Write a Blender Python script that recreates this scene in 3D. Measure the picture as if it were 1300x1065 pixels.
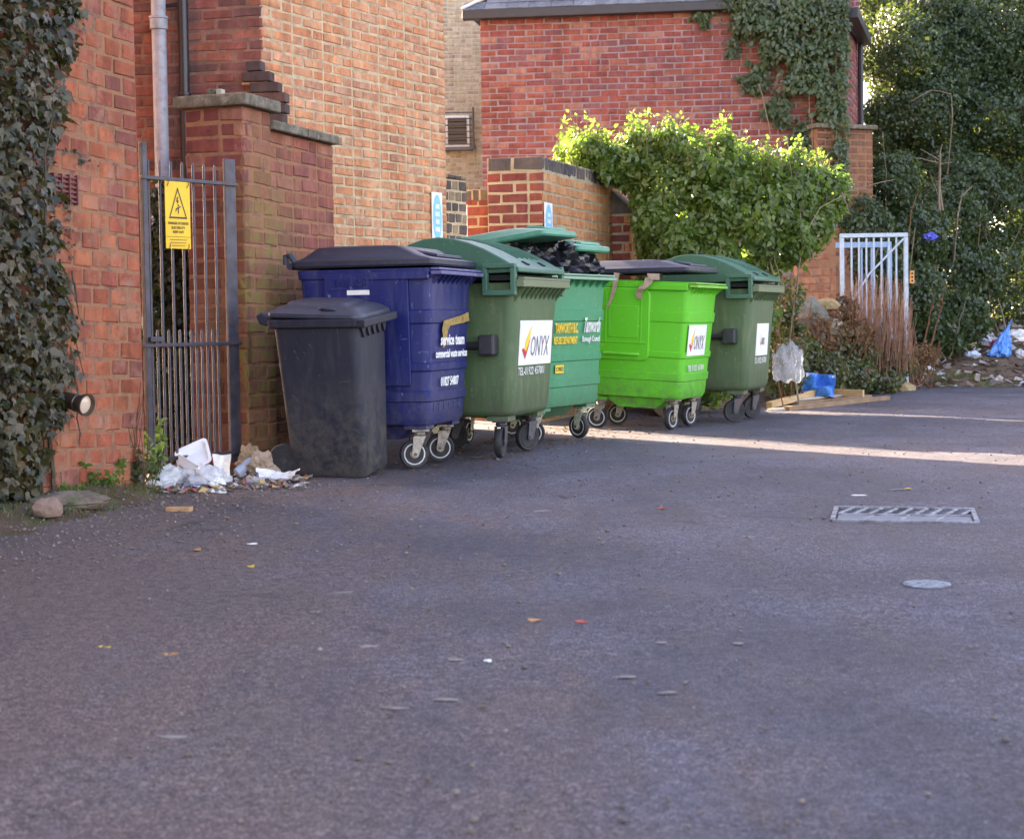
import bpy, math, random
import numpy as np
from mathutils import Vector, Matrix
for o in list(bpy.data.objects):
    bpy.data.objects.remove(o)
S = bpy.context.scene
COL = S.collection
R = math.radians
rng = np.random.default_rng(7)
random.seed(7)

# ---------------------------------------------------------------- camera, sky, sun, exposure
F, H, HOR, ROLL = 1950.0, 0.90, 410.0, 0.015        # focal length in pixels of a 1300 px frame, eye height, horizon row
cd = bpy.data.cameras.new('camera')
cd.sensor_width = 36.0
cd.lens = 36.0 * F / 1300.0
cd.shift_y = -45.5 / 1300.0
cd.clip_start, cd.clip_end = 0.05, 2000.0
cam = bpy.data.objects.new('camera', cd)
COL.objects.link(cam)
pit = math.atan((487.0 - HOR) / F)
fw = Vector((0, math.cos(pit), -math.sin(pit)))
rt, up = Vector((1, 0, 0)), Vector((0, math.sin(pit), math.cos(pit)))
ca, sa = math.cos(ROLL), math.sin(ROLL)
r2, u2 = rt * ca - up * sa, up * ca + rt * sa
cam.matrix_world = Matrix(((r2.x, u2.x, -fw.x, 0), (r2.y, u2.y, -fw.y, 0), (r2.z, u2.z, -fw.z, H), (0, 0, 0, 1)))
cd.dof.use_dof = True
cd.dof.focus_distance = 10.5
cd.dof.aperture_fstop = 5.6
S.camera = cam

SUN_EL, SUN_AZ = R(22), R(-40.2)
world = bpy.data.worlds.new('World')
S.world = world
world.use_nodes = True
wt = world.node_tree
sky = wt.nodes.new('ShaderNodeTexSky')
sky.sky_type = 'NISHITA'
sky.sun_disc = False
sky.sun_elevation = SUN_EL
sky.sun_rotation = SUN_AZ
sky.air_density, sky.dust_density, sky.ozone_density = 1.0, 1.6, 1.0
wt.links.new(sky.outputs[0], wt.nodes['Background'].inputs[0])
wt.nodes['Background'].inputs[1].default_value = 0.13
sl = bpy.data.lights.new('sun', 'SUN')
sl.energy, sl.angle, sl.color = 4.8, R(0.53), (0.98, 1.0, 0.80)
sun = bpy.data.objects.new('sun', sl)
COL.objects.link(sun)
sd = Vector((-math.sin(SUN_AZ) * math.cos(SUN_EL), -math.cos(SUN_AZ) * math.cos(SUN_EL), -math.sin(SUN_EL)))
sun.rotation_euler = sd.to_track_quat('-Z', 'Y').to_euler()
sun.location = (-8, 10, 9)
vs = S.view_settings
vs.view_transform, vs.look, vs.gamma, vs.exposure = 'Standard', 'None', 1.0, 3.1
vs.use_curve_mapping = False
vs.use_white_balance = True          # the camera was balanced for open shade
vs.white_balance_temperature = 7900
vs.white_balance_tint = 30

# ---------------------------------------------------------------- helpers
def P(x, y, Y):
    """world point that stands at depth Y and is seen at photo pixel x, y"""
    yh = HOR - ROLL * (x - 650)
    return Vector((((x - 650) - ROLL * (y - HOR)) / F * Y, Y, H - (y - yh) / F * Y))

def G(x, y):
    yh = HOR - ROLL * (x - 650)
    return P(x, y, H * F / (y - yh))

def proj(p):
    x0 = 650 + p[0] / p[1] * F
    yy = HOR + (H - p[2]) / p[1] * F
    return x0 + ROLL * (yy - HOR), yy - ROLL * (x0 - 650)

def link(o, parent=None):
    COL.objects.link(o)
    if parent is not None:
        o.parent = parent
    return o

def tag(o, label=None, cat=None, group=None, kind=None):
    if label: o['label'] = label
    if cat: o['category'] = cat
    if group: o['group'] = group
    if kind: o['kind'] = kind
    return o

def empty(name, loc, rz=0.0, label=None, cat=None, group=None):
    o = bpy.data.objects.new(name, None)
    o.empty_display_size = 0.2
    o.location = loc
    o.rotation_euler = (0, 0, rz)
    link(o)
    return tag(o, label, cat, group)

class MB:
    def __init__(self):
        self.v, self.f = [], []
    def add(self, vs, fs):
        b = len(self.v)
        self.v += [tuple(p) for p in vs]
        self.f += [tuple(i + b for i in q) for q in fs]
        return self
    def box(self, c, s, rot=None):
        hx, hy, hz = s[0] / 2, s[1] / 2, s[2] / 2
        vs = [Vector((x * hx, y * hy, z * hz)) for z in (-1, 1) for y in (-1, 1) for x in (-1, 1)]
        if rot is not None:
            vs = [rot @ p for p in vs]
        c = Vector(c)
        return self.add([p + c for p in vs], [(0, 2, 3, 1), (4, 5, 7, 6), (0, 1, 5, 4), (2, 6, 7, 3), (0, 4, 6, 2), (1, 3, 7, 5)])
    def loft(self, rings, cap0=True, cap1=True, close=True):
        n = len(rings[0])
        vs = [p for r in rings for p in r]
        fs = []
        for i in range(len(rings) - 1):
            for j in range(n if close else n - 1):
                a, b = i * n + j, i * n + (j + 1) % n
                fs.append((a, b, b + n, a + n))
        if cap0: fs.append(tuple(range(n - 1, -1, -1)))
        if cap1: fs.append(tuple((len(rings) - 1) * n + j for j in range(n)))
        return self.add(vs, fs)
    def tube(self, pts, rad, n=6, cap=True):
        pts = [Vector(p) for p in pts]
        if not hasattr(rad, '__len__'): rad = [rad] * len(pts)
        rings = []
        nrm = None
        for i, p in enumerate(pts):
            d = (pts[min(i + 1, len(pts) - 1)] - pts[max(i - 1, 0)])
            if d.length < 1e-9: d = Vector((0, 0, 1))
            d.normalize()
            if nrm is None:
                nrm = d.orthogonal().normalized()
            else:
                nrm = (nrm - d * nrm.dot(d))
                nrm = nrm.normalized() if nrm.length > 1e-6 else d.orthogonal().normalized()
            b = d.cross(nrm)
            rings.append([p + (nrm * math.cos(2 * math.pi * k / n) + b * math.sin(2 * math.pi * k / n)) * rad[i] for k in range(n)])
        return self.loft(rings, cap, cap)
    def prism(self, poly, axis, a, b):
        """poly: 2D outline (CCW); axis 'y': poly is x,z ; 'x': poly is y,z ; 'z': poly is x,y"""
        def mk(p, t):
            return {'y': (p[0], t, p[1]), 'x': (t, p[0], p[1]), 'z': (p[0], p[1], t)}[axis]
        return self.loft([[mk(p, a) for p in poly], [mk(p, b) for p in poly]])
    def lathe(self, prof, n=20, c=(0, 0, 0), axis='y'):
        rings = []
        for r_, t in prof:
            ring = []
            for k in range(n):
                a = 2 * math.pi * k / n
                q = {'y': (r_ * math.cos(a), t, r_ * math.sin(a)), 'z': (r_ * math.cos(a), r_ * math.sin(a), t), 'x': (t, r_ * math.cos(a), r_ * math.sin(a))}[axis]
                ring.append((q[0] + c[0], q[1] + c[1], q[2] + c[2]))
            rings.append(ring)
        return self.loft(rings)
    def build(self, name, mat, parent=None, world=False, smooth=None, bevel=0.0, xf=None, kind=None):
        vs = self.v
        if xf is not None:
            vs = [tuple(xf @ Vector(p)) for p in vs]
        me = bpy.data.meshes.new(name)
        me.from_pydata(vs, [], self.f)
        me.update()
        if mat: me.materials.append(mat)
        if smooth is not None:
            me.polygons.foreach_set('use_smooth', [True] * len(me.polygons))
            me.set_sharp_from_angle(angle=R(smooth))
        o = bpy.data.objects.new(name, me)
        link(o, parent)
        if world and parent is not None:
            o.location = -parent.location
        if bevel > 0:
            m = o.modifiers.new('bevel', 'BEVEL')
            m.width, m.segments, m.limit_method, m.angle_limit = bevel, 2, 'ANGLE', R(40)
            m.harden_normals = False
        if kind: o['kind'] = kind
        return o

def rrect(dx, dy, r, z, n=4, cx=0, cy=0):
    out = []
    for sx, sy, a0 in ((1, 1, 0), (-1, 1, 90), (-1, -1, 180), (1, -1, 270)):
        for k in range(n + 1):
            a = R(a0 + 90 * k / n)
            out.append((cx + sx * (dx / 2 - r) + r * math.cos(a), cy + sy * (dy / 2 - r) + r * math.sin(a), z))
    return out

def np_mesh(name, V, Fc, mat, parent=None, rnd=None, world=False, kind=None, smooth=False):
    """fast mesh from numpy arrays; Fc is an (n,k) index array"""
    me = bpy.data.meshes.new(name)
    nv, nf, k = len(V), len(Fc), Fc.shape[1]
    me.vertices.add(nv)
    me.vertices.foreach_set('co', V.astype(np.float32).ravel())
    me.loops.add(nf * k)
    me.loops.foreach_set('vertex_index', Fc.astype(np.int32).ravel())
    me.polygons.add(nf)
    me.polygons.foreach_set('loop_start', np.arange(0, nf * k, k, dtype=np.int32))
    if smooth: me.polygons.foreach_set('use_smooth', np.ones(nf, dtype=bool))
    if rnd is not None:
        at = me.attributes.new('rnd', 'FLOAT', 'POINT')
        at.data.foreach_set('value', rnd.astype(np.float32))
    me.update(calc_edges=True)
    me.validate()
    me.materials.append(mat)
    o = bpy.data.objects.new(name, me)
    link(o, parent)
    if world and parent is not None: o.location = -parent.location
    if kind: o['kind'] = kind
    return o

# ---------------------------------------------------------------- materials
def nn(t, typ, ins=None, **props):
    n = t.nodes.new(typ)
    for k, v in props.items(): setattr(n, k, v)
    for k, v in (ins or {}).items():
        s = n.inputs[k]
        if isinstance(v, bpy.types.NodeSocket): t.links.new(v, s)
        else: s.default_value = v
    return n

def rgb(c): return (c[0], c[1], c[2], 1.0)

def mix(t, fac, a, b, mode='MIX'):
    n = nn(t, 'ShaderNodeMix', data_type='RGBA', blend_type=mode)
    for s, v in ((0, fac), (6, a), (7, b)):
        if isinstance(v, bpy.types.NodeSocket): t.links.new(v, n.inputs[s])
        else: n.inputs[s].default_value = v if s == 0 else rgb(v)
    return n.outputs[2]

def ramp(t, fac, stops, interp='LINEAR'):
    n = nn(t, 'ShaderNodeValToRGB', {'Fac': fac})
    cr = n.color_ramp
    cr.interpolation = interp
    while len(cr.elements) < len(stops): cr.elements.new(0.5)
    for e, (p, c) in zip(cr.elements, stops):
        e.position = p
        e.color = rgb(c) if hasattr(c, '__len__') else (c, c, c, 1)
    return n.outputs[0]

def noise(t, vec, scale, detail=4, rough=0.55):
    return nn(t, 'ShaderNodeTexNoise', {'Vector': vec, 'Scale': scale, 'Detail': detail, 'Roughness': rough}).outputs[0]

def new_mat(name):
    m = bpy.data.materials.new(name)
    m.use_nodes = True
    t = m.node_tree
    b = t.nodes['Principled BSDF']
    pos = nn(t, 'ShaderNodeNewGeometry').outputs['Position']
    return m, t, b, pos

def setc(t, b, key, v):
    if isinstance(v, bpy.types.NodeSocket): t.links.new(v, b.inputs[key])
    else: b.inputs[key].default_value = v

def bump(t, b, h, strength, dist=0.01):
    n = nn(t, 'ShaderNodeBump', {'Height': h, 'Strength': strength, 'Distance': dist})
    t.links.new(n.outputs[0], b.inputs['Normal'])

def mat(name, col, rough=0.6, var=0.2, scale=6, fine=0.12, fscale=90, bmp=0.2, metal=0.0, dirt=None, dscale=5, dth=(0.5, 0.7), spec=0.5, obj=False, stretch=None):
    """general weathered surface: broad and fine tone variation, optional second colour (dirt, rust, scuffs)"""
    m, t, b, pos = new_mat(name)
    if obj: pos = nn(t, 'ShaderNodeTexCoord').outputs['Object']
    if stretch: pos = nn(t, 'ShaderNodeMapping', {'Vector': pos, 'Scale': stretch}).outputs[0]
    lo = tuple(c * (1 - var) for c in col); hi = tuple(min(1, c * (1 + var)) for c in col)
    c = mix(t, ramp(t, noise(t, pos, scale), [(0.3, 0.0), (0.7, 1.0)]), lo, hi)
    f = noise(t, pos, fscale, 3)
    c = mix(t, 1.0, c, ramp(t, f, [(0.25, 1 - fine), (0.75, 1 + fine if fine < 0 else 1.0)]), 'MULTIPLY')
    rg = rough
    if dirt is not None:
        d = ramp(t, noise(t, pos, dscale, 6, 0.65), [(dth[0], 0.0), (dth[1], 1.0)])
        c = mix(t, d, c, dirt)
        rg = ramp(t, d, [(0, rough), (1, min(1, rough + 0.25))])
    setc(t, b, 'Base Color', c); setc(t, b, 'Roughness', rg)
    b.inputs['Metallic'].default_value = metal
    b.inputs['Specular IOR Level'].default_value = spec
    if bmp: bump(t, b, f, bmp, 0.004)
    return m

def brick_mat(name, pal, stain=None, dark=0.35, wash=None, soot=0.6):
    """one colour out of a palette for each brick, mottled, with soot and stains that lie across the wall"""
    m, t, b, pos = new_mat(name)
    oi = nn(t, 'ShaderNodeObjectInfo').outputs['Random']
    at = nn(t, 'ShaderNodeAttribute', attribute_name='rnd').outputs['Fac']
    s = nn(t, 'ShaderNodeMath', {0: oi, 1: at}, operation='ADD').outputs[0]
    r = nn(t, 'ShaderNodeMath', {0: s}, operation='FRACT').outputs[0]
    n = len(pal)
    c = ramp(t, r, [(i / n, p) for i, p in enumerate(pal)], 'CONSTANT')
    av = tuple(sum(p[k] for p in pal) / n for k in range(3))
    c = mix(t, 0.30, c, av)
    n1 = noise(t, pos, 22, 5, 0.65)
    # burnt and sooty blotches, run-down streaks: they cross the joints
    bl_ = ramp(t, noise(t, pos, 11, 7, 0.72), [(0.50, 0.0), (0.68, soot)])
    c = mix(t, bl_, c, (av[0] * 0.30, av[1] * 0.42, av[2] * 0.55))
    stv = noise(t, nn(t, 'ShaderNodeMapping', {'Vector': pos, 'Scale': (5.0, 5.0, 0.7)}).outputs[0], 2.4, 6, 0.65)
    c = mix(t, 1.0, c, ramp(t, stv, [(0.32, (0.74, 0.73, 0.73)), (0.62, (1.08, 1.08, 1.08))]), 'MULTIPLY')
    c = mix(t, 1.0, c, ramp(t, n1, [(0.25, (0.62, 0.60, 0.60)), (0.55, (1, 1, 1)), (0.8, (1.25, 1.18, 1.1))]), 'MULTIPLY')
    n2 = noise(t, pos, 2.3, 6, 0.6)
    c = mix(t, 1.0, c, ramp(t, n2, [(0.32, (1 - dark, 1 - dark, 1 - dark)), (0.6, (1.05, 1.05, 1.05))]), 'MULTIPLY')
    if wash is not None:
        c = mix(t, ramp(t, noise(t, pos, 5.5, 6, 0.7), [(0.50, 0.0), (0.72, 0.75)]), c, wash)
    if stain is not None:
        col, cen, rad, st = stain
        d = nn(t, 'ShaderNodeVectorMath', {0: pos, 1: cen}, operation='SUBTRACT').outputs[0]
        d = nn(t, 'ShaderNodeVectorMath', {0: d, 1: (1 / rad[0], 1 / rad[1], 1 / rad[2])}, operation='MULTIPLY').outputs[0]
        ln = nn(t, 'ShaderNodeVectorMath', {0: d}, operation='LENGTH').outputs['Value']
        k = ramp(t, ln, [(0.2, st), (1.0, 0.0)])
        k2 = ramp(t, noise(t, pos, 7, 6, 0.7), [(0.35, 0.0), (0.6, 1.0)])
        kk = nn(t, 'ShaderNodeMath', {0: k, 1: k2}, operation='MULTIPLY').outputs[0]
        c = mix(t, kk, c, col)
    setc(t, b, 'Base Color', c)
    b.inputs['Roughness'].default_value = 0.85
    b.inputs['Specular IOR Level'].default_value = 0.25
    bump(t, b, noise(t, pos, 75, 6, 0.75), 0.9, 0.006)
    return m

def leaf_mat(name, pal, rough=0.42, trans=0.35, spec=0.5, tcol=(0.30, 0.45, 0.04)):
    m, t, b, pos = new_mat(name)
    oi = nn(t, 'ShaderNodeObjectInfo').outputs['Random']
    at = nn(t, 'ShaderNodeAttribute', attribute_name='rnd').outputs['Fac']
    s = nn(t, 'ShaderNodeMath', {0: oi, 1: at}, operation='ADD').outputs[0]
    r = nn(t, 'ShaderNodeMath', {0: s}, operation='FRACT').outputs[0]
    n = len(pal)
    c = ramp(t, r, [(i / max(1, n - 1), p) for i, p in enumerate(pal)])
    c = mix(t, 1.0, c, ramp(t, noise(t, pos, 3.0, 3), [(0.3, (0.75, 0.75, 0.75)), (0.7, (1.2, 1.2, 1.1))]), 'MULTIPLY')
    setc(t, b, 'Base Color', c)
    b.inputs['Roughness'].default_value = rough
    b.inputs['Specular IOR Level'].default_value = spec
    tr = nn(t, 'ShaderNodeBsdfTranslucent', {'Color': mix(t, 0.6, c, tcol)})
    ms = nn(t, 'ShaderNodeMixShader', {0: trans, 1: b.outputs[0], 2: tr.outputs[0]})
    t.links.new(ms.outputs[0], t.nodes['Material Output'].inputs[0])
    return m

# ---------------------------------------------------------------- brickwork
def unit_brick(cham, seed):
    r = random.Random(seed)
    j = lambda a: r.uniform(-a, a)
    vs = []
    cx, cz = cham
    for y, ix, iz in ((0.5, 0, 0), (-0.34, 0, 0), (-0.5, cx, cz)):
        for sx, sz in ((-1, -1), (1, -1), (1, 1), (-1, 1)):
            vs.append((sx * (0.5 - ix) + j(cx * 0.75), y + (j(0.05) if y < 0 else 0), sz * (0.5 - iz) + j(cz * 0.7)))
    fs = []
    for k in (0, 4):
        for a in range(4):
            b_ = (a + 1) % 4
            fs.append((k + a, k + b_, k + 4 + b_, k + 4 + a))
    fs.append((8, 9, 10, 11))
    return vs, fs
UB = {'s': [unit_brick((0.030, 0.095), i) for i in range(6)], 'h': [unit_brick((0.065, 0.095), 20 + i) for i in range(6)]}

def lay(face, ch, bl, bond='flemish', j=0.012, depth=0.06, proud=0.005, tilt=0.0, ext=(0, 0), keep=None, z0=0.0, z1=None, kinds=None):
    """list of bricks on a wall face; face = (origin, u, W, Hh): origin bottom left seen from outside, u unit vector to the right"""
    O, u, W, Hh = face
    O, u = Vector(O), Vector(u).normalized()
    n = Vector((u.y, -u.x, 0))
    out = []
    hl = bl * 0.5
    rows = int(math.ceil(Hh / ch))
    for i in range(rows):
        z = i * ch
        if z + 1e-6 < z0 - ch or (z1 is not None and z > z1): continue
        zt = min(z + ch, Hh)
        if zt - z < ch * 0.4: continue
        x = -ext[0]
        kcount = i % 2
        if bond == 'stretcher': seq0 = [(hl if i % 2 else bl) * random.uniform(0.86, 1.0)]
        elif bond == 'flemish' and i % 2: seq0 = [hl]
        elif bond == 'header' and i % 2: seq0 = [hl * 0.5]
        elif bond == 'english' and i % 2: seq0 = [hl * 0.75]
        else: seq0 = []
        q = 0
        while x < W + ext[1] - 0.015:
            if seq0: w = seq0.pop()
            elif bond == 'stretcher':
                if q: w = hl; q = 0
                else:
                    w = bl if random.random() > 0.07 else hl
                    q = 1 if w == hl else 0
            elif bond == 'header': w = hl
            elif bond == 'flemish':
                w = bl if q % 2 == 0 else hl
                q += 1
            elif bond == 'mixed':
                w = bl if random.random() < 0.6 else hl
            else:
                w = bl if i % 4 < 3 else hl
            e = min(x + w, W + ext[1])
            if W + ext[1] - e < hl * 0.45: e = W + ext[1]
            a, b_ = x + (j / 2 if x > -ext[0] + 1e-6 else 0), e - (j / 2 if e < W + ext[1] - 1e-6 else 0)
            x = e
            bw, bh = b_ - a, (zt - z) - j
            if bw < 0.02: continue
            cu, cz = (a + b_) / 2, z + (zt - z) / 2
            if keep is not None and not keep(cu, cz): continue
            jit = random.uniform(-0.003, 0.003)
            wob = 0.0035 * math.sin(cu * 2.7 + i * 0.35) + 0.002 * math.sin(cu * 7.1 + i * 0.8)
            cz += wob
            bw *= random.uniform(0.955, 1.0)
            c = O + u * (cu + random.uniform(-0.001, 0.001)) + Vector((0, 0, cz - tilt * cu + random.uniform(-0.0015, 0.0015))) + n * (proud + jit - depth / 2)
            rt_ = random.uniform(-0.012, 0.012) * min(1, 0.12 / bw)
            out.append((c, u, n, bw, depth, bh * random.uniform(0.92, 1.03), -tilt + rt_))
    return out

def brick_matrix(bk):
    c, u, n, w, d, h, rt_ = bk
    upv = Vector((0, 0, 1))
    m3 = Matrix((u, -n, upv)).transposed()
    m3 = m3 @ Matrix.Rotation(-rt_, 3, 'Y')
    return m3

BRICK_MESH = {}
def emit(root, bricks, material, limit=300, vis=None, name='brick', matof=None):
    """the bricks that show largest become objects of their own, the rest one joined part"""
    sc = []
    for i, bk in enumerate(bricks):
        c = bk[0]
        px, py = proj(c)
        ok = -5 < px < 1305 and -5 < py < 985 and (vis is None or vis(px, py))
        if ok:
            view = (Vector((0, 0, H)) - c).normalized()
            area = bk[3] * bk[5] * abs(view.dot(bk[2])) * (F / c.y) ** 2 if view.dot(bk[2]) > 0 else 0
        else: area = 0
        sc.append(area)
    order = sorted(range(len(bricks)), key=lambda i: -sc[i])
    single = [i for i in order[:limit] if sc[i] > 0]
    sset = set(single)
    for i in single:
        bk = bricks[i]
        kind = 's' if bk[3] > bk[5] * 1.9 else 'h'
        k = random.randrange(6)
        key = (kind, k, material.name)
        if key not in BRICK_MESH:
            me = bpy.data.meshes.new(name)
            v, f = UB[kind][k]
            me.from_pydata(v, [], f)
            me.materials.append(material)
            BRICK_MESH[key] = me
        o = bpy.data.objects.new(name, BRICK_MESH[key])
        m3 = brick_matrix(bk)
        o.matrix_local = Matrix.Translation(bk[0] - root.location) @ m3.to_4x4() @ Matrix.Diagonal((bk[3], bk[4], bk[5], 1))
        link(o, root)
    rest = [i for i in range(len(bricks)) if i not in sset]
    if rest:
        V, Fc, rn = [], [], []
        base = 0
        for i in rest:
            bk = bricks[i]
            kind = 's' if bk[3] > bk[5] * 1.9 else 'h'
            v, f = UB[kind][i % 6]
            A = np.array(brick_matrix(bk))
            V.append((np.array(v) * np.array([bk[3], bk[4], bk[5]])) @ A.T + np.array(bk[0]))
            Fc.append(np.array(f) + base)
            rn.append(np.full(12, random.random()))
            base += 12
        np_mesh('brickwork' if name == 'brick' else name + 's', np.vstack(V), np.vstack(Fc), material, root, np.concatenate(rn), world=True, kind='stuff')

# ---------------------------------------------------------------- foliage
IVY_V = np.array([(0, 0, 0), (-0.34, 0.02, 0.05), (-0.50, 0.36, 0.02), (-0.22, 0.50, 0.06), (0, 1.0, -0.10), (0.22, 0.50, 0.06), (0.50, 0.36, 0.02), (0.34, 0.02, 0.05), (0, 0.40, -0.02)])
IVY_F = np.array([(8, 0, 1), (8, 1, 2), (8, 2, 3), (8, 3, 4), (8, 4, 5), (8, 5, 6), (8, 6, 7), (8, 7, 0)])
LEAF_V = np.array([(0, 0, 0), (-0.32, 0.42, 0.07), (0, 1.0, -0.06), (0.32, 0.42, 0.07), (0, 0.45, -0.02)])
LEAF_F = np.array([(0, 4, 1), (1, 4, 2), (0, 3, 4), (4, 3, 2)])

def unit(a):
    return a / np.maximum(1e-9, np.linalg.norm(a, axis=1, keepdims=True))

def leaf_frames(pos, nrm, droop=0.5, jit=0.6):
    n = unit(nrm + rng.normal(0, jit, pos.shape))
    d = np.tile(np.array([[0, 0, -droop]]), (len(pos), 1)) + rng.normal(0, 0.6, pos.shape)
    d = unit(d - n * np.sum(d * n, axis=1, keepdims=True))
    x = np.cross(d, n)
    return x, d, n

def leaves(name, pos, nrm, size, material, parent, tpl='leaf', droop=0.5, jit=0.6, kind='stuff', rnd=None):
    V0, F0 = (IVY_V, IVY_F) if tpl == 'ivy' else (LEAF_V, LEAF_F)
    x, d, n = leaf_frames(pos, nrm, droop, jit)
    s = size[:, None, None]
    V = pos[:, None, :] + s * (V0[None, :, 0:1] * x[:, None, :] + V0[None, :, 1:2] * d[:, None, :] + V0[None, :, 2:3] * n[:, None, :])
    k = len(V0)
    Fc = (F0[None] + (np.arange(len(pos)) * k)[:, None, None]).reshape(-1, 3)
    r = rng.random(len(pos)) if rnd is None else rnd
    return np_mesh(name, V.reshape(-1, 3), Fc, material, parent, np.repeat(r, k), world=True, kind=kind)

def blob_points(blobs, n, lo=0.72, hi=1.05, lump=0.18):
    """points in the outer shell of a union of ellipsoids, with uneven lumps and holes"""
    ar = np.array([(b[1][0] * b[1][1] + b[1][1] * b[1][2] + b[1][0] * b[1][2]) for b in blobs])
    idx = rng.choice(len(blobs), n, p=ar / ar.sum())
    C = np.array([b[0] for b in blobs])[idx]
    Rr = np.array([b[1] for b in blobs])[idx]
    d = unit(rng.normal(0, 1, (n, 3)))
    q = C + d * Rr
    l = np.sin(q[:, 0] * 5.1 + 1.3) * np.sin(q[:, 1] * 4.3 + 0.4) * np.sin(q[:, 2] * 6.2 + 2.1) + 0.6 * np.sin(q[:, 0] * 11.7) * np.sin(q[:, 2] * 12.9 + q[:, 1] * 7)
    rad = rng.uniform(lo, hi, n) ** 0.6 + lump * l
    p = C + d * Rr * rad[:, None]
    keep = np.ones(n, bool)
    for bi, b in enumerate(blobs):
        e = np.linalg.norm((p - np.array(b[0])) / np.array(b[1]), axis=1)
        keep &= ~((e < 0.70) & (idx != bi))
    nr = unit(d / Rr)
    return p[keep], nr[keep]

def wiggle(a, b, n=6, amp=0.05, seed=0):
    r = random.Random(seed)
    a, b = Vector(a), Vector(b)
    L = (b - a).length
    pts = []
    off = Vector((0, 0, 0))
    for i in range(n + 1):
        t_ = i / n
        if 0 < i: off += Vector((r.uniform(-1, 1), r.uniform(-1, 1), r.uniform(-1, 1))) * amp * L / n * 2
        pts.append(a.lerp(b, t_) + off)
    return pts

# ---------------------------------------------------------------- shared materials
MORTAR = mat('mortar_sandy', (0.58, 0.43, 0.27), 0.95, 0.2, 9, 0.3, 160, 0.6, dirt=(0.33, 0.21, 0.14), dscale=10, dth=(0.48, 0.68), spec=0.1)
MORTAR_RED = mat('mortar_red', (0.42, 0.20, 0.11), 0.95, 0.3, 9, 0.35, 150, 0.6, dirt=(0.15, 0.085, 0.065), dscale=9, dth=(0.44, 0.66), spec=0.1)
MORTAR_GREY = mat('mortar_grey', (0.27, 0.20, 0.205), 0.95, 0.2, 4, 0.2, 90, 0.3, spec=0.1)
MORTAR_PALE = mat('mortar_pale', (0.40, 0.32, 0.21), 0.95, 0.2, 7, 0.25, 140, 0.5, dirt=(0.2, 0.17, 0.11), dscale=5, dth=(0.55, 0.8), spec=0.1)
STONE = mat('weathered_stone', (0.23, 0.195, 0.15), 0.95, 0.35, 14, 0.45, 90, 1.0, dirt=(0.10, 0.09, 0.055), dscale=16, dth=(0.45, 0.62), spec=0.2)
DARKMETAL = mat('gate_metal', (0.075, 0.07, 0.085), 0.5, 0.35, 14, 0.25, 150, 0.3, 0.3, dirt=(0.15, 0.075, 0.045), dscale=17, dth=(0.54, 0.74))
BLACKPIPE = mat('black_pipe', (0.018, 0.018, 0.024), 0.38, 0.2, 6, 0.1, 60, 0.1)
GREYPIPE = mat('grey_pipe', (0.33, 0.35, 0.39), 0.5, 0.15, 10, 0.2, 120, 0.1, dirt=(0.19, 0.19, 0.20), dscale=16, dth=(0.5, 0.8))
BARK = mat('bark', (0.11, 0.085, 0.06), 0.9, 0.35, 14, 0.4, 80, 0.8, spec=0.2)
TWIG = mat('pale_twig', (0.26, 0.20, 0.14), 0.85, 0.3, 20, 0.3, 120, 0.5, spec=0.2)
REDTWIG = mat('rusty_twig', (0.20, 0.09, 0.05), 0.85, 0.4, 20, 0.3, 120, 0.5, spec=0.2)

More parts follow.
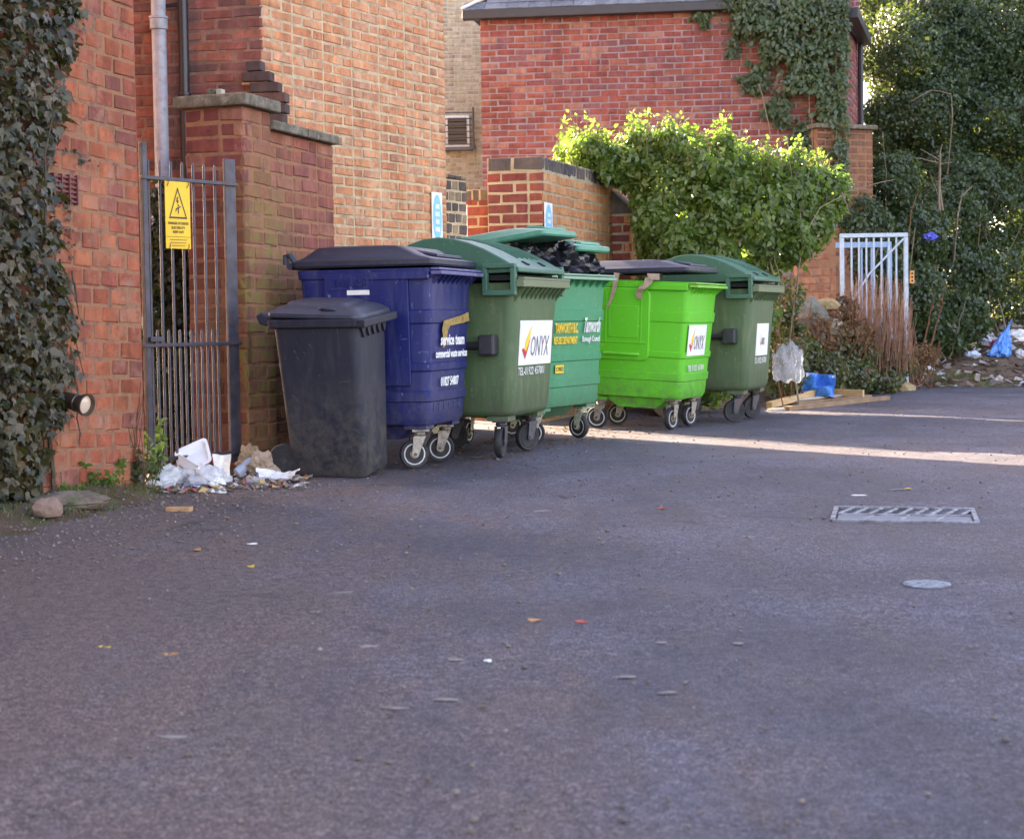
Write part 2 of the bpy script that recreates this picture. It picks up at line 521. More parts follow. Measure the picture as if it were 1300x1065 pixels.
def asphalt():
    m, t, b, pos = new_mat('worn_asphalt')
    f1 = noise(t, pos, 210, 2, 0.6)
    f2 = noise(t, pos, 70, 4, 0.7)
    big = noise(t, pos, 0.9, 6, 0.62)
    mid = noise(t, nn(t, 'ShaderNodeMapping', {'Vector': pos, 'Rotation': (0, 0, R(28)), 'Scale': (1.0, 0.35, 1)}).outputs[0], 3.1, 6, 0.68)
    c = mix(t, ramp(t, big, [(0.40, 0.0), (0.58, 1.0)]), (0.054, 0.050, 0.062), (0.094, 0.090, 0.111))
    c = mix(t, ramp(t, mid, [(0.42, 0.0), (0.62, 0.65)]), c, (0.080, 0.064, 0.066))
    # brown grit trodden in along the left verge
    sx = nn(t, 'ShaderNodeSeparateXYZ', {0: pos})
    ax = nn(t, 'ShaderNodeMath', {0: sx.outputs[0], 1: -0.28}, operation='MULTIPLY').outputs[0]
    ay = nn(t, 'ShaderNodeMath', {0: sx.outputs[1], 1: -0.055}, operation='MULTIPLY').outputs[0]
    aa = nn(t, 'ShaderNodeMath', {0: ax, 1: ay}, operation='ADD').outputs[0]
    ab = nn(t, 'ShaderNodeMath', {0: aa, 1: nn(t, 'ShaderNodeMath', {0: mid, 1: 0.9}, operation='MULTIPLY').outputs[0]}, operation='ADD').outputs[0]
    c = mix(t, ramp(t, ab, [(0.08, 0.0), (0.52, 0.9)]), c, (0.122, 0.086, 0.074))
    c = mix(t, 1.0, c, ramp(t, f1, [(0.30, (0.30, 0.30, 0.32)), (0.5, (0.95, 0.95, 0.95)), (0.66, (2.4, 2.35, 2.3))]), 'MULTIPLY')
    c = mix(t, 1.0, c, ramp(t, f2, [(0.3, (0.55, 0.55, 0.56)), (0.5, (0.98, 0.97, 0.96)), (0.72, (1.6, 1.55, 1.5))]), 'MULTIPLY')
    f3 = noise(t, pos, 24, 5, 0.72)
    c = mix(t, 1.0, c, ramp(t, f3, [(0.32, (0.70, 0.70, 0.72)), (0.68, (1.30, 1.27, 1.24))]), 'MULTIPLY')
    vo = nn(t, 'ShaderNodeTexVoronoi', {'Vector': pos, 'Scale': 46.0})
    spk = ramp(t, vo.outputs['Distance'], [(0.05, 1.0), (0.11, 0.0)])
    sel = ramp(t, nn(t, 'ShaderNodeSeparateColor', {0: vo.outputs['Color']}).outputs[0], [(0.74, 0.0), (0.8, 1.0)])
    c = mix(t, nn(t, 'ShaderNodeMath', {0: spk, 1: sel}, operation='MULTIPLY').outputs[0], c, (0.26, 0.23, 0.21))
    # old oil and tyre stains, smooth pale repairs, hairline cracks
    w1 = noise(t, nn(t, 'ShaderNodeMapping', {'Vector': pos, 'Rotation': (0, 0, R(-35)), 'Scale': (1.0, 0.22, 1)}).outputs[0], 1.5, 5, 0.6)
    c = mix(t, ramp(t, w1, [(0.54, 0.0), (0.66, 0.38)]), c, (0.038, 0.035, 0.043))
    c = mix(t, ramp(t, noise(t, pos, 0.55, 3, 0.5), [(0.60, 0.0), (0.64, 0.45)]), c, (0.125, 0.112, 0.118))
    dv = nn(t, 'ShaderNodeMix', {0: 0.30, 4: pos, 5: nn(t, 'ShaderNodeTexNoise', {'Vector': pos, 'Scale': 2.2, 'Detail': 5.0}).outputs['Color']}, data_type='VECTOR').outputs[1]
    ck = nn(t, 'ShaderNodeTexVoronoi', {'Vector': dv, 'Scale': 0.95}, feature='DISTANCE_TO_EDGE').outputs['Distance']
    km = nn(t, 'ShaderNodeMath', {0: ramp(t, ck, [(0.003, 0.7), (0.010, 0.0)]), 1: ramp(t, noise(t, pos, 0.8, 3), [(0.54, 0.0), (0.62, 1.0)])}, operation='MULTIPLY').outputs[0]
    c = mix(t, km, c, (0.022, 0.019, 0.018))
    setc(t, b, 'Base Color', c)
    setc(t, b, 'Roughness', ramp(t, big, [(0.3, 0.72), (0.7, 0.9)]))
    b.inputs['Specular IOR Level'].default_value = 0.35
    hsum = nn(t, 'ShaderNodeMath', {0: f1, 1: f2}, operation='ADD').outputs[0]
    bump(t, b, hsum, 0.9, 0.006)
    return m
ASPHALT = asphalt()
SOIL = mat('litter_soil', (0.165, 0.11, 0.078), 0.95, 0.4, 3, 0.5, 90, 1.0, dirt=(0.10, 0.11, 0.04), dscale=2.2, dth=(0.52, 0.66), spec=0.15)
SOIL_L = mat('verge_soil', (0.14, 0.088, 0.058), 0.95, 0.35, 5, 0.5, 110, 1.0, dirt=(0.085, 0.10, 0.04), dscale=3.2, dth=(0.5, 0.66), spec=0.15)

# ---------------------------------------------------------------- ground
def grid_mesh(xs, ys, zf):
    X, Y = np.meshgrid(xs, ys)
    Z = zf(X, Y)
    V = np.stack([X, Y, Z], -1).reshape(-1, 3)
    nx, ny = len(xs), len(ys)
    a = (np.arange(ny - 1)[:, None] * nx + np.arange(nx - 1)[None]).ravel()
    return V, np.stack([a, a + 1, a + nx + 1, a + nx], 1)

def fbm(X, Y, s=1.0, seed=0.0):
    z = np.zeros_like(X)
    for k, (f, a) in enumerate(((1, 1), (2.1, 0.5), (4.3, 0.27), (8.9, 0.14), (17.3, 0.08))):
        z += a * np.sin(X * f * s * 1.7 + 1.3 * k + seed + 0.8 * np.sin(Y * f * s * 0.9 + k)) * np.sin(Y * f * s * 1.5 + 2.1 * k + seed * 1.7 + 0.7 * np.sin(X * f * s * 1.1))
    return z

xs = np.concatenate([np.linspace(-300, -6, 20), np.linspace(-5.8, 9, 150), np.linspace(9.5, 300, 20)])
ys = np.concatenate([np.linspace(-120, 0, 10), np.linspace(0.3, 22, 170), np.linspace(23, 700, 20)])
V, Fc = grid_mesh(xs, ys, lambda X, Y: np.where((np.abs(X) < 9) & (Y > 0) & (Y < 22), 0.004 * fbm(X, Y, 0.8) * np.clip((9 - np.abs(X)) / 3, 0, 1) * np.clip(Y / 2, 0, 1) * np.clip((22 - Y) / 4, 0, 1), 0.0) - 0.006)
gr = np_mesh('ground', V, Fc, ASPHALT, smooth=True)
gr['kind'] = 'structure'

def sst(x): 
    x = np.clip(x, 0, 1)
    return x * x * (3 - 2 * x)
def bank_d(X, Y):
    d1 = (X - 2.45) * -0.82 + (Y - 15.2) * 0.57 - 0.36
    d2 = (Y - 19.6) + 0.12 * np.sin(X * 2.1)
    return np.maximum(d1, d2)
def bank_z(X, Y):
    d = bank_d(X, Y) + 0.12 * fbm(X, Y, 1.1, 3.0)
    left = sst((6.0 - X) / 2.0)
    z = -0.05 + 0.075 * sst(d / 0.25) + (0.20 + 0.42 * left) * sst((d - 0.05) / (1.0 + 1.4 * (1 - left))) + (0.62 + 0.15 * left) * sst((d - 1.2) / 3.6)
    return z + 0.030 * fbm(X, Y, 2.2, 1.0) * sst(d / 0.4)
V, Fc = grid_mesh(np.linspace(1.3, 17, 190), np.linspace(14.6, 34, 200), bank_z)
bk_ = np_mesh('bank', V, Fc, SOIL, smooth=True)
bk_['kind'] = 'structure'

LW_D = Vector((0.39, 0.92, 0)).normalized()      # direction of the near left wall
LW_C = Vector((-2.07, 8.6, 0))                    # its far corner
LW_N = Vector((LW_D.y, -LW_D.x, 0))
def verge_zs(T, Sx):
    wd_ = (0.62 + 0.05 * np.sin(T * 5)) * (0.25 + 0.75 * np.clip((T + 0.05) / 0.9, 0, 1))
    z = 0.085 * np.clip(0.3 + T, 0, 1) * (1 - sst(Sx / wd_)) - 0.014
    return z + 0.012 * fbm(T, Sx, 4.0, 2.0) * (Sx < wd_)
ts, ss = np.linspace(-0.06, 5.2, 140), np.linspace(-0.05, 0.95, 40)
Vt, Fc = grid_mesh(ts, ss, verge_zs)
W_ = np.array(LW_C)[None] - Vt[:, 0:1] * np.array(LW_D)[None] + Vt[:, 1:2] * np.array(LW_N)[None]
W_[:, 2] = Vt[:, 2]
vg = np_mesh('verge', W_, Fc[:, ::-1].copy() if False else Fc, SOIL_L, smooth=True)
vg['kind'] = 'structure'

# ---------------------------------------------------------------- near left building
BR_LEFT = brick_mat('brick_orange_red', [(0.48, 0.13, 0.060), (0.40, 0.098, 0.055), (0.55, 0.175, 0.080), (0.36, 0.095, 0.062), (0.46, 0.15, 0.085), (0.51, 0.145, 0.065), (0.27, 0.095, 0.078), (0.43, 0.112, 0.055)], dark=0.34, wash=(0.45, 0.225, 0.15), soot=0.8)
near_b = empty('brick_building', LW_C - LW_D * 2, label='orange brick building with ivy and a round spotlight on its wall', cat='building')
mb = MB()
A = LW_C - LW_D * 6.5
back = -LW_N * 5.0
ring = [A, LW_C, LW_C + back, A + back]
mb.loft([[(p.x, p.y, -0.1) for p in ring], [(p.x, p.y, 7.0) for p in ring]])
mb.build('wall_core', MORTAR_RED, near_b, world=True)
lay_l = lay((LW_C - LW_D * 3.2, LW_D, 3.2, 3.4), 0.097, 0.30, 'header', j=0.009, tilt=0.0, proud=0.005, depth=0.07)
VENT_C = P(90, 241, 8.0)
vt_t = (Vector((VENT_C.x, VENT_C.y, 0)) - LW_C).dot(LW_D)
VENT_C = LW_C + LW_D * vt_t + Vector((0, 0, VENT_C.z))
for i, bk in enumerate(lay_l):
    c = bk[0]
    tt = (c - LW_C).dot(LW_D)
    # courses sink towards the far corner, as in the old wall
    lay_l[i] = (c + Vector((0, 0, -0.042 * (tt + 1.2))),) + bk[1:6] + (bk[6] - 0.042,)
lay_l = [b for b in lay_l if (b[0] - VENT_C).length > 0.10]
emit(near_b, lay_l, BR_LEFT, 300, vis=lambda x, y: x > 30)
# air brick / louvred vent
mb = MB()
def on_wall(c, du, dz, dn, s):
    rot = Matrix((LW_D, -LW_N, Vector((0, 0, 1)))).transposed()
    mb.box(c + LW_D * du + Vector((0, 0, dz)) + LW_N * dn, s, rot)
on_wall(VENT_C, 0, 0, -0.02, (0.19, 0.03, 0.155))
mb.build('vent_back', mat('vent_dark', (0.02, 0.012, 0.012), 0.8), near_b, world=True)
VM = mat('vent_clay', (0.16, 0.035, 0.035), 0.6, 0.2, 30)
for k in range(6):
    mb = MB(); on_wall(VENT_C, 0, -0.062 + k * 0.025, 0.004, (0.178, 0.03, 0.010))
    mb.build('vent_slat', VM, near_b, world=True)
mb = MB()
for du in (-0.092, -0.03, 0.03, 0.092): on_wall(VENT_C, du, 0, 0.007, (0.008, 0.036, 0.155))
mb.build('vent_frame', VM, near_b, world=True)

# ---------------------------------------------------------------- second building (behind the gate)
B2A, B2B = Vector((-1.745, 11.0, 0)), Vector((-0.53, 12.95, 0))     # street side
B2D = (B2B - B2A).normalized()
B2N = Vector((B2D.y, -B2D.x, 0))
B2F = Vector((0.98, -0.2, 0)).normalized()                             # along its front, left to right
b2 = empty('brick_building', B2A, label='tall pale orange brick building with grey and black downpipes behind the gate', cat='building')
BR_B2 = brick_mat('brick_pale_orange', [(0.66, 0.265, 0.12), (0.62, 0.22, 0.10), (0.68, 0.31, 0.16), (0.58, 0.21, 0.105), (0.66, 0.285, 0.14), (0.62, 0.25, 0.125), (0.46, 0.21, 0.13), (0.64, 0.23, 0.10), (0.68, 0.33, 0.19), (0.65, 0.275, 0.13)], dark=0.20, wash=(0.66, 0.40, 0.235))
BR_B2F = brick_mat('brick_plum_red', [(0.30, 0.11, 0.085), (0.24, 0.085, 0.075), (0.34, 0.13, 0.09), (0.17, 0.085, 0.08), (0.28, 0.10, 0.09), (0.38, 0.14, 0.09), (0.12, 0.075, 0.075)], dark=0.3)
ring = [B2A, B2B, B2B + Vector((-6.5, 4.2, 0)), B2A + Vector((-7.5, 5.0, 0)), B2A - B2F * 2.4]
mb = MB().loft([[(p.x, p.y, -0.1) for p in ring], [(p.x, p.y, 8.0) for p in ring]])
mb.build('wall_core', MORTAR, b2, world=True)
L2 = (B2B - B2A).length
side = lay((B2A, B2D, L2, 4.7), 0.0755, 0.232, 'flemish', j=0.012, ext=(0.006, 0.006), z0=0.6)
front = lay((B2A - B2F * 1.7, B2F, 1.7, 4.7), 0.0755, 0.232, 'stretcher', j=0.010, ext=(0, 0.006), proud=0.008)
fm_ = B2A - B2F * 0.86 + Vector((B2F.y, -B2F.x, 0)) * -0.002
MB().box((fm_.x, fm_.y, 2.35), (1.70, 0.012, 4.6), Matrix((B2F, Vector((-B2F.y, B2F.x, 0)), Vector((0, 0, 1)))).transposed()).build('front_mortar', mat('mortar_dusky', (0.25, 0.15, 0.115), 0.95, 0.3, 9, 0.3, 150, 0.5, dirt=(0.12, 0.08, 0.07), dscale=7, dth=(0.45, 0.7), spec=0.1), b2, world=True)
emit(b2, side, BR_B2, 300, vis=lambda x, y: y < 320 and x > 345)
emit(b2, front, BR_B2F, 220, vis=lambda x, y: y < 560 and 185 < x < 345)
# a soot-blackened band course on the street side
BLACKB = brick_mat('brick_soot', [(0.05, 0.043, 0.045), (0.065, 0.05, 0.05), (0.10, 0.07, 0.065), (0.04, 0.036, 0.042)], dark=0.2)
def pipe(name, px, y0, y1, off, r, m, collars):
    c = P(px, 300, 11.0)
    # keep on the front face
    tt = (c.x - B2A.x) / B2F.x
    base = B2A + B2F * tt + Vector((B2F.y, -B2F.x, 0)) * off
    o = MB().tube([(base.x, base.y, y0), (base.x, base.y, y1)], r, 16).build(name, m, b2, world=True, smooth=40)
    for z in collars:
        MB().lathe([(r * 0.9, z - 0.045), (r * 1.22, z - 0.04), (r * 1.22, z + 0.03), (r * 1.34, z + 0.035), (r * 1.34, z + 0.05), (r * 0.9, z + 0.055)], 16, (base.x, base.y, 0), 'z').build('pipe_collar', m, o, smooth=40)
    return base
pipe('downpipe', 214.5, 0.05, 5.0, 0.13, 0.052, GREYPIPE, (3.06,))
bb = pipe('downpipe', 242.5, 0.05, 5.0, 0.075, 0.036, BLACKPIPE, (2.52, 3.7))
MB().tube([bb + Vector((-0.02, 0, 3.2)), bb + Vector((-0.16, 0.02, 3.19))], 0.012, 6).build('pipe_bracket', BLACKPIPE, b2, world=True)

# broken-off end of an older wall at the far end of the street side
stub = empty('brick_stub', B2B, label='narrow stub of dark and buff bricks at the end of the orange building', cat='wall')
BR_STUB = brick_mat('brick_stub_mixed', [(0.08, 0.06, 0.06), (0.11, 0.08, 0.075), (0.34, 0.22, 0.13), (0.16, 0.10, 0.09), (0.38, 0.26, 0.16)], dark=0.25)
sc0 = B2B + B2D * 0.012
mb = MB()
q = [sc0 - B2N * 0.28, sc0 - B2N * 0.02, sc0 - B2N * 0.02 + B2D * 0.32, sc0 - B2N * 0.28 + B2D * 0.32]
mb.loft([[(p.x, p.y, -0.05) for p in q], [(p.x, p.y, 2.12) for p in q]]).build('wall_core', MORTAR, stub, world=True)
emit(stub, lay((q[1], B2D, 0.32, 2.16), 0.092, 0.2, 'header', ext=(0, 0.006)) + lay((q[0], B2N, 0.26, 2.16), 0.092, 0.2, 'header', ext=(0, 0)), BR_STUB, 120)

# ---------------------------------------------------------------- pier and wall beside the gate
W1D = Vector((math.sin(R(19)), math.cos(R(19)), 0))
W1N = Vector((W1D.y, -W1D.x, 0))
P1 = Vector((-1.652, 9.6, 0))
pier = empty('brick_pier_wall', P1, label='mossy red brick pier and wall with stone coping between gate and blue bin', cat='wall')
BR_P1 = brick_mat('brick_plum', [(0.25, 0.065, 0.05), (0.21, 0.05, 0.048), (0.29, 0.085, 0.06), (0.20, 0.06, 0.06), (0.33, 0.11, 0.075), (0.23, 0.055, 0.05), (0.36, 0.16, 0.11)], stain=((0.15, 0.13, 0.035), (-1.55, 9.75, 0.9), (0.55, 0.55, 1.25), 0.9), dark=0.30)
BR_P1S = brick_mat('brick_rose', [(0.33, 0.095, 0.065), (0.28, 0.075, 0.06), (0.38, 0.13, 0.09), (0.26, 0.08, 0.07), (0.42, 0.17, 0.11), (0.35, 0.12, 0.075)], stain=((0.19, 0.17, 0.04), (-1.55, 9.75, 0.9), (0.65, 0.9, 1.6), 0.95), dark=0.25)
PD = 0.36
fl = P1 - W1N * 0.40
ring = [fl, P1, P1 + W1D * PD, fl + W1D * PD]
mb = MB().loft([[(p.x, p.y, -0.05) for p in ring], [(p.x, p.y, 2.27) for p in ring]])
w0 = P1 + W1D * PD - W1N * 0.03
w1 = w0 + W1D * 0.98
ring = [w0 - W1N * 0.24, w0, w1, w1 - W1N * 0.24]
mb.loft([[(p.x, p.y, -0.05) for p in ring], [(p.x, p.y, 2.165) for p in ring]])
mb.build('wall_core', MORTAR_RED, pier, world=True)
pf = lay((fl, W1N, 0.40, 2.27), 0.0945, 0.25, 'mixed', ext=(0.006, 0.006))
ps = lay((P1, W1D, PD, 2.27), 0.0945, 0.25, 'mixed', ext=(0.006, 0.006))
ws = lay((w0, W1D, 0.98, 2.165), 0.0945, 0.245, 'flemish', ext=(0, 0.006))
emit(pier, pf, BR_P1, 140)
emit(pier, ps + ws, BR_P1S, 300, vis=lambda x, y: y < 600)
def slab(name, p, du, u, dv, v, z, h, m, parent, bev=0.012):
    rot = Matrix((u, v, Vector((0, 0, 1)))).transposed()
    return MB().box(p + Vector((0, 0, z + h / 2)), (du, dv, h), rot).build(name, m, parent, world=True, bevel=bev)
slab('cap_stone', (fl + P1) / 2 + W1D * PD / 2, 0.52, W1N, 0.47, W1D, 2.272, 0.075, STONE, pier)
for k in range(2):
    slab('coping_stone', w0 - W1N * 0.11 + W1D * (0.255 + 0.49 * k), 0.34, W1N, 0.484, W1D, 2.167, 0.062, STONE, pier)
# small blocks left on the cap
slab('block', fl + W1N * 0.16 + W1D * 0.06, 0.05, W1N, 0.05, W1D, 2.347, 0.05, STONE, pier, 0.006)
slab('block', fl + W1N * 0.22 + W1D * 0.06, 0.04, W1N, 0.05, W1D, 2.347, 0.045, mat('pale_block', (0.4, 0.36, 0.28), 0.9), pier, 0.006)
# toothed remains stepping up behind the coping
TOOTH = brick_mat('brick_dusky', [(0.10, 0.065, 0.06), (0.16, 0.09, 0.075), (0.075, 0.055, 0.055), (0.20, 0.11, 0.085)], dark=0.25)
fdir = Matrix((B2F, Vector((-B2F.y, B2F.x, 0)), Vector((0, 0, 1)))).transposed()
mb = MB()
for i, (xa, xb, py) in enumerate([(318, 338, 88), (312, 350, 101), (322, 360, 114.5), (326, 369, 128), (340, 369, 141), (336, 366, 154)]):
    a_, b_ = P(xa, py, 10.93), P(xb, py, 10.93)
    c = (a_ + b_) / 2
    o = MB().box((0, 0, 0), ((b_ - a_).length, 0.10, 0.068)).build('brick', TOOTH, pier)
    o.matrix_local = Matrix.Translation(c - pier.location) @ (fdir @ Matrix.Rotation(random.uniform(-.02, .02), 3, 'Y')).to_4x4()
    md = o.modifiers.new('bevel', 'BEVEL'); md.width = 0.007; md.segments = 2
    mb.box(c + Vector((-0.012, 0.03, -0.035)), ((b_ - a_).length - 0.02, 0.09, 0.03), fdir)
mb.build('toothing_core', MORTAR, pier, world=True)

# ---------------------------------------------------------------- pier and wall behind the green bins
W3D = Vector((math.sin(R(22)), math.cos(R(22)), 0))
W3N = Vector((W3D.y, -W3D.x, 0))
F3 = Vector((0.985, -0.17, 0)).normalized()
P3 = Vector((0.30, 14.0, 0))
wall3 = empty('brick_pier_wall', P3, label='red brick pier and orange wall with dark brick coping under the ivy hedge', cat='wall')
BR_P3 = brick_mat('brick_crimson', [(0.27, 0.06, 0.045), (0.23, 0.05, 0.045), (0.31, 0.085, 0.06), (0.19, 0.055, 0.05), (0.28, 0.07, 0.05)], dark=0.2)
BR_W3 = brick_mat('brick_tan_orange', [(0.60, 0.25, 0.10), (0.55, 0.22, 0.09), (0.63, 0.29, 0.125), (0.50, 0.20, 0.095), (0.61, 0.24, 0.09)], dark=0.18, wash=(0.60, 0.34, 0.17))  # palette lightened to paint sunlit warmth onto the street side
BR_COP = brick_mat('brick_blue_coping', [(0.10, 0.085, 0.085), (0.13, 0.105, 0.095), (0.085, 0.07, 0.075), (0.15, 0.12, 0.10)], dark=0.2)
f0 = P3 - F3 * 0.505
ring = [f0, P3, P3 + W3D * 2.35, P3 + W3D * 2.35 - W3N * 0.30, f0 + W3D * 0.45 + W3N * 0.12, f0 + W3D * 0.3]
mb = MB().loft([[(p.x, p.y, -0.05) for p in ring], [(p.x, p.y, 2.40) for p in ring]])
lo0 = f0 + Vector((0, 0.22, 0))
lo1 = lo0 - F3 * 0.22
ring = [lo1, lo0, lo0 + W3D * 0.22, lo1 + W3D * 0.22]
mb.loft([[(p.x, p.y, -0.05) for p in ring], [(p.x, p.y, 2.14) for p in ring]])
mb.build('wall_core', MORTAR_PALE, wall3, world=True)
CH3 = 0.0945
emit(wall3, lay((f0, F3, 0.505, 2.27), CH3, 0.252, 'flemish', j=0.016, ext=(0, 0.006)) + lay((lo1, F3, 0.22, 2.05), CH3, 0.252, 'flemish', j=0.014, ext=(0, 0)), BR_P3, 150, vis=lambda x, y: y < 310)
emit(wall3, lay((P3, W3D, 2.35, 2.27), CH3, 0.25, 'flemish', j=0.013, ext=(0.006, 0)), BR_W3, 300, vis=lambda x, y: y < 335)
cop = lay((f0 + Vector((0, 0, 2.272)), F3, 0.505, 0.13), 0.13, 0.25, 'stretcher', j=0.012, ext=(0, 0.006), depth=0.1) + lay((P3 + Vector((0, 0, 2.272)), W3D, 2.35, 0.13), 0.13, 0.17, 'header', j=0.004, ext=(0.006, 0), depth=0.1) + lay((lo1 + Vector((0, 0, 2.02)), F3, 0.22, 0.125), 0.125, 0.14, 'header', j=0.012, depth=0.1)
emit(wall3, cop, BR_COP, 120)
# buttress with sloping cap
bt = P3 + W3D * 1.98
bw, bd = 0.24, 0.20
ring = [bt + W3N * 0.012, bt + W3N * bd, bt + W3N * bd + W3D * bw, bt + W3D * bw + W3N * 0.012]
mb = MB().loft([[(p.x, p.y, -0.05) for p in ring], [(p.x, p.y, 2.0) for p in ring]])
mb.build('buttress_core', MORTAR_PALE, wall3, world=True)
emit(wall3, lay((bt, W3N, bd, 2.0), CH3, 0.25, 'stretcher', ext=(0, 0.006)), BR_P3, 60, vis=lambda x, y: y < 335)
emit(wall3, lay((bt + W3N * bd, W3D, bw, 2.0), CH3, 0.25, 'stretcher', ext=(0.006, 0)), BR_W3, 60, vis=lambda x, y: y < 335)
a0, a1 = bt - W3D * 0.012, bt + W3D * (bw + 0.012)
cap = []
for a in (a0, a1):
    cap.append([a + Vector((0, 0, 2.0)), a + W3N * (bd + 0.02) + Vector((0, 0, 2.0)), a + W3N * (bd + 0.02) + Vector((0, 0, 2.05)), a + W3N * 0.012 + Vector((0, 0, 2.24))])
MB().loft(cap).build('buttress_cap', BR_COP, wall3, world=True, bevel=0.006)

# ---------------------------------------------------------------- buff building far behind
BUFF = brick_mat('brick_buff', [(0.42, 0.37, 0.26), (0.46, 0.40, 0.28), (0.40, 0.34, 0.23), (0.48, 0.42, 0.31), (0.36, 0.26, 0.17), (0.44, 0.40, 0.30)], dark=0.12)
BY = 24.6
b4 = empty('brick_building', (-2, BY, 0), label='pale buff brick building with a small barred window seen through the gap', cat='building')
MB().box((-2.3, BY + 2.0, 3.25), (5.8, 4.0, 6.7)).build('wall_core', mat('mortar_buff', (0.40, 0.37, 0.30), 0.95, 0.1), b4, world=True)  # hidden left part extended to block a stray band of sunlight
emit(b4, lay(((-5.2, BY, 0), (1, 0, 0), 5.8, 6.58), 0.063, 0.19, 'stretcher', j=0.009, depth=0.05, proud=0.005, z0=1.2), BUFF, 300, vis=lambda x, y: 578 < x < 620 and y < 235)
wq0, wq1 = P(560, 189, BY), P(597, 149, BY)
wx0, wx1, wz0, wz1 = wq0.x - 0.25, wq1.x, wq0.z, wq1.z
WHITE = mat('white_paint', (0.75, 0.75, 0.74), 0.5, 0.05)
o = MB().box(((wx0 + wx1) / 2, BY - 0.03, (wz0 + wz1) / 2), (wx1 - wx0, 0.05, wz1 - wz0)).build('window_frame', WHITE, b4, world=True)
GLASS = mat('dark_glass', (0.02, 0.022, 0.03), 0.08, 0.1, bmp=0)
pw_ = (wx1 - wx0 - 0.12) / 2
for k in range(2):
    MB().box((wx0 + 0.04 + pw_ / 2 + k * (pw_ + 0.04), BY - 0.06, (wz0 + wz1) / 2), (pw_, 0.02, wz1 - wz0 - 0.08)).build('pane', GLASS, o)
MB().box(((wx0 + wx1) / 2, BY - 0.07, wz0 - 0.035), (wx1 - wx0 + 0.1, 0.16, 0.05)).build('window_sill', mat('grey_sill', (0.12, 0.12, 0.13), 0.7), b4, world=True)
gm = mat('grille_metal', (0.05, 0.045, 0.05), 0.5, 0.2)
for k in range(6):
    z = wz0 + 0.02 + k * (wz1 - wz0) / 5
    MB().tube([(wx0, BY - 0.24, z), (wx1 + 0.07, BY - 0.24, z), (wx1 + 0.07, BY - 0.01, z)], 0.009, 5).build('grille_bar', gm, b4, world=True)
MB().tube([(wx1 + 0.07, BY - 0.24, wz0 - 0.05), (wx1 + 0.07, BY - 0.24, wz1 + 0.10)], 0.016, 6).build('grille_post', gm, b4, world=True)

# ---------------------------------------------------------------- long red building with slate roof
B3L, B3R = Vector((-0.36, 21.0, 0)), Vector((4.42, 20.45, 0))
B3D = (B3R - B3L).normalized()
B3N = Vector((B3D.y, -B3D.x, 0))
b3 = empty('brick_building', B3L, label='long red brick building with slate roof behind the ivy hedge', cat='building')
BR_B3 = brick_mat('brick_bright_red', [(0.29, 0.070, 0.055), (0.25, 0.060, 0.055), (0.33, 0.090, 0.060), (0.23, 0.070, 0.072), (0.35, 0.12, 0.08), (0.27, 0.065, 0.05), (0.22, 0.09, 0.10), (0.38, 0.18, 0.13), (0.31, 0.085, 0.055), (0.25, 0.07, 0.065)], dark=0.22)
B3E = B3R + Vector((0.66, 2.0, 0))
ring = [B3L, B3R, B3E, B3E + Vector((-5.0, 2.2, 0)), B3L + Vector((0.2, 4.0, 0))]
EAVE = 5.02
MB().loft([[(p.x, p.y, -0.1) for p in ring], [(p.x, p.y, EAVE) for p in ring]]).build('wall_core', MORTAR_GREY, b3, world=True)
L3 = (B3R - B3L).length
emit(b3, lay((B3L, B3D, L3, EAVE), 0.0835, 0.25, 'stretcher', j=0.010, depth=0.05, proud=0.006, z0=1.6, ext=(0, 0.005)), BR_B3, 300, vis=lambda x, y: 620 < x < 1000 and 25 < y < 225)
emit(b3, lay((B3R, (B3E - B3R), (B3E - B3R).length, EAVE - 0.1), 0.0835, 0.25, 'stretcher', j=0.010, depth=0.05, proud=0.006, z0=2.0, ext=(0.005, 0)), BR_B3, 80, vis=lambda x, y: y < 150)
GUT = mat('gutter_black', (0.025, 0.024, 0.028), 0.5, 0.2)
def bar(a, b_, w, h, name, m, parent):
    d = (b_ - a); L = d.length; d = d.normalized()
    v = Vector((0, 0, 1)).cross(d).normalized(); w_ = d.cross(v)
    return MB().box((a + b_) / 2, (L, w, h), Matrix((d, v, w_)).transposed()).build(name, m, parent, world=True, bevel=0.01)
bar(B3L - B3D * 0.22 + B3N * 0.10 + Vector((0, 0, EAVE + 0.03)), B3R + B3D * 0.1 + B3N * 0.10 + Vector((0, 0, EAVE + 0.03)), 0.14, 0.12, 'gutter', GUT, b3)
bar(B3R + Vector((0.12, -0.1, EAVE - 0.12)), B3E + Vector((0.12, 0, EAVE - 0.12)), 0.16, 0.14, 'gutter', GUT, b3)
MB().tube([(B3E.x + 0.02, B3E.y - 0.12, 1.0), (B3E.x + 0.02, B3E.y - 0.12, EAVE - 0.15)], 0.04, 8).build('downpipe', GUT, b3, world=True)
SLATE = brick_mat('slate', [(0.12, 0.135, 0.165), (0.10, 0.115, 0.15), (0.145, 0.16, 0.19), (0.165, 0.18, 0.205), (0.11, 0.12, 0.14)], dark=0.25, wash=(0.22, 0.235, 0.25))
pitch = R(33)
rb = [B3L - B3D * 0.22 + B3N * 0.14, B3R + B3D * 0.12 + B3N * 0.14]
up3 = Vector((-B3N.x * math.cos(pitch), -B3N.y * math.cos(pitch), math.sin(pitch)))
RL, RW = (rb[1] - rb[0]).length, 3.0
zv = Vector((0, 0, EAVE + 0.09))
hip = 0.75
deck = [rb[0] + zv, rb[1] + zv, rb[1] + zv + up3 * RW, rb[0] + zv + up3 * RW + B3D * hip * RW]
nz = B3D.cross(up3).normalized()
MB().loft([[p - nz * 0.06 for p in deck], [p - nz * 0.012 for p in deck]]).build('roof_deck', GUT, b3, world=True)
sl_b = []
rows = int(RW / 0.21)
slate_me = []
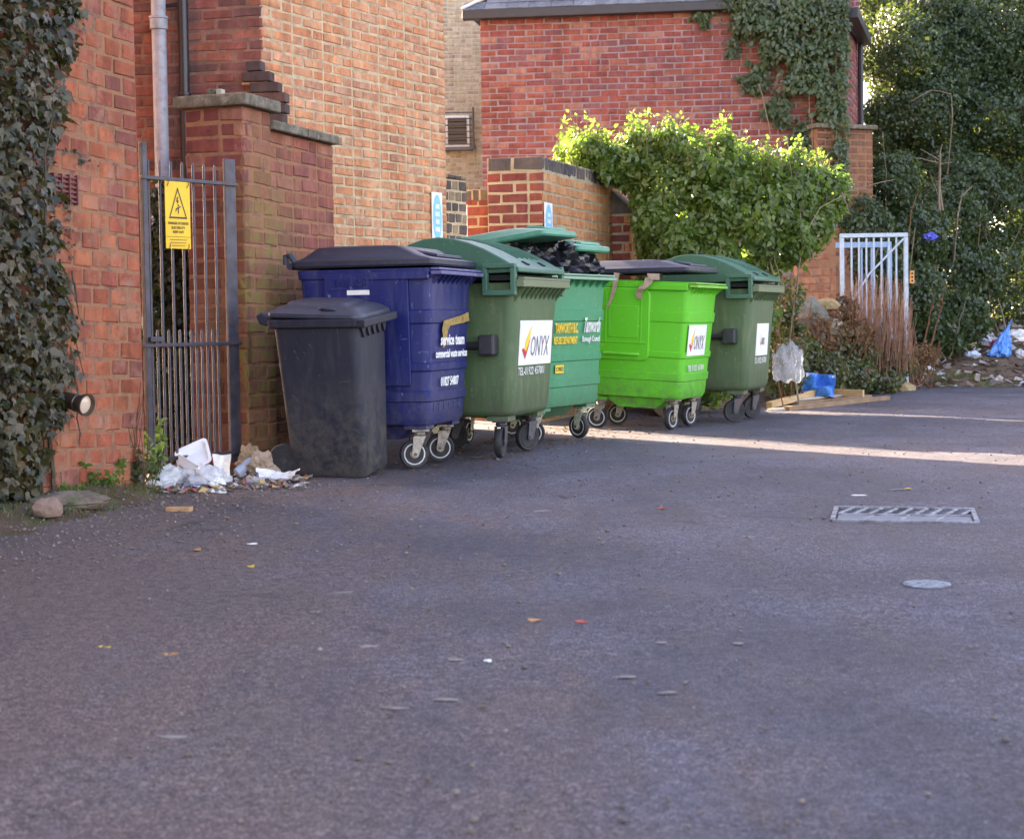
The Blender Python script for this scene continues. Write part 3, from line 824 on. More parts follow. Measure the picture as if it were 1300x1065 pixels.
for i in range(rows):
    xs_ = hip * i * 0.21
    k = 0
    x = xs_ + (0.15 if i % 2 else 0)
    while x < RL:
        sl_b.append((i, x)); x += 0.30
for k in range(4):
    r_ = random.Random(k)
    me = bpy.data.meshes.new('slate')
    th = 0.012
    v = [(-0.147, -0.02, 0.012), (0.147, -0.02 + r_.uniform(-.004, .004), 0.012), (0.147, 0.24, 0.0), (-0.147, 0.24, 0.0)]
    v2 = [(a, b__, c + th) for a, b__, c in v]
    me.from_pydata(v + v2, [], [(3, 2, 1, 0), (4, 5, 6, 7), (0, 1, 5, 4), (1, 2, 6, 5), (3, 0, 4, 7)])
    me.materials.append(SLATE)
    slate_me.append(me)
roof_m3 = Matrix((B3D, up3, nz)).transposed().to_4x4()
for i, x in sl_b:
    if i > 6: continue
    o = bpy.data.objects.new('slate', random.choice(slate_me))
    o.matrix_local = Matrix.Translation(rb[0] + zv + B3D * (x + 0.15) + up3 * (i * 0.21) - b3.location) @ roof_m3 @ Matrix.Rotation(random.uniform(-.01, .01), 4, 'Z')
    link(o, b3)
MB().box((0, 0, 0), (RL - hip * 1.5 - 0.1, RW - 1.47, 0.02)).build('upper_slates', SLATE, b3, xf=Matrix.Translation(rb[0] + zv + B3D * (RL / 2 + hip * 0.75 + 0.3) + up3 * (1.47 + (RW - 1.47) / 2) - b3.location) @ roof_m3)
bar(rb[0] + zv + nz * 0.03, rb[0] + zv + up3 * RW + B3D * hip * RW + nz * 0.03, 0.05, 0.03, 'hip_flashing', mat('lead', (0.55, 0.55, 0.56), 0.6), b3)
# left hip slope and back, closing the roof
MB().add([rb[0] + zv, rb[0] + zv + up3 * RW + B3D * hip * RW, B3L + Vector((1.9, 4.6, 0)) + zv, B3L + Vector((0.6, 4.2, 0)) + zv], [(3, 2, 1, 0)]).build('roof_hip', SLATE, b3, world=True)

# chimney stack rising behind the right end
ch = empty('chimney_stack', (5.0, 24.2, 0), label='red brick chimney stack behind the right end of the slate roof', cat='chimney')
MB().box((5.0, 24.2, 3.6), (0.85, 0.8, 7.2)).build('stack_core', MORTAR_GREY, ch, world=True)
emit(ch, lay(((4.575, 23.8, 0), (1, 0, 0), 0.85, 7.1), 0.09, 0.26, 'flemish', j=0.012, z0=2.4), BR_B3, 100, vis=lambda x, y: 1058 < x < 1095)
# low brown garden wall right of the long building
gw = empty('garden_wall', (4.7, 19.9, 0), label='low brown brick garden wall with tile coping below the red building', cat='wall')
BR_GW = brick_mat('brick_brown', [(0.25, 0.11, 0.06), (0.22, 0.095, 0.06), (0.28, 0.13, 0.075), (0.20, 0.10, 0.06)], dark=0.3)
gwa, gwb = P(1036, 160, 20.2), P(1106, 160, 20.5)
gd = Vector((gwb.x - gwa.x, gwb.y - gwa.y, 0)); gl = gd.length; gd.normalize()
go = Vector((gwa.x, gwa.y, 0)); gn = Vector((gd.y, -gd.x, 0))
ring = [go, go + gd * gl, go + gd * gl - gn * 0.25, go - gn * 0.25]
MB().loft([[(p.x, p.y, -0.05) for p in ring], [(p.x, p.y, 3.38) for p in ring]]).build('wall_core', MORTAR_RED, gw, world=True)
emit(gw, lay((go, gd, gl, 3.38), 0.09, 0.25, 'flemish', z0=1.8), BR_GW, 120, vis=lambda x, y: 145 < y < 240 and 1045 < x < 1105)
slab('coping', go + gd * gl / 2 - gn * 0.12, gl + 0.1, gd, 0.36, Vector((-gd.y, gd.x, 0)), 3.382, 0.06, STONE, gw)

# ---------------------------------------------------------------- lettering
def flat(name, polys, m, parent, fr, kind=None):
    """flat print: list of 2D outlines laid in frame fr (4x4: right, up, normal, origin)"""
    mb = MB()
    for p in polys:
        mb.add([fr @ Vector((x, y, 0)) for x, y in p], [tuple(range(len(p)))])
    return mb.build(name, m, parent)

def txt(name, s, w, h, fr, m, parent, shear=0.0, bold=0.012, ext=0.0006):
    cu = bpy.data.curves.new('lettering', 'FONT')
    cu.body = s
    cu.size = 1.0
    cu.resolution_u = 2
    cu.offset = bold
    cu.extrude = ext
    ob = bpy.data.objects.new('lettering', cu)
    COL.objects.link(ob)
    dg = bpy.context.evaluated_depsgraph_get()
    me = bpy.data.meshes.new_from_object(ob.evaluated_get(dg))
    bpy.data.objects.remove(ob)
    bpy.data.curves.remove(cu)
    co = np.zeros(len(me.vertices) * 3)
    me.vertices.foreach_get('co', co)
    co = co.reshape(-1, 3)
    lo, hi = co[:, :2].min(0), co[:, :2].max(0)
    x = ((co[:, 0] - lo[0]) / (hi[0] - lo[0]) - 0.5) * w
    y = ((co[:, 1] - lo[1]) / (hi[1] - lo[1]) - 0.5) * h
    x = x + shear * y
    A = np.array(fr)
    out = A[:3, 0][None] * x[:, None] + A[:3, 1][None] * y[:, None] + A[:3, 2][None] * co[:, 2:3] + A[:3, 3][None]
    me.vertices.foreach_set('co', out.astype(np.float32).ravel())
    me.update()
    me.materials.clear()
    me.materials.append(m)
    me.name = name
    return link(bpy.data.objects.new(name, me), parent)

def frame(o, r_, u_):
    o, r_, u_ = Vector(o), Vector(r_).normalized(), Vector(u_)
    u_ = (u_ - r_ * u_.dot(r_)).normalized()
    n = r_.cross(u_)
    return Matrix(((r_.x, u_.x, n.x, o.x), (r_.y, u_.y, n.y, o.y), (r_.z, u_.z, n.z, o.z), (0, 0, 0, 1)))
def fmove(fr, dx, dy, dz=0): return fr @ Matrix.Translation((dx, dy, dz))

def flatmat(name, col, rough=0.5): return mat(name, col, rough, 0.08, 20, 0.1, 200, 0.0)
M_WHITE, M_YEL, M_BLK = flatmat('print_white', (0.78, 0.78, 0.75)), flatmat('print_yellow', (0.80, 0.50, 0.02)), flatmat('print_black', (0.025, 0.022, 0.02))
M_GREYT, M_REDT, M_TICK = flatmat('print_grey', (0.20, 0.17, 0.18)), flatmat('print_red', (0.62, 0.035, 0.06)), flatmat('print_tick_yellow', (0.90, 0.62, 0.03))
M_FADED = mat('print_faded', (0.66, 0.66, 0.62), 0.6, 0.15, 12, 0.2, 70, 0.0)

# ---------------------------------------------------------------- gate
GA, GB = Vector((-2.13, 8.95, 0)), Vector((-1.695, 9.5, 0))
gang = math.atan2(GB.y - GA.y, GB.x - GA.x)
GL = (GB - GA).length
gate = empty('metal_gate', GA, gang, 'tall dark metal bar gate between the orange brick corner and the pier', 'gate')
def gz(px_y, x): # height of photo row at gate position x
    p = GA.lerp(GB, x / GL); yh = HOR - ROLL * (proj(p)[0] - 650)
    return H - (px_y - yh) / F * p.y
MB().box((0.012, 0, 1.0), (0.035, 0.035, 1.96)).build('post', DARKMETAL, gate, bevel=0.004)
MB().box((GL - 0.035, 0, 1.0), (0.085, 0.022, 1.86)).build('post', DARKMETAL, gate, bevel=0.004)
MB().box((GL / 2, -0.012, 1.775), (GL + 0.02, 0.03, 0.022)).build('rail', DARKMETAL, gate, bevel=0.003)
MB().box((GL / 2 - 0.01, -0.012, 0.80), (GL + 0.05, 0.034, 0.022)).build('rail', DARKMETAL, gate, bevel=0.003)
MB().box((GL / 2, -0.012, 0.13), (GL, 0.03, 0.022)).build('rail', DARKMETAL, gate, bevel=0.003)
nb = 7
for k in range(nb):
    x = 0.055 + k * (GL - 0.14) / (nb - 0.3)
    MB().tube([(x, 0.010, 0.10), (x, 0.010, 1.87), (x, 0.010, 1.885)], [0.0085, 0.0085, 0.004], 8).build('bar', DARKMETAL, gate, smooth=40)
for k in range(nb - 1):
    x = 0.055 + (k + 0.5) * (GL - 0.14) / (nb - 0.3)
    MB().tube([(x, 0.010, 0.10), (x, 0.010, 0.875), (x, 0.010, 0.89)], [0.0085, 0.0085, 0.004], 8).build('bar', DARKMETAL, gate, smooth=40)
MB().box((0.05, -0.03, 0.835), (0.09, 0.03, 0.03)).build('latch', DARKMETAL, gate, bevel=0.004)

sx0 = 0.235
SIGN_Y = mat('sign_yellow', (0.80, 0.47, 0.008), 0.45, 0.08, 6, 0.08, 60, 0.0)
sr = Vector((GB.x - GA.x, GB.y - GA.y, 0)).normalized()
sn = Vector((sr.y, -sr.x, 0))
so = GA + sr * sx0 + sn * 0.032 + Vector((0, 0, 1.565))
sg = empty('warning_sign', so - Vector((0, 0, 0.20)), label='yellow electricity warning sign tied to the bar gate', cat='sign')
fr = frame(Vector((0, 0, 0.20)), sr, (0, 0, 1))
SW, SH = 0.185, 0.395
mb = MB(); mb.box((0, 0, -0.003), (SW, SH, 0.004)); mb.build('plate', SIGN_Y, sg, xf=fr)
tri = [(-0.068, -0.02), (0.068, -0.02), (0, 0.165)]
def ringpoly(p, k):
    c = (sum(q[0] for q in p) / 3, sum(q[1] for q in p) / 3)
    inn = [(c[0] + (q[0] - c[0]) * k, c[1] + (q[1] - c[1]) * k) for q in p]
    return [[p[i], p[(i + 1) % 3], inn[(i + 1) % 3], inn[i]] for i in range(3)]
flat('triangle', ringpoly(tri, 0.84), M_BLK, sg, fmove(fr, 0, 0, 0.0015))
flat('pictogram', [[(-0.006, 0.105), (0.004, 0.108), (-0.002, 0.086), (0.008, 0.088), (-0.002, 0.062), (-0.004, 0.078), (-0.012, 0.076)],
                   [(-0.004, 0.058), (0.006, 0.064), (0.010, 0.056), (0.002, 0.050)], [(-0.016, 0.040), (0.020, 0.055), (0.022, 0.049), (-0.012, 0.032)],
                   [(-0.020, 0.020), (-0.014, 0.022), (-0.004, 0.044), (-0.012, 0.040)], [(0.000, 0.008), (0.005, 0.008), (0.008, 0.040), (0.000, 0.040)]], M_BLK, sg, fmove(fr, 0, 0, 0.0015))
for s, y, w, h in (('DANGER OF DEATH', -0.048, 0.150, 0.016), ('ELECTRICITY', -0.074, 0.100, 0.015), ('KEEP OUT', -0.099, 0.080, 0.015)):
    txt('lettering', s, w, h, fmove(fr, 0, y, 0.0015), M_BLK, sg)
flat('rule', [[(-0.09, -0.129), (0.09, -0.129), (0.09, -0.1265), (-0.09, -0.1265)]], M_BLK, sg, fmove(fr, 0, 0, 0.0015))
for y, w in ((-0.145, 0.13), (-0.163, 0.12), (-0.180, 0.10)):   # small print too fine to read: broken dark lines
    n_ = 9
    flat('small_print', [[(-w / 2 + w * (i + 0.1) / n_, y - 0.003), (-w / 2 + w * (i + 0.8) / n_, y - 0.003), (-w / 2 + w * (i + 0.8) / n_, y + 0.003), (-w / 2 + w * (i + 0.1) / n_, y + 0.003)] for i in range(n_)], mat('print_brown', (0.25, 0.15, 0.02)), sg, fmove(fr, 0, 0, 0.0015))
for x, y in ((-0.075, 0.185), (0.075, 0.182), (-0.07, -0.185), (0.07, -0.185)):
    mb = MB().tube([(x - 0.006, y - 0.018, 0.003), (x + 0.002, y, 0.008), (x + 0.008, y + 0.018, 0.0)], 0.0022, 5)
    mb.build('cable_tie', M_BLK, sg, xf=fr)

# ---------------------------------------------------------------- spotlight on the near wall
lp = P(97, 511, 7.90)
lampo = empty('spotlight', lp, label='round bulkhead spotlight with bright lens on the ivy-edged orange wall', cat='lamp')
ax = Vector((0.86, -0.46, -0.16)).normalized()
fr = frame((0, 0, 0), ax.cross(Vector((0, 0, 1))).normalized() * -1, (0, 0, 1))
# local z of this frame is the beam axis
axf = Matrix.Translation((0, 0, 0)) @ ax.to_track_quat('Z', 'Y').to_matrix().to_4x4()
LM = mat('lamp_bronze', (0.10, 0.07, 0.055), 0.35, 0.2, 20, 0.1, 80, 0.0, 0.6)
MB().lathe([(0.02, -0.075), (0.043, -0.07), (0.043, 0.0), (0.047, 0.004), (0.047, 0.014), (0.043, 0.018), (0.050, 0.055), (0.058, 0.062), (0.058, 0.078), (0.050, 0.078), (0.047, 0.055), (0.02, 0.05)], 20, axis='z').build('housing', LM, lampo, xf=axf, smooth=35)
lm, lt, lb, _ = new_mat('lamp_lens')
lb.inputs['Base Color'].default_value = (0.34, 0.30, 0.26, 1); lb.inputs['Roughness'].default_value = 0.15
lb.inputs['Emission Color'].default_value = (1.0, 0.80, 0.55, 1); lb.inputs['Emission Strength'].default_value = 0.03
MB().lathe([(0.001, 0.070), (0.030, 0.066), (0.049, 0.056), (0.049, 0.052), (0.001, 0.050)], 20, axis='z').build('lens', lm, lampo, xf=axf, smooth=35)
dw = (lp - LW_C).dot(LW_N)
MB().tube([-ax * 0.05, -ax * 0.06 - LW_N * (dw * 0.5), -LW_N * (dw - 0.005) - LW_D * 0.03], 0.014, 8).build('bracket', LM, lampo, smooth=40)
MB().lathe([(0.001, 0), (0.04, 0), (0.036, 0.016), (0.001, 0.018)], 16, axis='z').build('wall_rose', LM, lampo, xf=Matrix.Translation(-LW_N * (dw - 0.004) - LW_D * 0.03) @ LW_N.to_track_quat('Z', 'Y').to_matrix().to_4x4(), smooth=35)

# ---------------------------------------------------------------- blue and white notices
M_SKYB = flatmat('print_sky_blue', (0.16, 0.48, 0.78))
def notice(o, r_, w, h, label):
    e = empty('notice_sign', o, label=label, cat='sign', group='blue and white oval notices')
    f_ = frame((0, 0, 0), r_, (0, 0, 1))
    MB().box((0, 0, 0), (w, h, 0.006)).build('board', WHITE, e, xf=f_, bevel=0.001)
    flat('oval', [[(0.43 * w * math.cos(2 * math.pi * k / 28), 0.46 * h * math.sin(2 * math.pi * k / 28)) for k in range(28)]], M_SKYB, e, fmove(f_, 0, 0, 0.0045))
    for k, ww in enumerate((0.38, 0.42, 0.36, 0.46)):
        y = h * (0.22 - 0.15 * k)
        n_ = 4
        W2 = ww * w
        flat('lettering', [[(-W2 / 2 + W2 * i / n_, y - h * 0.045), (-W2 / 2 + W2 * (i + 0.78) / n_, y - h * 0.045), (-W2 / 2 + W2 * (i + 0.78) / n_, y + h * 0.045), (-W2 / 2 + W2 * i / n_, y + h * 0.045)] for i in range(n_)], M_WHITE, e, fmove(f_, 0, 0, 0.007))
no = B2A + B2D * 2.13 + B2N * 0.02
notice(no + Vector((0, 0, 1.78)), B2D, 0.15, 0.42, 'blue oval notice on white board on the pale orange building')
notice(P3 + W3D * 0.10 + W3N * 0.02 + Vector((0, 0, 1.79)), W3D, 0.20, 0.40, 'blue oval notice on white board on the crimson pier corner')

# white post in the gap
wp = P(593, 300, 14.02)
wpo = empty('white_post', (wp.x, wp.y, 0), label='slim white post beside the low dark-coped brick wall', cat='post')
MB().box((0, 0, 0.99), (0.03, 0.03, 1.98)).build('shaft', WHITE, wpo, bevel=0.003)
MB().tube([(-0.0, 0, 1.93), (-0.02, 0, 2.0), (-0.075, 0, 2.02)], 0.014, 8).build('arm', WHITE, wpo, smooth=40)

# ---------------------------------------------------------------- bins
RUB = mat('tyre_rubber', (0.018, 0.018, 0.02), 0.75, 0.25, 40, 0.2, 200, 0.3, dirt=(0.07, 0.06, 0.055), dscale=14, dth=(0.5, 0.8))
ZINC = mat('caster_zinc', (0.30, 0.27, 0.235), 0.45, 0.25, 40, 0.2, 150, 0.2, 0.6, dirt=(0.20, 0.13, 0.08), dscale=35, dth=(0.5, 0.7))
CREAM = mat('caster_cream', (0.48, 0.48, 0.36), 0.5, 0.2, 40, 0.2, 150, 0.2, dirt=(0.22, 0.19, 0.12), dscale=35, dth=(0.55, 0.7))
RIMW = mat('rim_white', (0.55, 0.54, 0.52), 0.45, 0.2, 30, 0.15, 150, 0.1)
RIMT = mat('rim_tan', (0.33, 0.24, 0.16), 0.6, 0.3, 30, 0.2, 150, 0.2)
BLKP = mat('black_plastic', (0.022, 0.022, 0.026), 0.5, 0.25, 14, 0.15, 90, 0.1, dirt=(0.055, 0.052, 0.055), dscale=7, dth=(0.5, 0.8))
HOLLOW_SHADE = mat('hollow_shade', (0.01, 0.01, 0.01), 0.9)  # near-black colour painting the shade of openings and recesses

def caster(root, x, y, ztop, yaw, fork_m, rim_m, hub_m, r=0.092):
    mb = MB()
    mb.box((0, 0, ztop - 0.008), (0.11, 0.10, 0.016))
    mb.lathe([(0.036, ztop - 0.016), (0.042, ztop - 0.03), (0.034, ztop - 0.042)], 12, axis='z')
    c = Vector((-0.035, 0, r))
    for s in (-1, 1):
        y0, y1 = s * 0.034, s * 0.039
        poly = [(0.035, ztop - 0.042), (-0.045, ztop - 0.042), (c.x - 0.022, c.z - 0.012), (c.x + 0.002, c.z - 0.024), (c.x + 0.022, c.z - 0.012)]
        mb.prism(poly[::-1] if s > 0 else poly[::-1], 'y', min(y0, y1), max(y0, y1))
    mb.box((-0.005, 0, ztop - 0.044), (0.078, 0.078, 0.006))
    o = mb.build('caster', fork_m, root, bevel=0.002)
    o.location = (x, y, 0.0)
    o.rotation_euler = (0, 0, yaw)
    w = 0.022
    MB().lathe([(r * 0.74, -w * 0.8), (r * 0.93, -w), (r * 0.985, -w * 0.7), (r, -w * 0.2), (r, w * 0.2), (r * 0.985, w * 0.7), (r * 0.93, w), (r * 0.74, w * 0.8)], 28, tuple(c)).build('tyre', RUB, o, smooth=50)
    mr = MB()
    for s in (-1, 1):
        mr.lathe([(r * 0.60, s * w * 0.5), (r * 0.745, s * w * 0.86), (r * 0.70, s * w * 0.95), (r * 0.60, s * w * 0.62)][::(1 if s > 0 else -1)], 24, tuple(c))
    mr.build('rim', rim_m, o, smooth=50)
    MB().lathe([(0.004, -w * 0.9), (r * 0.30, -w * 0.85), (r * 0.36, -w * 0.5), (r * 0.62, -w * 0.45), (r * 0.62, w * 0.45), (r * 0.36, w * 0.5), (r * 0.30, w * 0.85), (0.004, w * 0.9)], 20, tuple(c)).build('hub', hub_m, o, smooth=40)
    MB().lathe([(0.004, -0.044), (0.011, -0.044), (0.011, 0.044), (0.004, 0.044)], 8, tuple(c)).build('axle', DARKMETAL, o)
    return o

def bin_root(name, label, cat, X0, Y0, th, L, D):
    """X0,Y0: near front corner on plan; th: turn of the row; local +x is the front, +y along the row"""
    fx_, fy_ = Vector((math.cos(th), -math.sin(th), 0)), Vector((math.sin(th), math.cos(th), 0))
    c = Vector((X0, Y0, 0)) - fx_ * D / 2 + fy_ * L / 2
    return empty(name, c, -th, label, cat, 'wheeled waste containers along the wall')

def sheared(fr_, T): return T @ fr_

def onyx(root, ff, yc, zc, w, h, small=False):
    f_ = ff(yc, zc, 0.004)
    MB().box((0, 0, 0), (w, h, 0.004)).build('logo_board', M_WHITE, root, xf=f_)
    g = fmove(f_, 0, 0, 0.0036)
    k = 0.45 if small else 1.0
    X = lambda x, y: (x * w * k, y * h * (0.5 if small else 1.0) - (0.02 * h if small else 0))
    flat('logo_tick', [[X(-0.36, -0.13), X(-0.28, -0.2), X(-0.14, 0.40), X(-0.30, 0.12)]], M_TICK, root, g)
    flat('logo_tick', [[X(-0.43, -0.14), X(-0.37, -0.12), X(-0.30, -0.20), X(-0.17, 0.16), X(-0.25, -0.16), X(-0.32, -0.37)]], M_REDT, root, fmove(g, 0, 0, 0.0004))
    c = X(0.12, -0.08)
    txt('logo_lettering', 'ONYX', w * 0.56 * k, h * 0.46 * (0.5 if small else 1), fmove(g, c[0], c[1]), M_GREYT, root, shear=0.12, bold=0.0)

def flat_lid(mb, D, L, z, half=None, hgt=0.095):
    """shallow hipped lid; half: (y0, y1) range"""
    y0, y1 = half if half else (-L / 2 - 0.03, L / 2 + 0.03)
    cy, dy = (y0 + y1) / 2, y1 - y0
    dx = D + 0.06
    rr = lambda sx0, sx1, iy, r_, zz: rrect(dx - sx0 - sx1, dy - 2 * iy, r_, zz, 4, (sx0 - sx1) / 2, cy)
    mb.loft([rr(0.01, 0.01, 0.008, 0.03, z), rr(0, 0, 0, 0.035, z + 0.012), rr(0, 0, 0, 0.035, z + 0.040), rr(0.006, 0.012, 0.008, 0.04, z + 0.046),
             rr(0.05, 0.10, 0.03, 0.05, z + 0.065), rr(0.14, 0.24, 0.06, 0.05, z + hgt - 0.008), rr(0.20, 0.34, 0.09, 0.05, z + hgt)])

def lid_grip(D, y0, y1, z, m, parent, T):
    """raised lip round the hand grip near the lid's front edge"""
    x0, x1 = D / 2 - 0.155, D / 2 - 0.03
    za, zb_ = z + 0.086, z + 0.062
    mb = MB()
    th = 0.014
    for (a, b_) in (((x0, y0, za), (x0, y1, za)), ((x1, y0, zb_), (x1, y1, zb_)), ((x0, y0, za), (x1, y0, zb_)), ((x0, y1, za), (x1, y1, zb_))):
        mb.tube([a, b_], th, 6)
    mb.build('lid_grip', m, parent, xf=T, smooth=40)

def panel_bin(label, X0, Y0, th, L, D, body_m, lid_m, rim_m, fork_m, rim_w, hub_m, zt=1.22, zb=0.265, tilt=0.0, yaws=(0, 0, 0, 0), lid='closed', panel='plain', scuff=None, name='waste_container'):
    root = bin_root(name, label, 'waste bin', X0, Y0, th, L, D)
    T = Matrix.Translation((0, 0, zb)) @ Matrix.Rotation(tilt, 4, 'Y') @ Matrix.Translation((0, 0, -zb))
    ix, iy = 0.055, 0.042
    def dims(z):
        k = (zt - z) / (zt - zb)
        return D - 2 * ix * k, L - 2 * iy * k
    rings = []
    prof = [(zb - 0.0, -0.045), (zb + 0.012, -0.012), (zb + 0.045, 0.0)]
    for a, b_ in ((0.42, 0.485), (0.61, 0.66), (0.905, 0.987)):
        prof += [(a - 0.004, 0.0), (a + 0.004, 0.009), (b_ - 0.004, 0.010), (b_ + 0.005, 0.0)]
    prof += [(zt - 0.06, 0.0), (zt - 0.055, 0.012), (zt, 0.014)]
    for z, e in prof:
        dx, dy = dims(z)
        rings.append(rrect(dx + 2 * e, dy + 2 * e, 0.055, z, 5))
    MB().loft(rings).build('body', body_m, root, xf=T, smooth=42)
    dx, dy = dims(zb)
    MB().loft([rrect(dx * 0.42, dy * 0.72, 0.03, zb - 0.085, 3), rrect(dx * 0.74, dy * 0.80, 0.03, zb + 0.01, 3)]).build('underbody', body_m, root, xf=T, smooth=30)
    MB().loft([rrect(D - 0.05, L - 0.05, 0.04, zt + 0.0005, 4), rrect(D - 0.06, L - 0.06, 0.04, zt + 0.003, 4)]).build('inside', HOLLOW_SHADE, root, xf=T)  # black sheet on the capped body paints its shaded opening
    # front lifting rail with gussets
    zl = zt - 0.035
    o = MB().box((D / 2 + 0.040, 0, zl + 0.004), (0.072, L + 0.05, 0.022)).box((D / 2 + 0.034, 0, zl + 0.028), (0.058, L + 0.05, 0.014)).build('lifting_rail', rim_m, root, xf=T, bevel=0.004)
    for k in range(9):
        y = -L / 2 + 0.05 + k * (L - 0.1) / 8
        MB().prism([(D / 2 - 0.02, zl - 0.075), (D / 2 + 0.055, zl - 0.008), (D / 2 - 0.02, zl - 0.008)], 'y', y - 0.007, y + 0.007).build('gusset', body_m, o, xf=T)
    # side lip along the near and far side
    for s in (-1, 1):
        MB().box((D * 0.27, s * (L / 2 + 0.016), zt - 0.045), (D * 0.44, 0.03, 0.05)).build('side_lip', body_m, root, xf=T, bevel=0.006)
    sl = iy / (zt - zb)
    def side(x, z, off):   # frame on the near side face
        y = -(L / 2 - iy * (zt - z) / (zt - zb)) - off
        return T @ frame((x, y, z), (1, 0, 0), (0, -sl, 1))
    sf = ix / (zt - zb)
    def ff(y, z, off):
        return T @ frame((D / 2 - ix * (zt - z) / (zt - zb) + off + 0.008, y, z), (0, 1, 0), (sf, 0, 1))
    # raised panel on the near side
    if panel == 'hatch':
        pw, ph = 0.46, 0.60
        f_ = side(-0.10, zt - 0.06 - ph / 2, 0.0)
        rr = lambda w, h, r_, z: [(x, y, z) for x, y, _ in rrect(w, h, r_, 0, 4)]
        MB().loft([rr(pw + 0.02, ph, 0.06, -0.01), rr(pw + 0.02, ph, 0.06, 0.010), rr(pw, ph - 0.02, 0.055, 0.020)]).build('side_panel', body_m, root, xf=f_, smooth=30)
        fr2 = fmove(f_, 0.01, 0.02, 0.018)
        MB().loft([rr(0.27, 0.27, 0.012, 0.0), rr(0.26, 0.26, 0.012, 0.008)]).build('panel_inset', body_m, root, xf=fr2, smooth=30)
        mgv = MB()
        for x in (-0.155, 0.155): mgv.box((x, 0, 0), (0.012, ph * 0.72, 0.012))
        mgv.box((0, -0.20, 0.0), (0.40, 0.012, 0.012))
        mgv.build('panel_rib', body_m, root, xf=fmove(f_, 0.01, 0.05, 0.020), bevel=0.003)
        MB().tube([(-0.15, 0, 0), (-0.14, 0, 0.014), (0.14, 0, 0.014), (0.15, 0, 0)], 0.014, 8).build('panel_handle', body_m, root, xf=fmove(f_, 0, -0.245, 0.020), smooth=50)
    else:
        pw, ph = 0.56, 0.70
        f_ = side(0.02, zt - 0.025 - ph / 2, 0.012)
        MB().box((0, 0, 0.004), (pw, ph, 0.014)).build('side_panel', body_m, root, xf=f_, bevel=0.005)
        txt('embossed_lettering', 'TAYLOR', 0.25, 0.05, fmove(f_, -0.10, ph / 2 - 0.055, 0.012), body_m, root, ext=0.006)
        MB().box((-0.10, ph / 2 - 0.098, 0.012), (0.30, 0.010, 0.008)).build('panel_rib', body_m, root, xf=f_, bevel=0.002)
    # hinge bar at the back
    MB().tube([(-D / 2 - 0.045, -L / 2 - 0.02, zt + 0.03), (-D / 2 - 0.045, L / 2 + 0.02, zt + 0.03)], 0.022, 10).build('hinge_bar', lid_m, root, xf=T, smooth=40)
    # lid
    if lid == 'closed':
        mb = MB(); flat_lid(mb, D, L, zt + 0.014, hgt=0.135)
        lo = mb.build('lid', lid_m, root, xf=T, smooth=30)
        lid_grip(D, -L * 0.30, L * 0.30, zt + 0.018, lid_m, lo, T)
        for s in (-1, 1):
            MB().tube([(-D / 2 - 0.01, s * (L / 2 + 0.005), zt + 0.05), (-D / 2 - 0.045, s * (L / 2 + 0.005), zt + 0.10), (-D / 2 - 0.075, s * (L / 2 + 0.005), zt + 0.095), (-D / 2 - 0.075, s * (L / 2 + 0.005), zt + 0.04)], 0.020, 8).build('hinge_ear', lid_m, lo, xf=T, smooth=40)
    elif lid == 'ajar':
        TL = Matrix.Translation((-D / 2, 0, zt + 0.03)) @ Matrix.Rotation(R(0.2), 4, 'Y') @ Matrix.Translation((D / 2, 0, -zt - 0.03))
        TL = Matrix.Translation((0.02, 0, 0.05)) @ TL
        mb = MB(); flat_lid(mb, D, L, zt + 0.01, hgt=0.11)
        lo = mb.build('lid', lid_m, root, xf=TL, smooth=30)
        lid_grip(D, -L * 0.30, L * 0.30, zt + 0.01, lid_m, lo, TL)
    elif lid == 'split':
        for (ya, yb, ang, zz) in ((-L / 2 - 0.03, -0.01, -6.5, 0.165), (0.01, L / 2 + 0.03, -1.5, 0.15)):
            TL = Matrix.Translation((-D / 2, 0, zt + zz)) @ Matrix.Rotation(R(ang), 4, 'Y') @ Matrix.Translation((D / 2, 0, -zt - zz))
            mb = MB(); flat_lid(mb, D, L, zt + zz, (ya, yb), hgt=0.10)
            lo = mb.build('lid', lid_m, root, xf=TL, smooth=30)
            lid_grip(D, ya + 0.10, yb - 0.10, zt + zz, lid_m, lo, TL)
    bx_, by_ = D / 2 - ix - 0.10, L / 2 - iy - 0.10
    for (sx_, sy_), yw in zip(((1, -1), (1, 1), (-1, -1), (-1, 1)), yaws):
        caster(root, sx_ * bx_, sy_ * by_, zb - 0.018, yw, fork_m, rim_w, hub_m)
        MB().box((sx_ * bx_, sy_ * by_, zb - 0.006), (0.15, 0.14, 0.024)).build('caster_bracket', body_m, root)
    return root, ff, side, T

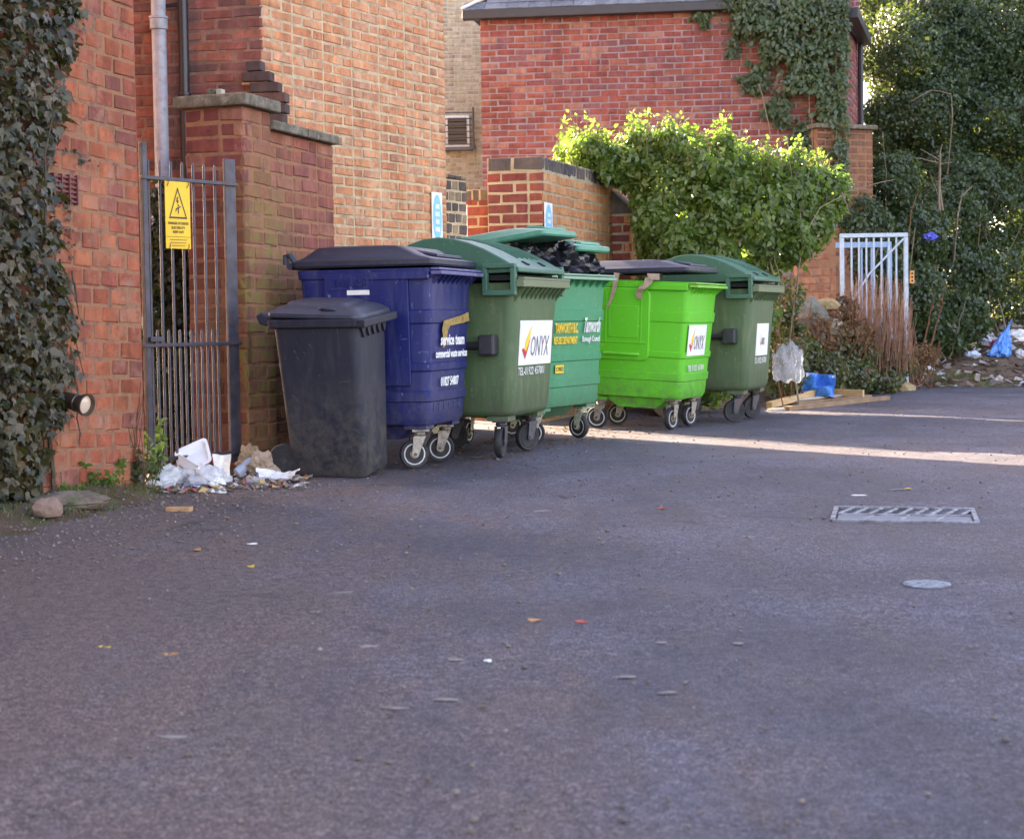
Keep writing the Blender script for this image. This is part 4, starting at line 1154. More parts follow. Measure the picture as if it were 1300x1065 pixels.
def plastic(name, col, rough=0.45, streak=None, sc=(1, 1, 0.12), var=0.14, scuff=(0.5, 0.5, 0.5), amt=0.6, dust=None, dth=(0.52, 0.78)):
    """moulded plastic: slight fading, run-down dirt streaks, pale scratches"""
    m, t, b, pos = new_mat(name)
    lo = tuple(c * (1 - var) for c in col); hi = tuple(c * (1 + var) for c in col)
    c = mix(t, noise(t, pos, 4, 4), lo, hi)
    sp = nn(t, 'ShaderNodeMapping', {'Vector': pos, 'Scale': sc}).outputs[0]
    st = noise(t, sp, 26, 5, 0.65)
    if streak: c = mix(t, ramp(t, st, [(0.50, 0.0), (0.75, amt)]), c, streak)
    if dust: c = mix(t, ramp(t, noise(t, pos, 3.2, 6, 0.65), [(dth[0], 0.0), (dth[1], 0.7)]), c, dust)
    sc2 = nn(t, 'ShaderNodeMapping', {'Vector': pos, 'Rotation': (0.5, 0.3, 0.9), 'Scale': (1, 7, 1)}).outputs[0]
    scr = ramp(t, noise(t, sc2, 16, 4, 0.7), [(0.645, 0.0), (0.67, 0.45)])
    c = mix(t, scr, c, scuff)
    sc3 = nn(t, 'ShaderNodeMapping', {'Vector': pos, 'Rotation': (0.1, 0.05, 0.2), 'Scale': (1, 1, 9)}).outputs[0]
    c = mix(t, ramp(t, noise(t, sc3, 7, 6, 0.75), [(0.64, 0.0), (0.68, 0.35)]), c, scuff)
    # splashed dirt, thickest low down
    hz = nn(t, 'ShaderNodeSeparateXYZ', {0: pos}).outputs[2]
    sp1 = nn(t, 'ShaderNodeMath', {0: ramp(t, hz, [(0.22, 1.0), (0.62, 0.0)]), 1: ramp(t, noise(t, pos, 13, 6, 0.75), [(0.38, 0.0), (0.66, 0.75)])}, operation='MULTIPLY').outputs[0]
    c = mix(t, sp1, c, (0.10, 0.085, 0.07))
    c = mix(t, ramp(t, noise(t, pos, 38, 5, 0.8), [(0.62, 0.0), (0.70, 0.35)]), c, (0.055, 0.05, 0.045))
    setc(t, b, 'Base Color', c)
    setc(t, b, 'Roughness', ramp(t, st, [(0.3, rough - 0.06), (0.7, rough + 0.14)]))
    b.inputs['Specular IOR Level'].default_value = 0.45
    bump(t, b, noise(t, pos, 60, 3), 0.08, 0.004)
    return m
BLUE = plastic('blue_plastic', (0.006, 0.014, 0.105), 0.40, streak=(0.05, 0.055, 0.13), scuff=(0.30, 0.32, 0.42), amt=0.75, dust=(0.035, 0.04, 0.10))
TEAL = plastic('teal_plastic', (0.008, 0.225, 0.098), 0.5, streak=(0.13, 0.24, 0.14), scuff=(0.45, 0.5, 0.42), amt=0.55, dust=(0.03, 0.24, 0.12))
LIME = plastic('lime_plastic', (0.050, 0.47, 0.018), 0.42, streak=(0.09, 0.45, 0.035), scuff=(0.30, 0.60, 0.2), amt=0.35, var=0.07)
DGREEN = plastic('dark_green_plastic', (0.058, 0.112, 0.046), 0.5, streak=(0.17, 0.19, 0.10), scuff=(0.25, 0.27, 0.2), amt=0.65, dust=(0.13, 0.165, 0.085))
DGREENLID = plastic('green_lid_plastic', (0.035, 0.125, 0.078), 0.38, streak=(0.09, 0.16, 0.12), scuff=(0.25, 0.3, 0.26), amt=0.3)
DRAIL = plastic('green_rail_plastic', (0.14, 0.17, 0.085), 0.55, streak=(0.22, 0.22, 0.14), amt=0.5)
BLKLID = plastic('black_lid_plastic', (0.020, 0.023, 0.040), 0.42, streak=(0.05, 0.05, 0.065), scuff=(0.12, 0.12, 0.14), amt=0.4)
WHEELIE = plastic('wheelie_plastic', (0.011, 0.014, 0.026), 0.55, streak=(0.05, 0.05, 0.052), scuff=(0.11, 0.11, 0.11), amt=0.5, dust=(0.055, 0.053, 0.05), dth=(0.55, 0.85))
RAILB = plastic('blue_rail', (0.10, 0.095, 0.22), 0.5, streak=(0.34, 0.33, 0.37), amt=0.8)
RAILT = plastic('teal_rail', (0.16, 0.32, 0.20), 0.5, streak=(0.36, 0.36, 0.30), amt=0.8)
RAILL = plastic('lime_rail', (0.14, 0.46, 0.04), 0.5, streak=(0.30, 0.50, 0.16), amt=0.6)

# --- blue
L_, D_ = 0.75, 0.90
bl, ff, side, T = panel_bin('dark blue wheeled container with black lid marked service team', -0.482, 9.40, R(18), L_, D_, BLUE, BLKLID, RAILB, ZINC, RIMW, RIMT, zt=1.245, yaws=(R(35), R(20), R(60), R(80)))
txt('lettering', 'service team', 0.43, 0.068, ff(0.0, 0.80, 0.012), M_WHITE, bl, bold=0.03)
txt('lettering', 'commercial waste services', 0.57, 0.052, ff(-0.01, 0.715, 0.012), M_WHITE, bl, bold=0.03)
txt('lettering', '01827 54807', 0.32, 0.060, ff(-0.03, 0.54, 0.012), M_WHITE, bl, bold=0.03)
GOLD = mat('torn_gold_label', (0.42, 0.27, 0.075), 0.4, 0.4, 30, 0.4, 80, 0.6)
flat('torn_label', [[(-0.22, -0.03), (-0.20, 0.03), (-0.05, 0.045), (0.10, 0.062), (0.25, 0.085), (0.28, 0.03), (0.16, 0.015), (0.05, 0.008), (-0.08, -0.002), (-0.12, -0.03), (-0.14, -0.12), (-0.19, -0.14), (-0.20, -0.07)]], GOLD, bl, ff(0.02, 0.89, 0.0125))
MB().box((0, 0, 0), (0.15, 0.032, 0.002)).build('sticker', M_WHITE, bl, xf=side(-0.03, 1.103, 0.026))
# moulded dashes low on the front
for k in range(6): MB().box((-0.24 + k * 0.09, 0, 0), (0.035, 0.05, 0.006)).build('moulded_mark', BLUE, bl, xf=ff(0, 0.385, -0.006), bevel=0.002)

# --- teal
L_, D_ = 1.0, 0.90
te, ff, side, T = panel_bin('teal green overflowing wheeled container with split lid propped open', 0.244, 11.05, R(30), L_, D_, TEAL, plastic('teal_lid', (0.045, 0.26, 0.17), 0.42, streak=(0.18, 0.32, 0.24), amt=0.5), RAILT, CREAM, RIMW, RIMT, zt=1.255, yaws=(R(25), R(-15), R(100), R(40)), lid='split')
txt('lettering', 'TAMWORTH B.C.', 0.36, 0.078, ff(-0.16, 0.855, 0.012), M_YEL, te, bold=0.03)
txt('lettering', 'REFUSE DEPARTMENT', 0.37, 0.055, ff(-0.17, 0.765, 0.012), M_YEL, te, bold=0.03)
txt('lettering', 'Tamworth', 0.27, 0.115, ff(0.25, 0.875, 0.012), M_FADED, te, shear=0.25, bold=0.03)
txt('lettering', 'Borough Council', 0.29, 0.058, ff(0.24, 0.765, 0.012), M_FADED, te, bold=0.02)
MB().box((0, 0, 0), (0.13, 0.06, 0.003)).build('number_label', M_YEL, te, xf=ff(-0.24, 0.555, 0.004))
txt('lettering', 'C19023', 0.11, 0.032, fmove(ff(-0.24, 0.555, 0.004), 0, 0, 0.003), mat('print_green', (0.03, 0.10, 0.05)), te)

# --- lime
L_, D_ = 0.76, 0.95
li, ff, side, T = panel_bin('bright lime green wheeled container with black lid sitting ajar', 1.41, 12.5, R(25), L_, D_, LIME, BLKLID, RAILL, ZINC, RIMW, RIMT, zt=1.235, tilt=R(3.2), yaws=(R(80), R(75), R(10), R(30)), lid='ajar', panel='hatch')
onyx(li, ff, -0.10, 0.76, 0.46, 0.255)
txt('lettering', 'TEL 01922 457001', 0.42, 0.05, ff(-0.08, 0.53, 0.012), M_FADED, li)
PAPER = mat('brown_paper', (0.38, 0.27, 0.19), 0.85, 0.2, 20, 0.2, 90, 0.4)
CARD = mat('cardboard', (0.36, 0.24, 0.14), 0.85, 0.2, 20, 0.2, 90, 0.4)

# --- dark green pair with domed lids
def dome_bin(label, X0, Y0, th, L, D, yaws, small):
    zt, zb = 1.165, 0.27
    root = bin_root('waste_container', label, 'waste bin', X0, Y0, th, L, D)
    ix, iy = 0.065, 0.045
    def dims(z):
        k = (zt - z) / (zt - zb)
        return D - 2 * ix * k, L - 2 * iy * k
    rings = []
    for z, e in [(zb, -0.05), (zb + 0.015, -0.015), (zb + 0.05, 0.0), (0.5, 0.0), (0.75, 0.0), (zt - 0.10, 0.0), (zt - 0.02, 0.0), (zt, 0.012)]:
        dx, dy = dims(z)
        rings.append(rrect(dx + 2 * e, dy + 2 * e, 0.07, z, 6))
    MB().loft(rings).build('body', DGREEN, root, smooth=45)
    # front comb rail
    o = MB().box((D / 2 + 0.035, 0, zt - 0.005), (0.075, L + 0.05, 0.05)).build('lifting_rail', DRAIL, root, bevel=0.006)
    MB().box((D / 2 + 0.050, 0, zt + 0.026), (0.05, L + 0.05, 0.016)).build('rail_ridge', DRAIL, o, bevel=0.004)
    for k in range(10):
        y = -L / 2 + 0.04 + k * (L - 0.08) / 9
        MB().prism([(D / 2 - 0.03, zt - 0.135), (D / 2 + 0.062, zt - 0.028), (D / 2 - 0.03, zt - 0.028)], 'y', y - 0.009, y + 0.009).build('gusset', DGREEN, o)
    sf = ix / (zt - zb)
    def ff(y, z, off): return frame((D / 2 - ix * (zt - z) / (zt - zb) + off, y, z), (0, 1, 0), (sf, 0, 1))
    # domed lid
    f = D / 2 + 0.035
    bk = -D / 2 - 0.04
    top = [(f, 1.262), (f - 0.055, 1.286), (f - 0.14, 1.335), (f - 0.25, 1.392), (f - 0.36, 1.436), (f - 0.47, 1.465), (f - 0.58, 1.478), (f - 0.69, 1.468), (f - 0.80, 1.435), (f - 0.89, 1.385), (bk, 1.32)]
    poly = [(bk, 1.215), (f, 1.232)] + top
    lid = MB().prism(poly, 'y', -L / 2 - 0.022, L / 2 + 0.022).build('lid', DGREENLID, root, smooth=28, bevel=0.008)
    for k in range(5):
        y = -L * 0.12 + k * L * 0.11
        pts = [(x, y, z + 0.004) for x, z in top[2:9]]
        MB().tube(pts, 0.008, 6).build('lid_rib', DGREENLID, lid, smooth=50)
    for y in (-L * 0.16, L * 0.2):
        MB().box((f - 0.075, y, 1.3), (0.05, 0.05, 0.012), Matrix.Rotation(R(28), 3, 'Y')).build('lid_slot', HOLLOW_SHADE, lid)
    # near-black block, shade painted into the gap below the lid
    MB().box((0, 0, 1.199), (D - 0.02, L - 0.03, 0.036)).build('inside', HOLLOW_SHADE, root)
    # guide frame on the sides by the front
    for s in (-1, 1):
        y = s * (L / 2 + 0.036)
        mgf = MB()
        for (cx, cz, w, h) in ((D / 2 - 0.10, 1.275, 0.23, 0.03), (D / 2 - 0.10, 1.098, 0.23, 0.034), (D / 2 - 0.20, 1.186, 0.034, 0.147), (D / 2 + 0.0, 1.186, 0.034, 0.147)):
            mgf.box((cx, y, cz), (w, 0.045, h))
        mgf.build('lid_arm', DGREENLID, root, bevel=0.004)
        # trunnion block
        yb = s * (L / 2 - iy * 0.45 + 0.05)
        o2 = MB().box((D / 2 - 0.19, yb, 0.755), (0.115, 0.10, 0.135)).build('trunnion', BLKP, root, bevel=0.014)
        MB().tube([(D / 2 - 0.36, s * (L / 2 - iy * 0.45 + 0.02), 0.752), (D / 2 - 0.19, s * (L / 2 - iy * 0.45 + 0.02), 0.752)], 0.026, 10).build('trunnion_bar', BLKP, o2, smooth=40)
    bx_, by_ = D / 2 - ix - 0.11, L / 2 - iy - 0.10
    for (sx_, sy_), yw in zip(((1, -1), (1, 1), (-1, -1), (-1, 1)), yaws):
        caster(root, sx_ * bx_, sy_ * by_, zb - 0.02, yw, DARKMETAL, RUB, BLKP, r=0.098)
        MB().box((sx_ * bx_, sy_ * by_, zb - 0.008), (0.15, 0.14, 0.03)).build('caster_bracket', DGREEN, root)
    if small:
        onyx(root, ff, 0.02, 0.72, 0.40, 0.285, True)
        txt('lettering', 'TEL 01922 457001', 0.40, 0.055, ff(-0.0, 0.535, 0.005), M_FADED, root)
    else:
        onyx(root, ff, 0.0, 0.765, 0.62, 0.30)
        txt('lettering', 'TEL-01922 457001', 0.50, 0.055, ff(-0.06, 0.575, 0.005), M_FADED, root)
    return root
dome_bin('dark green dome-lidded container with large tick logo beside the blue bin', 0.034, 10.10, R(21.5), 0.85, 0.90, (R(98), R(60), R(50), R(20)), False)
dome_bin('dark green dome-lidded container with small tick logo beside the lime bin', 2.084, 13.3, R(24), 0.85, 0.90, (R(40), R(55), R(20), R(70)), True)

# --- small two-wheeled bin
L_, D_ = 0.45, 0.55
wb = bin_root('wheelie_bin', 'charcoal two-wheeled bin standing in front of the blue container', 'wheelie bin', -0.862, 8.98, R(18), L_, D_)
wb['group'] = 'two-wheeled bins'
del wb['group']
wb.rotation_euler = (R(0), 0, -R(18))
TW = Matrix.Translation((0, -L_ / 2 + 0.03, 0)) @ Matrix.Rotation(R(6.0), 4, 'X') @ Matrix.Translation((0, L_ / 2 - 0.03, 0))
rings = []
for z, e in [(0.0, -0.012), (0.02, 0.0), (0.45, 0.0), (0.80, 0.0), (0.90, 0.0)]:
    k = (0.95 - z) / 0.95
    dx, dy = D_ - 0.075 * k, L_ - 0.065 * k
    cx = 0.012 * k
    rings.append(rrect(dx + 2 * e, dy + 2 * e, 0.045, z, 5, cx))
MB().loft(rings).build('body', WHEELIE, wb, xf=TW, smooth=45)
MB().loft([rrect(D_ + 0.03, L_ + 0.03, 0.04, 0.895, 5), rrect(D_ + 0.055, L_ + 0.055, 0.045, 0.902, 5), rrect(D_ + 0.06, L_ + 0.06, 0.045, 0.945, 5), rrect(D_ + 0.03, L_ + 0.03, 0.04, 0.95, 5)]).build('rim', WHEELIE, wb, xf=TW, smooth=40, bevel=0.003)
MB().box((D_ / 2 + 0.035, 0, 0.918), (0.05, L_ + 0.05, 0.045)).build('lifting_rail', WHEELIE, wb, xf=TW, bevel=0.006)
for k in range(5):
    y = -L_ / 2 + 0.07 + k * (L_ - 0.14) / 4
    MB().prism([(y - 0.038, 0.898), (y, 0.83), (y + 0.038, 0.898)], 'x', D_ / 2 - 0.03, D_ / 2 + 0.012).build('gusset', WHEELIE, wb, xf=TW)
# lid: skirt, raised deck, second raised field
rr = lambda ix_, iy_, r_, z, cx=0: rrect(D_ + 0.045 - ix_, L_ + 0.045 - iy_, r_, z, 5, cx)
TLid = TW @ Matrix.Translation((0, 0, 0.952)) @ Matrix.Rotation(R(2.2), 4, 'Y')
lidw = MB().loft([rr(0, 0, 0.045, 0.0), rr(-0.008, -0.008, 0.05, 0.008), rr(0, 0, 0.05, 0.026), rr(0.05, 0.05, 0.06, 0.044), rr(0.09, 0.09, 0.06, 0.058), rr(0.20, 0.16, 0.05, 0.066, -0.02), rr(0.23, 0.20, 0.05, 0.084, -0.02), rr(0.28, 0.25, 0.04, 0.088, -0.02)]).build('lid', BLKLID, wb, xf=TLid, smooth=28)
for s in (-1, 1):
    MB().tube([(0.02, s * (L_ / 2 - 0.035), 0.05), (0.05, s * (L_ / 2 - 0.01), 0.056), (0.13, s * (L_ / 2 - 0.012), 0.052), (0.15, s * (L_ / 2 - 0.035), 0.046)], 0.011, 8).build('lid_handle', BLKLID, lidw, xf=TLid, smooth=50)
MB().prism([(-D_ / 2 - 0.10, 0.975), (-D_ / 2 - 0.075, 0.92), (-D_ / 2 + 0.01, 0.90), (-D_ / 2 + 0.01, 0.965), (-D_ / 2 - 0.06, 0.995)], 'y', -L_ / 2 - 0.01, L_ / 2 + 0.01).build('hinge_handle', WHEELIE, wb, xf=TW, bevel=0.012)
MB().box((D_ / 2 - 0.055, L_ / 2 - 0.14, 0.018), (0.055, 0.12, 0.032)).build('foot_recess', HOLLOW_SHADE, wb, xf=TW)
for s in (-1, 1):
    c = (-D_ / 2 + 0.0, s * (L_ / 2 - 0.045), 0.100)
    w = 0.024
    o = MB().lathe([(0.062, -w * 0.8), (0.09, -w), (0.099, -w * 0.6), (0.10, 0), (0.099, w * 0.6), (0.09, w), (0.062, w * 0.8)], 26, c).build('wheel', RUB, wb, smooth=50)
    MB().lathe([(0.004, -w * 0.9), (0.02, -w * 0.85), (0.026, -w * 0.35), (0.064, -w * 0.6), (0.064, w * 0.6), (0.026, w * 0.35), (0.02, w * 0.85), (0.004, w * 0.9)], 20, c).build('hub', BLKP, o, smooth=40)
MB().tube([(-D_ / 2, -L_ / 2 + 0.04, 0.10), (-D_ / 2, L_ / 2 - 0.04, 0.10)], 0.012, 8).build('axle', DARKMETAL, wb)

# ---------------------------------------------------------------- ivy on the near wall
IVYM = leaf_mat('ivy_leaf_dark', [(0.018, 0.024, 0.009), (0.040, 0.038, 0.014), (0.075, 0.052, 0.022), (0.024, 0.028, 0.011), (0.10, 0.066, 0.030), (0.022, 0.026, 0.012)], 0.36, 0.12, 0.40)
def wall_pt(px, py, off):
    k = (px - 650) / F
    # ray meets near wall plane: C - D t
    tt = (LW_C.x - k * LW_C.y) / (LW_D.x - k * LW_D.y)
    p = LW_C - LW_D * tt
    yh = HOR - ROLL * (px - 650)
    return np.array([p.x + LW_N.x * off, p.y + LW_N.y * off, H - (py - yh) / F * p.y])
edge_y = [-80, 0, 50, 100, 150, 185, 230, 290, 330, 400, 450, 500, 530, 560, 600, 645]
edge_x = [112, 108, 104, 84, 88, 70, 74, 74, 80, 93, 86, 86, 74, 56, 46, 42]
pts, nr, off_ = [], [], []
while len(pts) < 10500:
    px, py = rng.uniform(-230, 112), rng.uniform(-80, 648)
    e = np.interp(py, edge_y, edge_x) + rng.normal(0, 5) + 5 * math.sin(py * 0.11) - 4
    if px > e: continue
    dd = min(1.0, (e - px) / 60)
    o_ = rng.uniform(0.01, 0.05 + 0.16 * dd)
    pts.append(wall_pt(px, py, o_)); off_.append(o_)
pts = np.array(pts); off_ = np.array(off_)
# stray sprigs beyond the edge
spr = []
for (x0, y0, x1, y1, n_) in ((84, 188, 124, 212, 16), (86, 250, 90, 325, 26), (92, 440, 96, 470, 8), (88, 60, 112, 40, 8)):
    for k in range(n_):
        u_ = rng.random()
        spr.append(wall_pt(x0 + (x1 - x0) * u_ + rng.normal(0, 2), y0 + (y1 - y0) * u_ + rng.normal(0, 2), rng.uniform(0.01, 0.03)))
ivy = empty('ivy', LW_C - LW_D * 1.6 + LW_N * 0.02, label='dark ivy climbing the near orange brick wall', cat='climbing plant', group='ivy on walls')
allp = np.vstack([pts, np.array(spr)])
nrm = np.tile(np.array(LW_N)[None] + np.array([[0, 0, 0.45]]), (len(allp), 1))
size = 0.022 + 0.056 * rng.random(len(allp)) ** 1.3; size[len(pts):] *= 0.55
# the 300 foremost leaves in view are leaves of their own
pxs = np.array([proj(p) for p in pts])
inview = np.where((pxs[:, 0] > 2) & (pxs[:, 1] > 2) & (pxs[:, 1] < 640))[0]
single = inview[np.argsort(-off_[inview])[:300]]
mask = np.ones(len(allp), bool); mask[single] = False
leaves('foliage', allp[mask], nrm[mask], size[mask], IVYM, ivy, 'ivy', 0.9, 0.55)
lme = []
for k in range(3):
    me = bpy.data.meshes.new('leaf')
    v = IVY_V + rng.normal(0, 0.025, IVY_V.shape)
    me.from_pydata([tuple(p) for p in v], [], [tuple(f) for f in IVY_F])
    me.materials.append(IVYM)
    lme.append(me)
X_, D2_, N2_ = leaf_frames(pts[single], nrm[single], 0.9, 0.42)
for i, si in enumerate(single):
    o = bpy.data.objects.new('leaf', lme[i % 3])
    s = size[si]
    m = Matrix(((X_[i][0], D2_[i][0], N2_[i][0], 0), (X_[i][1], D2_[i][1], N2_[i][1], 0), (X_[i][2], D2_[i][2], N2_[i][2], 0), (0, 0, 0, 1)))
    o.matrix_local = Matrix.Translation(Vector(pts[si]) - ivy.location) @ m @ Matrix.Diagonal((s, s, s, 1))
    link(o, ivy)
mb = MB()
for k in range(16):
    x0 = random.uniform(-90, 60)
    a, b_ = Vector(wall_pt(x0, 650, 0.02)), Vector(wall_pt(x0 + random.uniform(-40, 45), random.uniform(0, 420), 0.06))
    mb.tube(wiggle(a, b_, 9, 0.10, k), np.linspace(0.014, 0.004, 10), 5)
for (x0, y0, x1, y1) in ((60, 330, 92, 470), (70, 440, 96, 560), (45, 420, 60, 640), (20, 470, 45, 600), (75, 345, 95, 400)):
    mb.tube(wiggle(wall_pt(x0, y0, 0.10), wall_pt(x1, y1, 0.03), 7, 0.12, int(x0)), np.linspace(0.006, 0.003, 8), 5)
mb.build('stems', BARK, ivy, world=True, kind='stuff')

# ---------------------------------------------------------------- shrub behind the gate
DARKIVY = leaf_mat('ivy_leaf_deep', [(0.012, 0.03, 0.022), (0.022, 0.045, 0.030), (0.016, 0.036, 0.030), (0.03, 0.055, 0.03)], 0.4, 0.15)
sh = empty('ivy_shrub', P(218, 590, 10.35) * 1.0, label='dark ivy shrub growing behind the bar gate', cat='shrub')
sh.location.z = 0
blobs = [(tuple(P(218, y, 10.35)), (0.17, 0.14, 0.28)) for y in (285, 350, 420, 490, 550)]
p, n_ = blob_points(blobs, 5200)
leaves('foliage', p, n_, rng.uniform(0.04, 0.07, len(p)), DARKIVY, sh, 'ivy', 0.7)
MB().tube(wiggle(P(218, 592, 10.35) * 1.0, P(214, 300, 10.35), 7, 0.05, 3), np.linspace(0.03, 0.01, 8), 6).build('stem', BARK, sh, world=True)

# ---------------------------------------------------------------- ivy hedge over the far wall
HEDGE = leaf_mat('ivy_leaf_green', [(0.060, 0.105, 0.024), (0.090, 0.145, 0.032), (0.12, 0.17, 0.040), (0.065, 0.11, 0.032), (0.15, 0.20, 0.055), (0.075, 0.14, 0.028)], 0.34, 0.45, 0.6, (0.30, 0.56, 0.06))
hb = [(752, 205, 15.55, .22, .28, .12), (792, 210, 15.6, .38, .36, .22), (845, 218, 15.6, .46, .40, .34), (905, 222, 15.5, .50, .45, .38), (955, 245, 15.4, .44, .45, .38),
      (1000, 256, 15.4, .40, .40, .34), (1022, 262, 15.5, .24, .30, .28), (850, 262, 15.4, .42, .40, .48), (900, 290, 15.2, .50, .42, .52), (950, 300, 15.15, .48, .40, .52), (985, 290, 15.3, .30, .34, .36),
      (855, 330, 15.2, .42, .36, .45), (1012, 290, 15.35, .34, .32, .36), (900, 390, 15.1, .48, .40, .55), (940, 390, 15.2, .30, .3, .40), (880, 470, 15.1, .45, .36, .40), (1038, 246, 15.6, .16, .2, .16)]
blobs = [(tuple(P(x, y, Y)), (a, b_, c)) for x, y, Y, a, b_, c in hb]
rb_ = random.Random(5)
for (c_, r_) in list(blobs):
    for k in range(5):
        d_ = Vector((rb_.gauss(0, 1), rb_.gauss(-0.3, 1), rb_.gauss(0.35, 1))).normalized()
        s_ = rb_.uniform(0.10, 0.20)
        blobs.append(((c_[0] + d_.x * r_[0] * 0.95, c_[1] + d_.y * r_[1] * 0.95, c_[2] + d_.z * r_[2] * 0.95), (s_, s_, s_ * rb_.uniform(0.8, 1.3))))
hedge = empty('ivy_hedge', (1.9, 15.3, 0), label='sun-topped green ivy hedge spilling over the orange wall', cat='hedge')
p, n_ = blob_points(blobs, 82000, 0.35, 1.12, 0.26)
# not inside the wall
rel = p - np.array(P3)[None]
wd = rel[:, 0] * W3N.x + rel[:, 1] * W3N.y
tt = rel[:, 0] * W3D.x + rel[:, 1] * W3D.y
px_ = 650 + p[:, 0] / p[:, 1] * F
pyy = HOR + (H - p[:, 2]) / p[:, 1] * F
ok = ~((tt < 2.42) & (wd > -0.34) & (wd < 0.06) & (p[:, 2] < 2.40)) & ~((pyy > np.interp(px_, [788, 803, 812], [236, 250, 330])) & (px_ < 812))
p, n_ = p[ok], n_[ok]
leaves('foliage', p, n_, 0.035 + 0.065 * rng.random(len(p)) ** 1.6, HEDGE, hedge, 'leaf', 0.8, 0.55)
# upright flowering shoots along the top
tp, tn = [], []
mb = MB()
for k in range(340):
    b_ = blobs[random.choice([0, 1, 1, 2, 2, 3, 3, 4, 5, 6, 16] + list(range(17, 52)))]
    ang = random.uniform(0, 6.283)
    rr_ = random.random() ** 0.5 * 0.85
    base = Vector(b_[0]) + Vector((math.cos(ang) * b_[1][0] * rr_, math.sin(ang) * b_[1][1] * rr_, b_[1][2] * math.sqrt(1 - rr_ * rr_) * 0.95))
    tip = base + Vector((random.uniform(-.05, .05), random.uniform(-.05, .05), random.uniform(0.05, 0.24)))
    mb.tube([base - Vector((0, 0, 0.1)), base, tip], [0.005, 0.004, 0.002], 4)
    for q in range(9):
        tp.append(base.lerp(tip, random.uniform(-0.3, 1.05)) + Vector((random.gauss(0, .02), random.gauss(0, .02), 0))); tn.append((random.gauss(0, 1), random.gauss(0, 1), 0.8))
for k in range(26):
    x0, x1 = random.uniform(830, 1030), 0
    a = P(x0, random.uniform(250, 330), 15.0); b_ = a + Vector((random.uniform(-.2, .2), random.uniform(-.1, .1), random.uniform(-.7, -.3)))
    mb.tube(wiggle(a, b_, 6, 0.1, k), 0.005, 4)
mb.build('stems', TWIG, hedge, world=True, kind='stuff')
leaves('shoot_leaves', np.array(tp), np.array(tn), rng.uniform(0.04, 0.07, len(tp)), HEDGE, hedge, 'leaf', -0.3, 0.5)

# ---------------------------------------------------------------- ivy on the long red building
IVY3 = leaf_mat('ivy_leaf_far', [(0.040, 0.080, 0.036), (0.055, 0.095, 0.042), (0.075, 0.105, 0.046), (0.045, 0.080, 0.050), (0.09, 0.11, 0.055)], 0.4, 0.25, 0.5)
iv3 = empty('ivy', B3R - B3D * 1.2 + B3N * 0.05, label='ivy draped over the right end of the long red building', cat='climbing plant', group='ivy on walls')
ey, ex = [-5, 15, 40, 70, 110, 140, 170, 200, 245], [872, 885, 903, 940, 952, 975, 990, 1005, 1018]
pp = []
def b3_pt(px, py, off):
    k = (px - 650 - ROLL * (py - HOR)) / F
    tt = (B3L.x - k * B3L.y) / (k * B3D.y - B3D.x)
    q = B3L + B3D * tt + B3N * off
    return np.array([q.x, q.y, H - (py - (HOR - ROLL * (px - 650))) / F * q.y])
while len(pp) < 9000:
    px, py = rng.uniform(870, 1072), rng.uniform(-4, 245)
    e = np.interp(py, ey, ex) + 12 * math.sin(py * 0.16) + 8 * math.sin(py * 0.41 + 1) + rng.normal(0, 4)
    if px < e: continue
    # thin patches where the wall shows through
    h_ = math.sin(px * 0.09 + 1.0) * math.sin(py * 0.07 + px * 0.02)
    if px < e + 60 and h_ > 0.05 and rng.random() < 0.85: continue
    if py > 120 and px < 1045 and h_ > -0.15 and rng.random() < 0.8: continue
    if h_ > 0.5 and rng.random() < 0.75: continue
    d_ = min(1, (px - e) / 60)
    pp.append(b3_pt(px, py, rng.uniform(0.02, 0.06 + 0.26 * d_)))
pp = np.array(pp)
leaves('foliage', pp, np.tile(np.array(B3N)[None] + np.array([[0.0, 0, 0.4]]), (len(pp), 1)), rng.uniform(0.05, 0.10, len(pp)), IVY3, iv3, 'leaf', 0.9, 0.5)
mb = MB()
for k, (x0, y0, x1, y1) in enumerate(((1015, 20, 1032, 236), (1060, 40, 1062, 245), (1064, 45, 1070, 250), (1048, 150, 1050, 240), (1028, 150, 1031, 236), (962, 110, 978, 178), (1068, 40, 1068, 250))):
    mb.tube(wiggle(b3_pt(x0, y0, 0.22), b3_pt(x1, y1, 0.2), 9, 0.05, k), 0.0065, 5)
mb.build('stems', TWIG, iv3, world=True, kind='stuff')

# ---------------------------------------------------------------- trees and bushes on the right
TREE = leaf_mat('tree_leaf_dark', [(0.022, 0.050, 0.022), (0.034, 0.065, 0.028), (0.045, 0.078, 0.032), (0.028, 0.056, 0.032), (0.060, 0.085, 0.035)], 0.4, 0.25, 0.5, (0.30, 0.42, 0.05))
def tree(name, label, base, th, r0, blobs, nleaf, size, seed, lean=(0, 0), group='ivy-clad trees behind the tip'):
    base = Vector(base)
    e = empty(name, base, label=label, cat='tree', group=group)
    top = base + Vector((lean[0], lean[1], th))
    mb = MB()
    pts = wiggle(base - Vector((0, 0, 0.2)), top, 8, 0.04, seed)
    mb.tube(pts, np.linspace(r0, r0 * 0.25, 9), 9)
    r_ = random.Random(seed)
    for k, bl_ in enumerate(blobs):
        a = pts[r_.randrange(3, 8)]
        mb.tube(wiggle(a, Vector(bl_[0]), 5, 0.1, seed + k), np.linspace(r0 * 0.4, r0 * 0.08, 6), 6)
    mb.build('trunk', BARK, e, world=True, smooth=60)
    p, n_ = blob_points(blobs, nleaf, 0.45, 1.06, 0.20)
    leaves('crown', p, n_, rng.uniform(size[0], size[1], len(p)), TREE, e, 'leaf', 0.7, 0.65)
    return e
def bl_px(lst): return [(tuple(P(x, y, Y)), (a, b_, c)) for x, y, Y, a, b_, c in lst]
zb_ = lambda x, y: float(bank_z(np.array([x]), np.array([y]))[0])
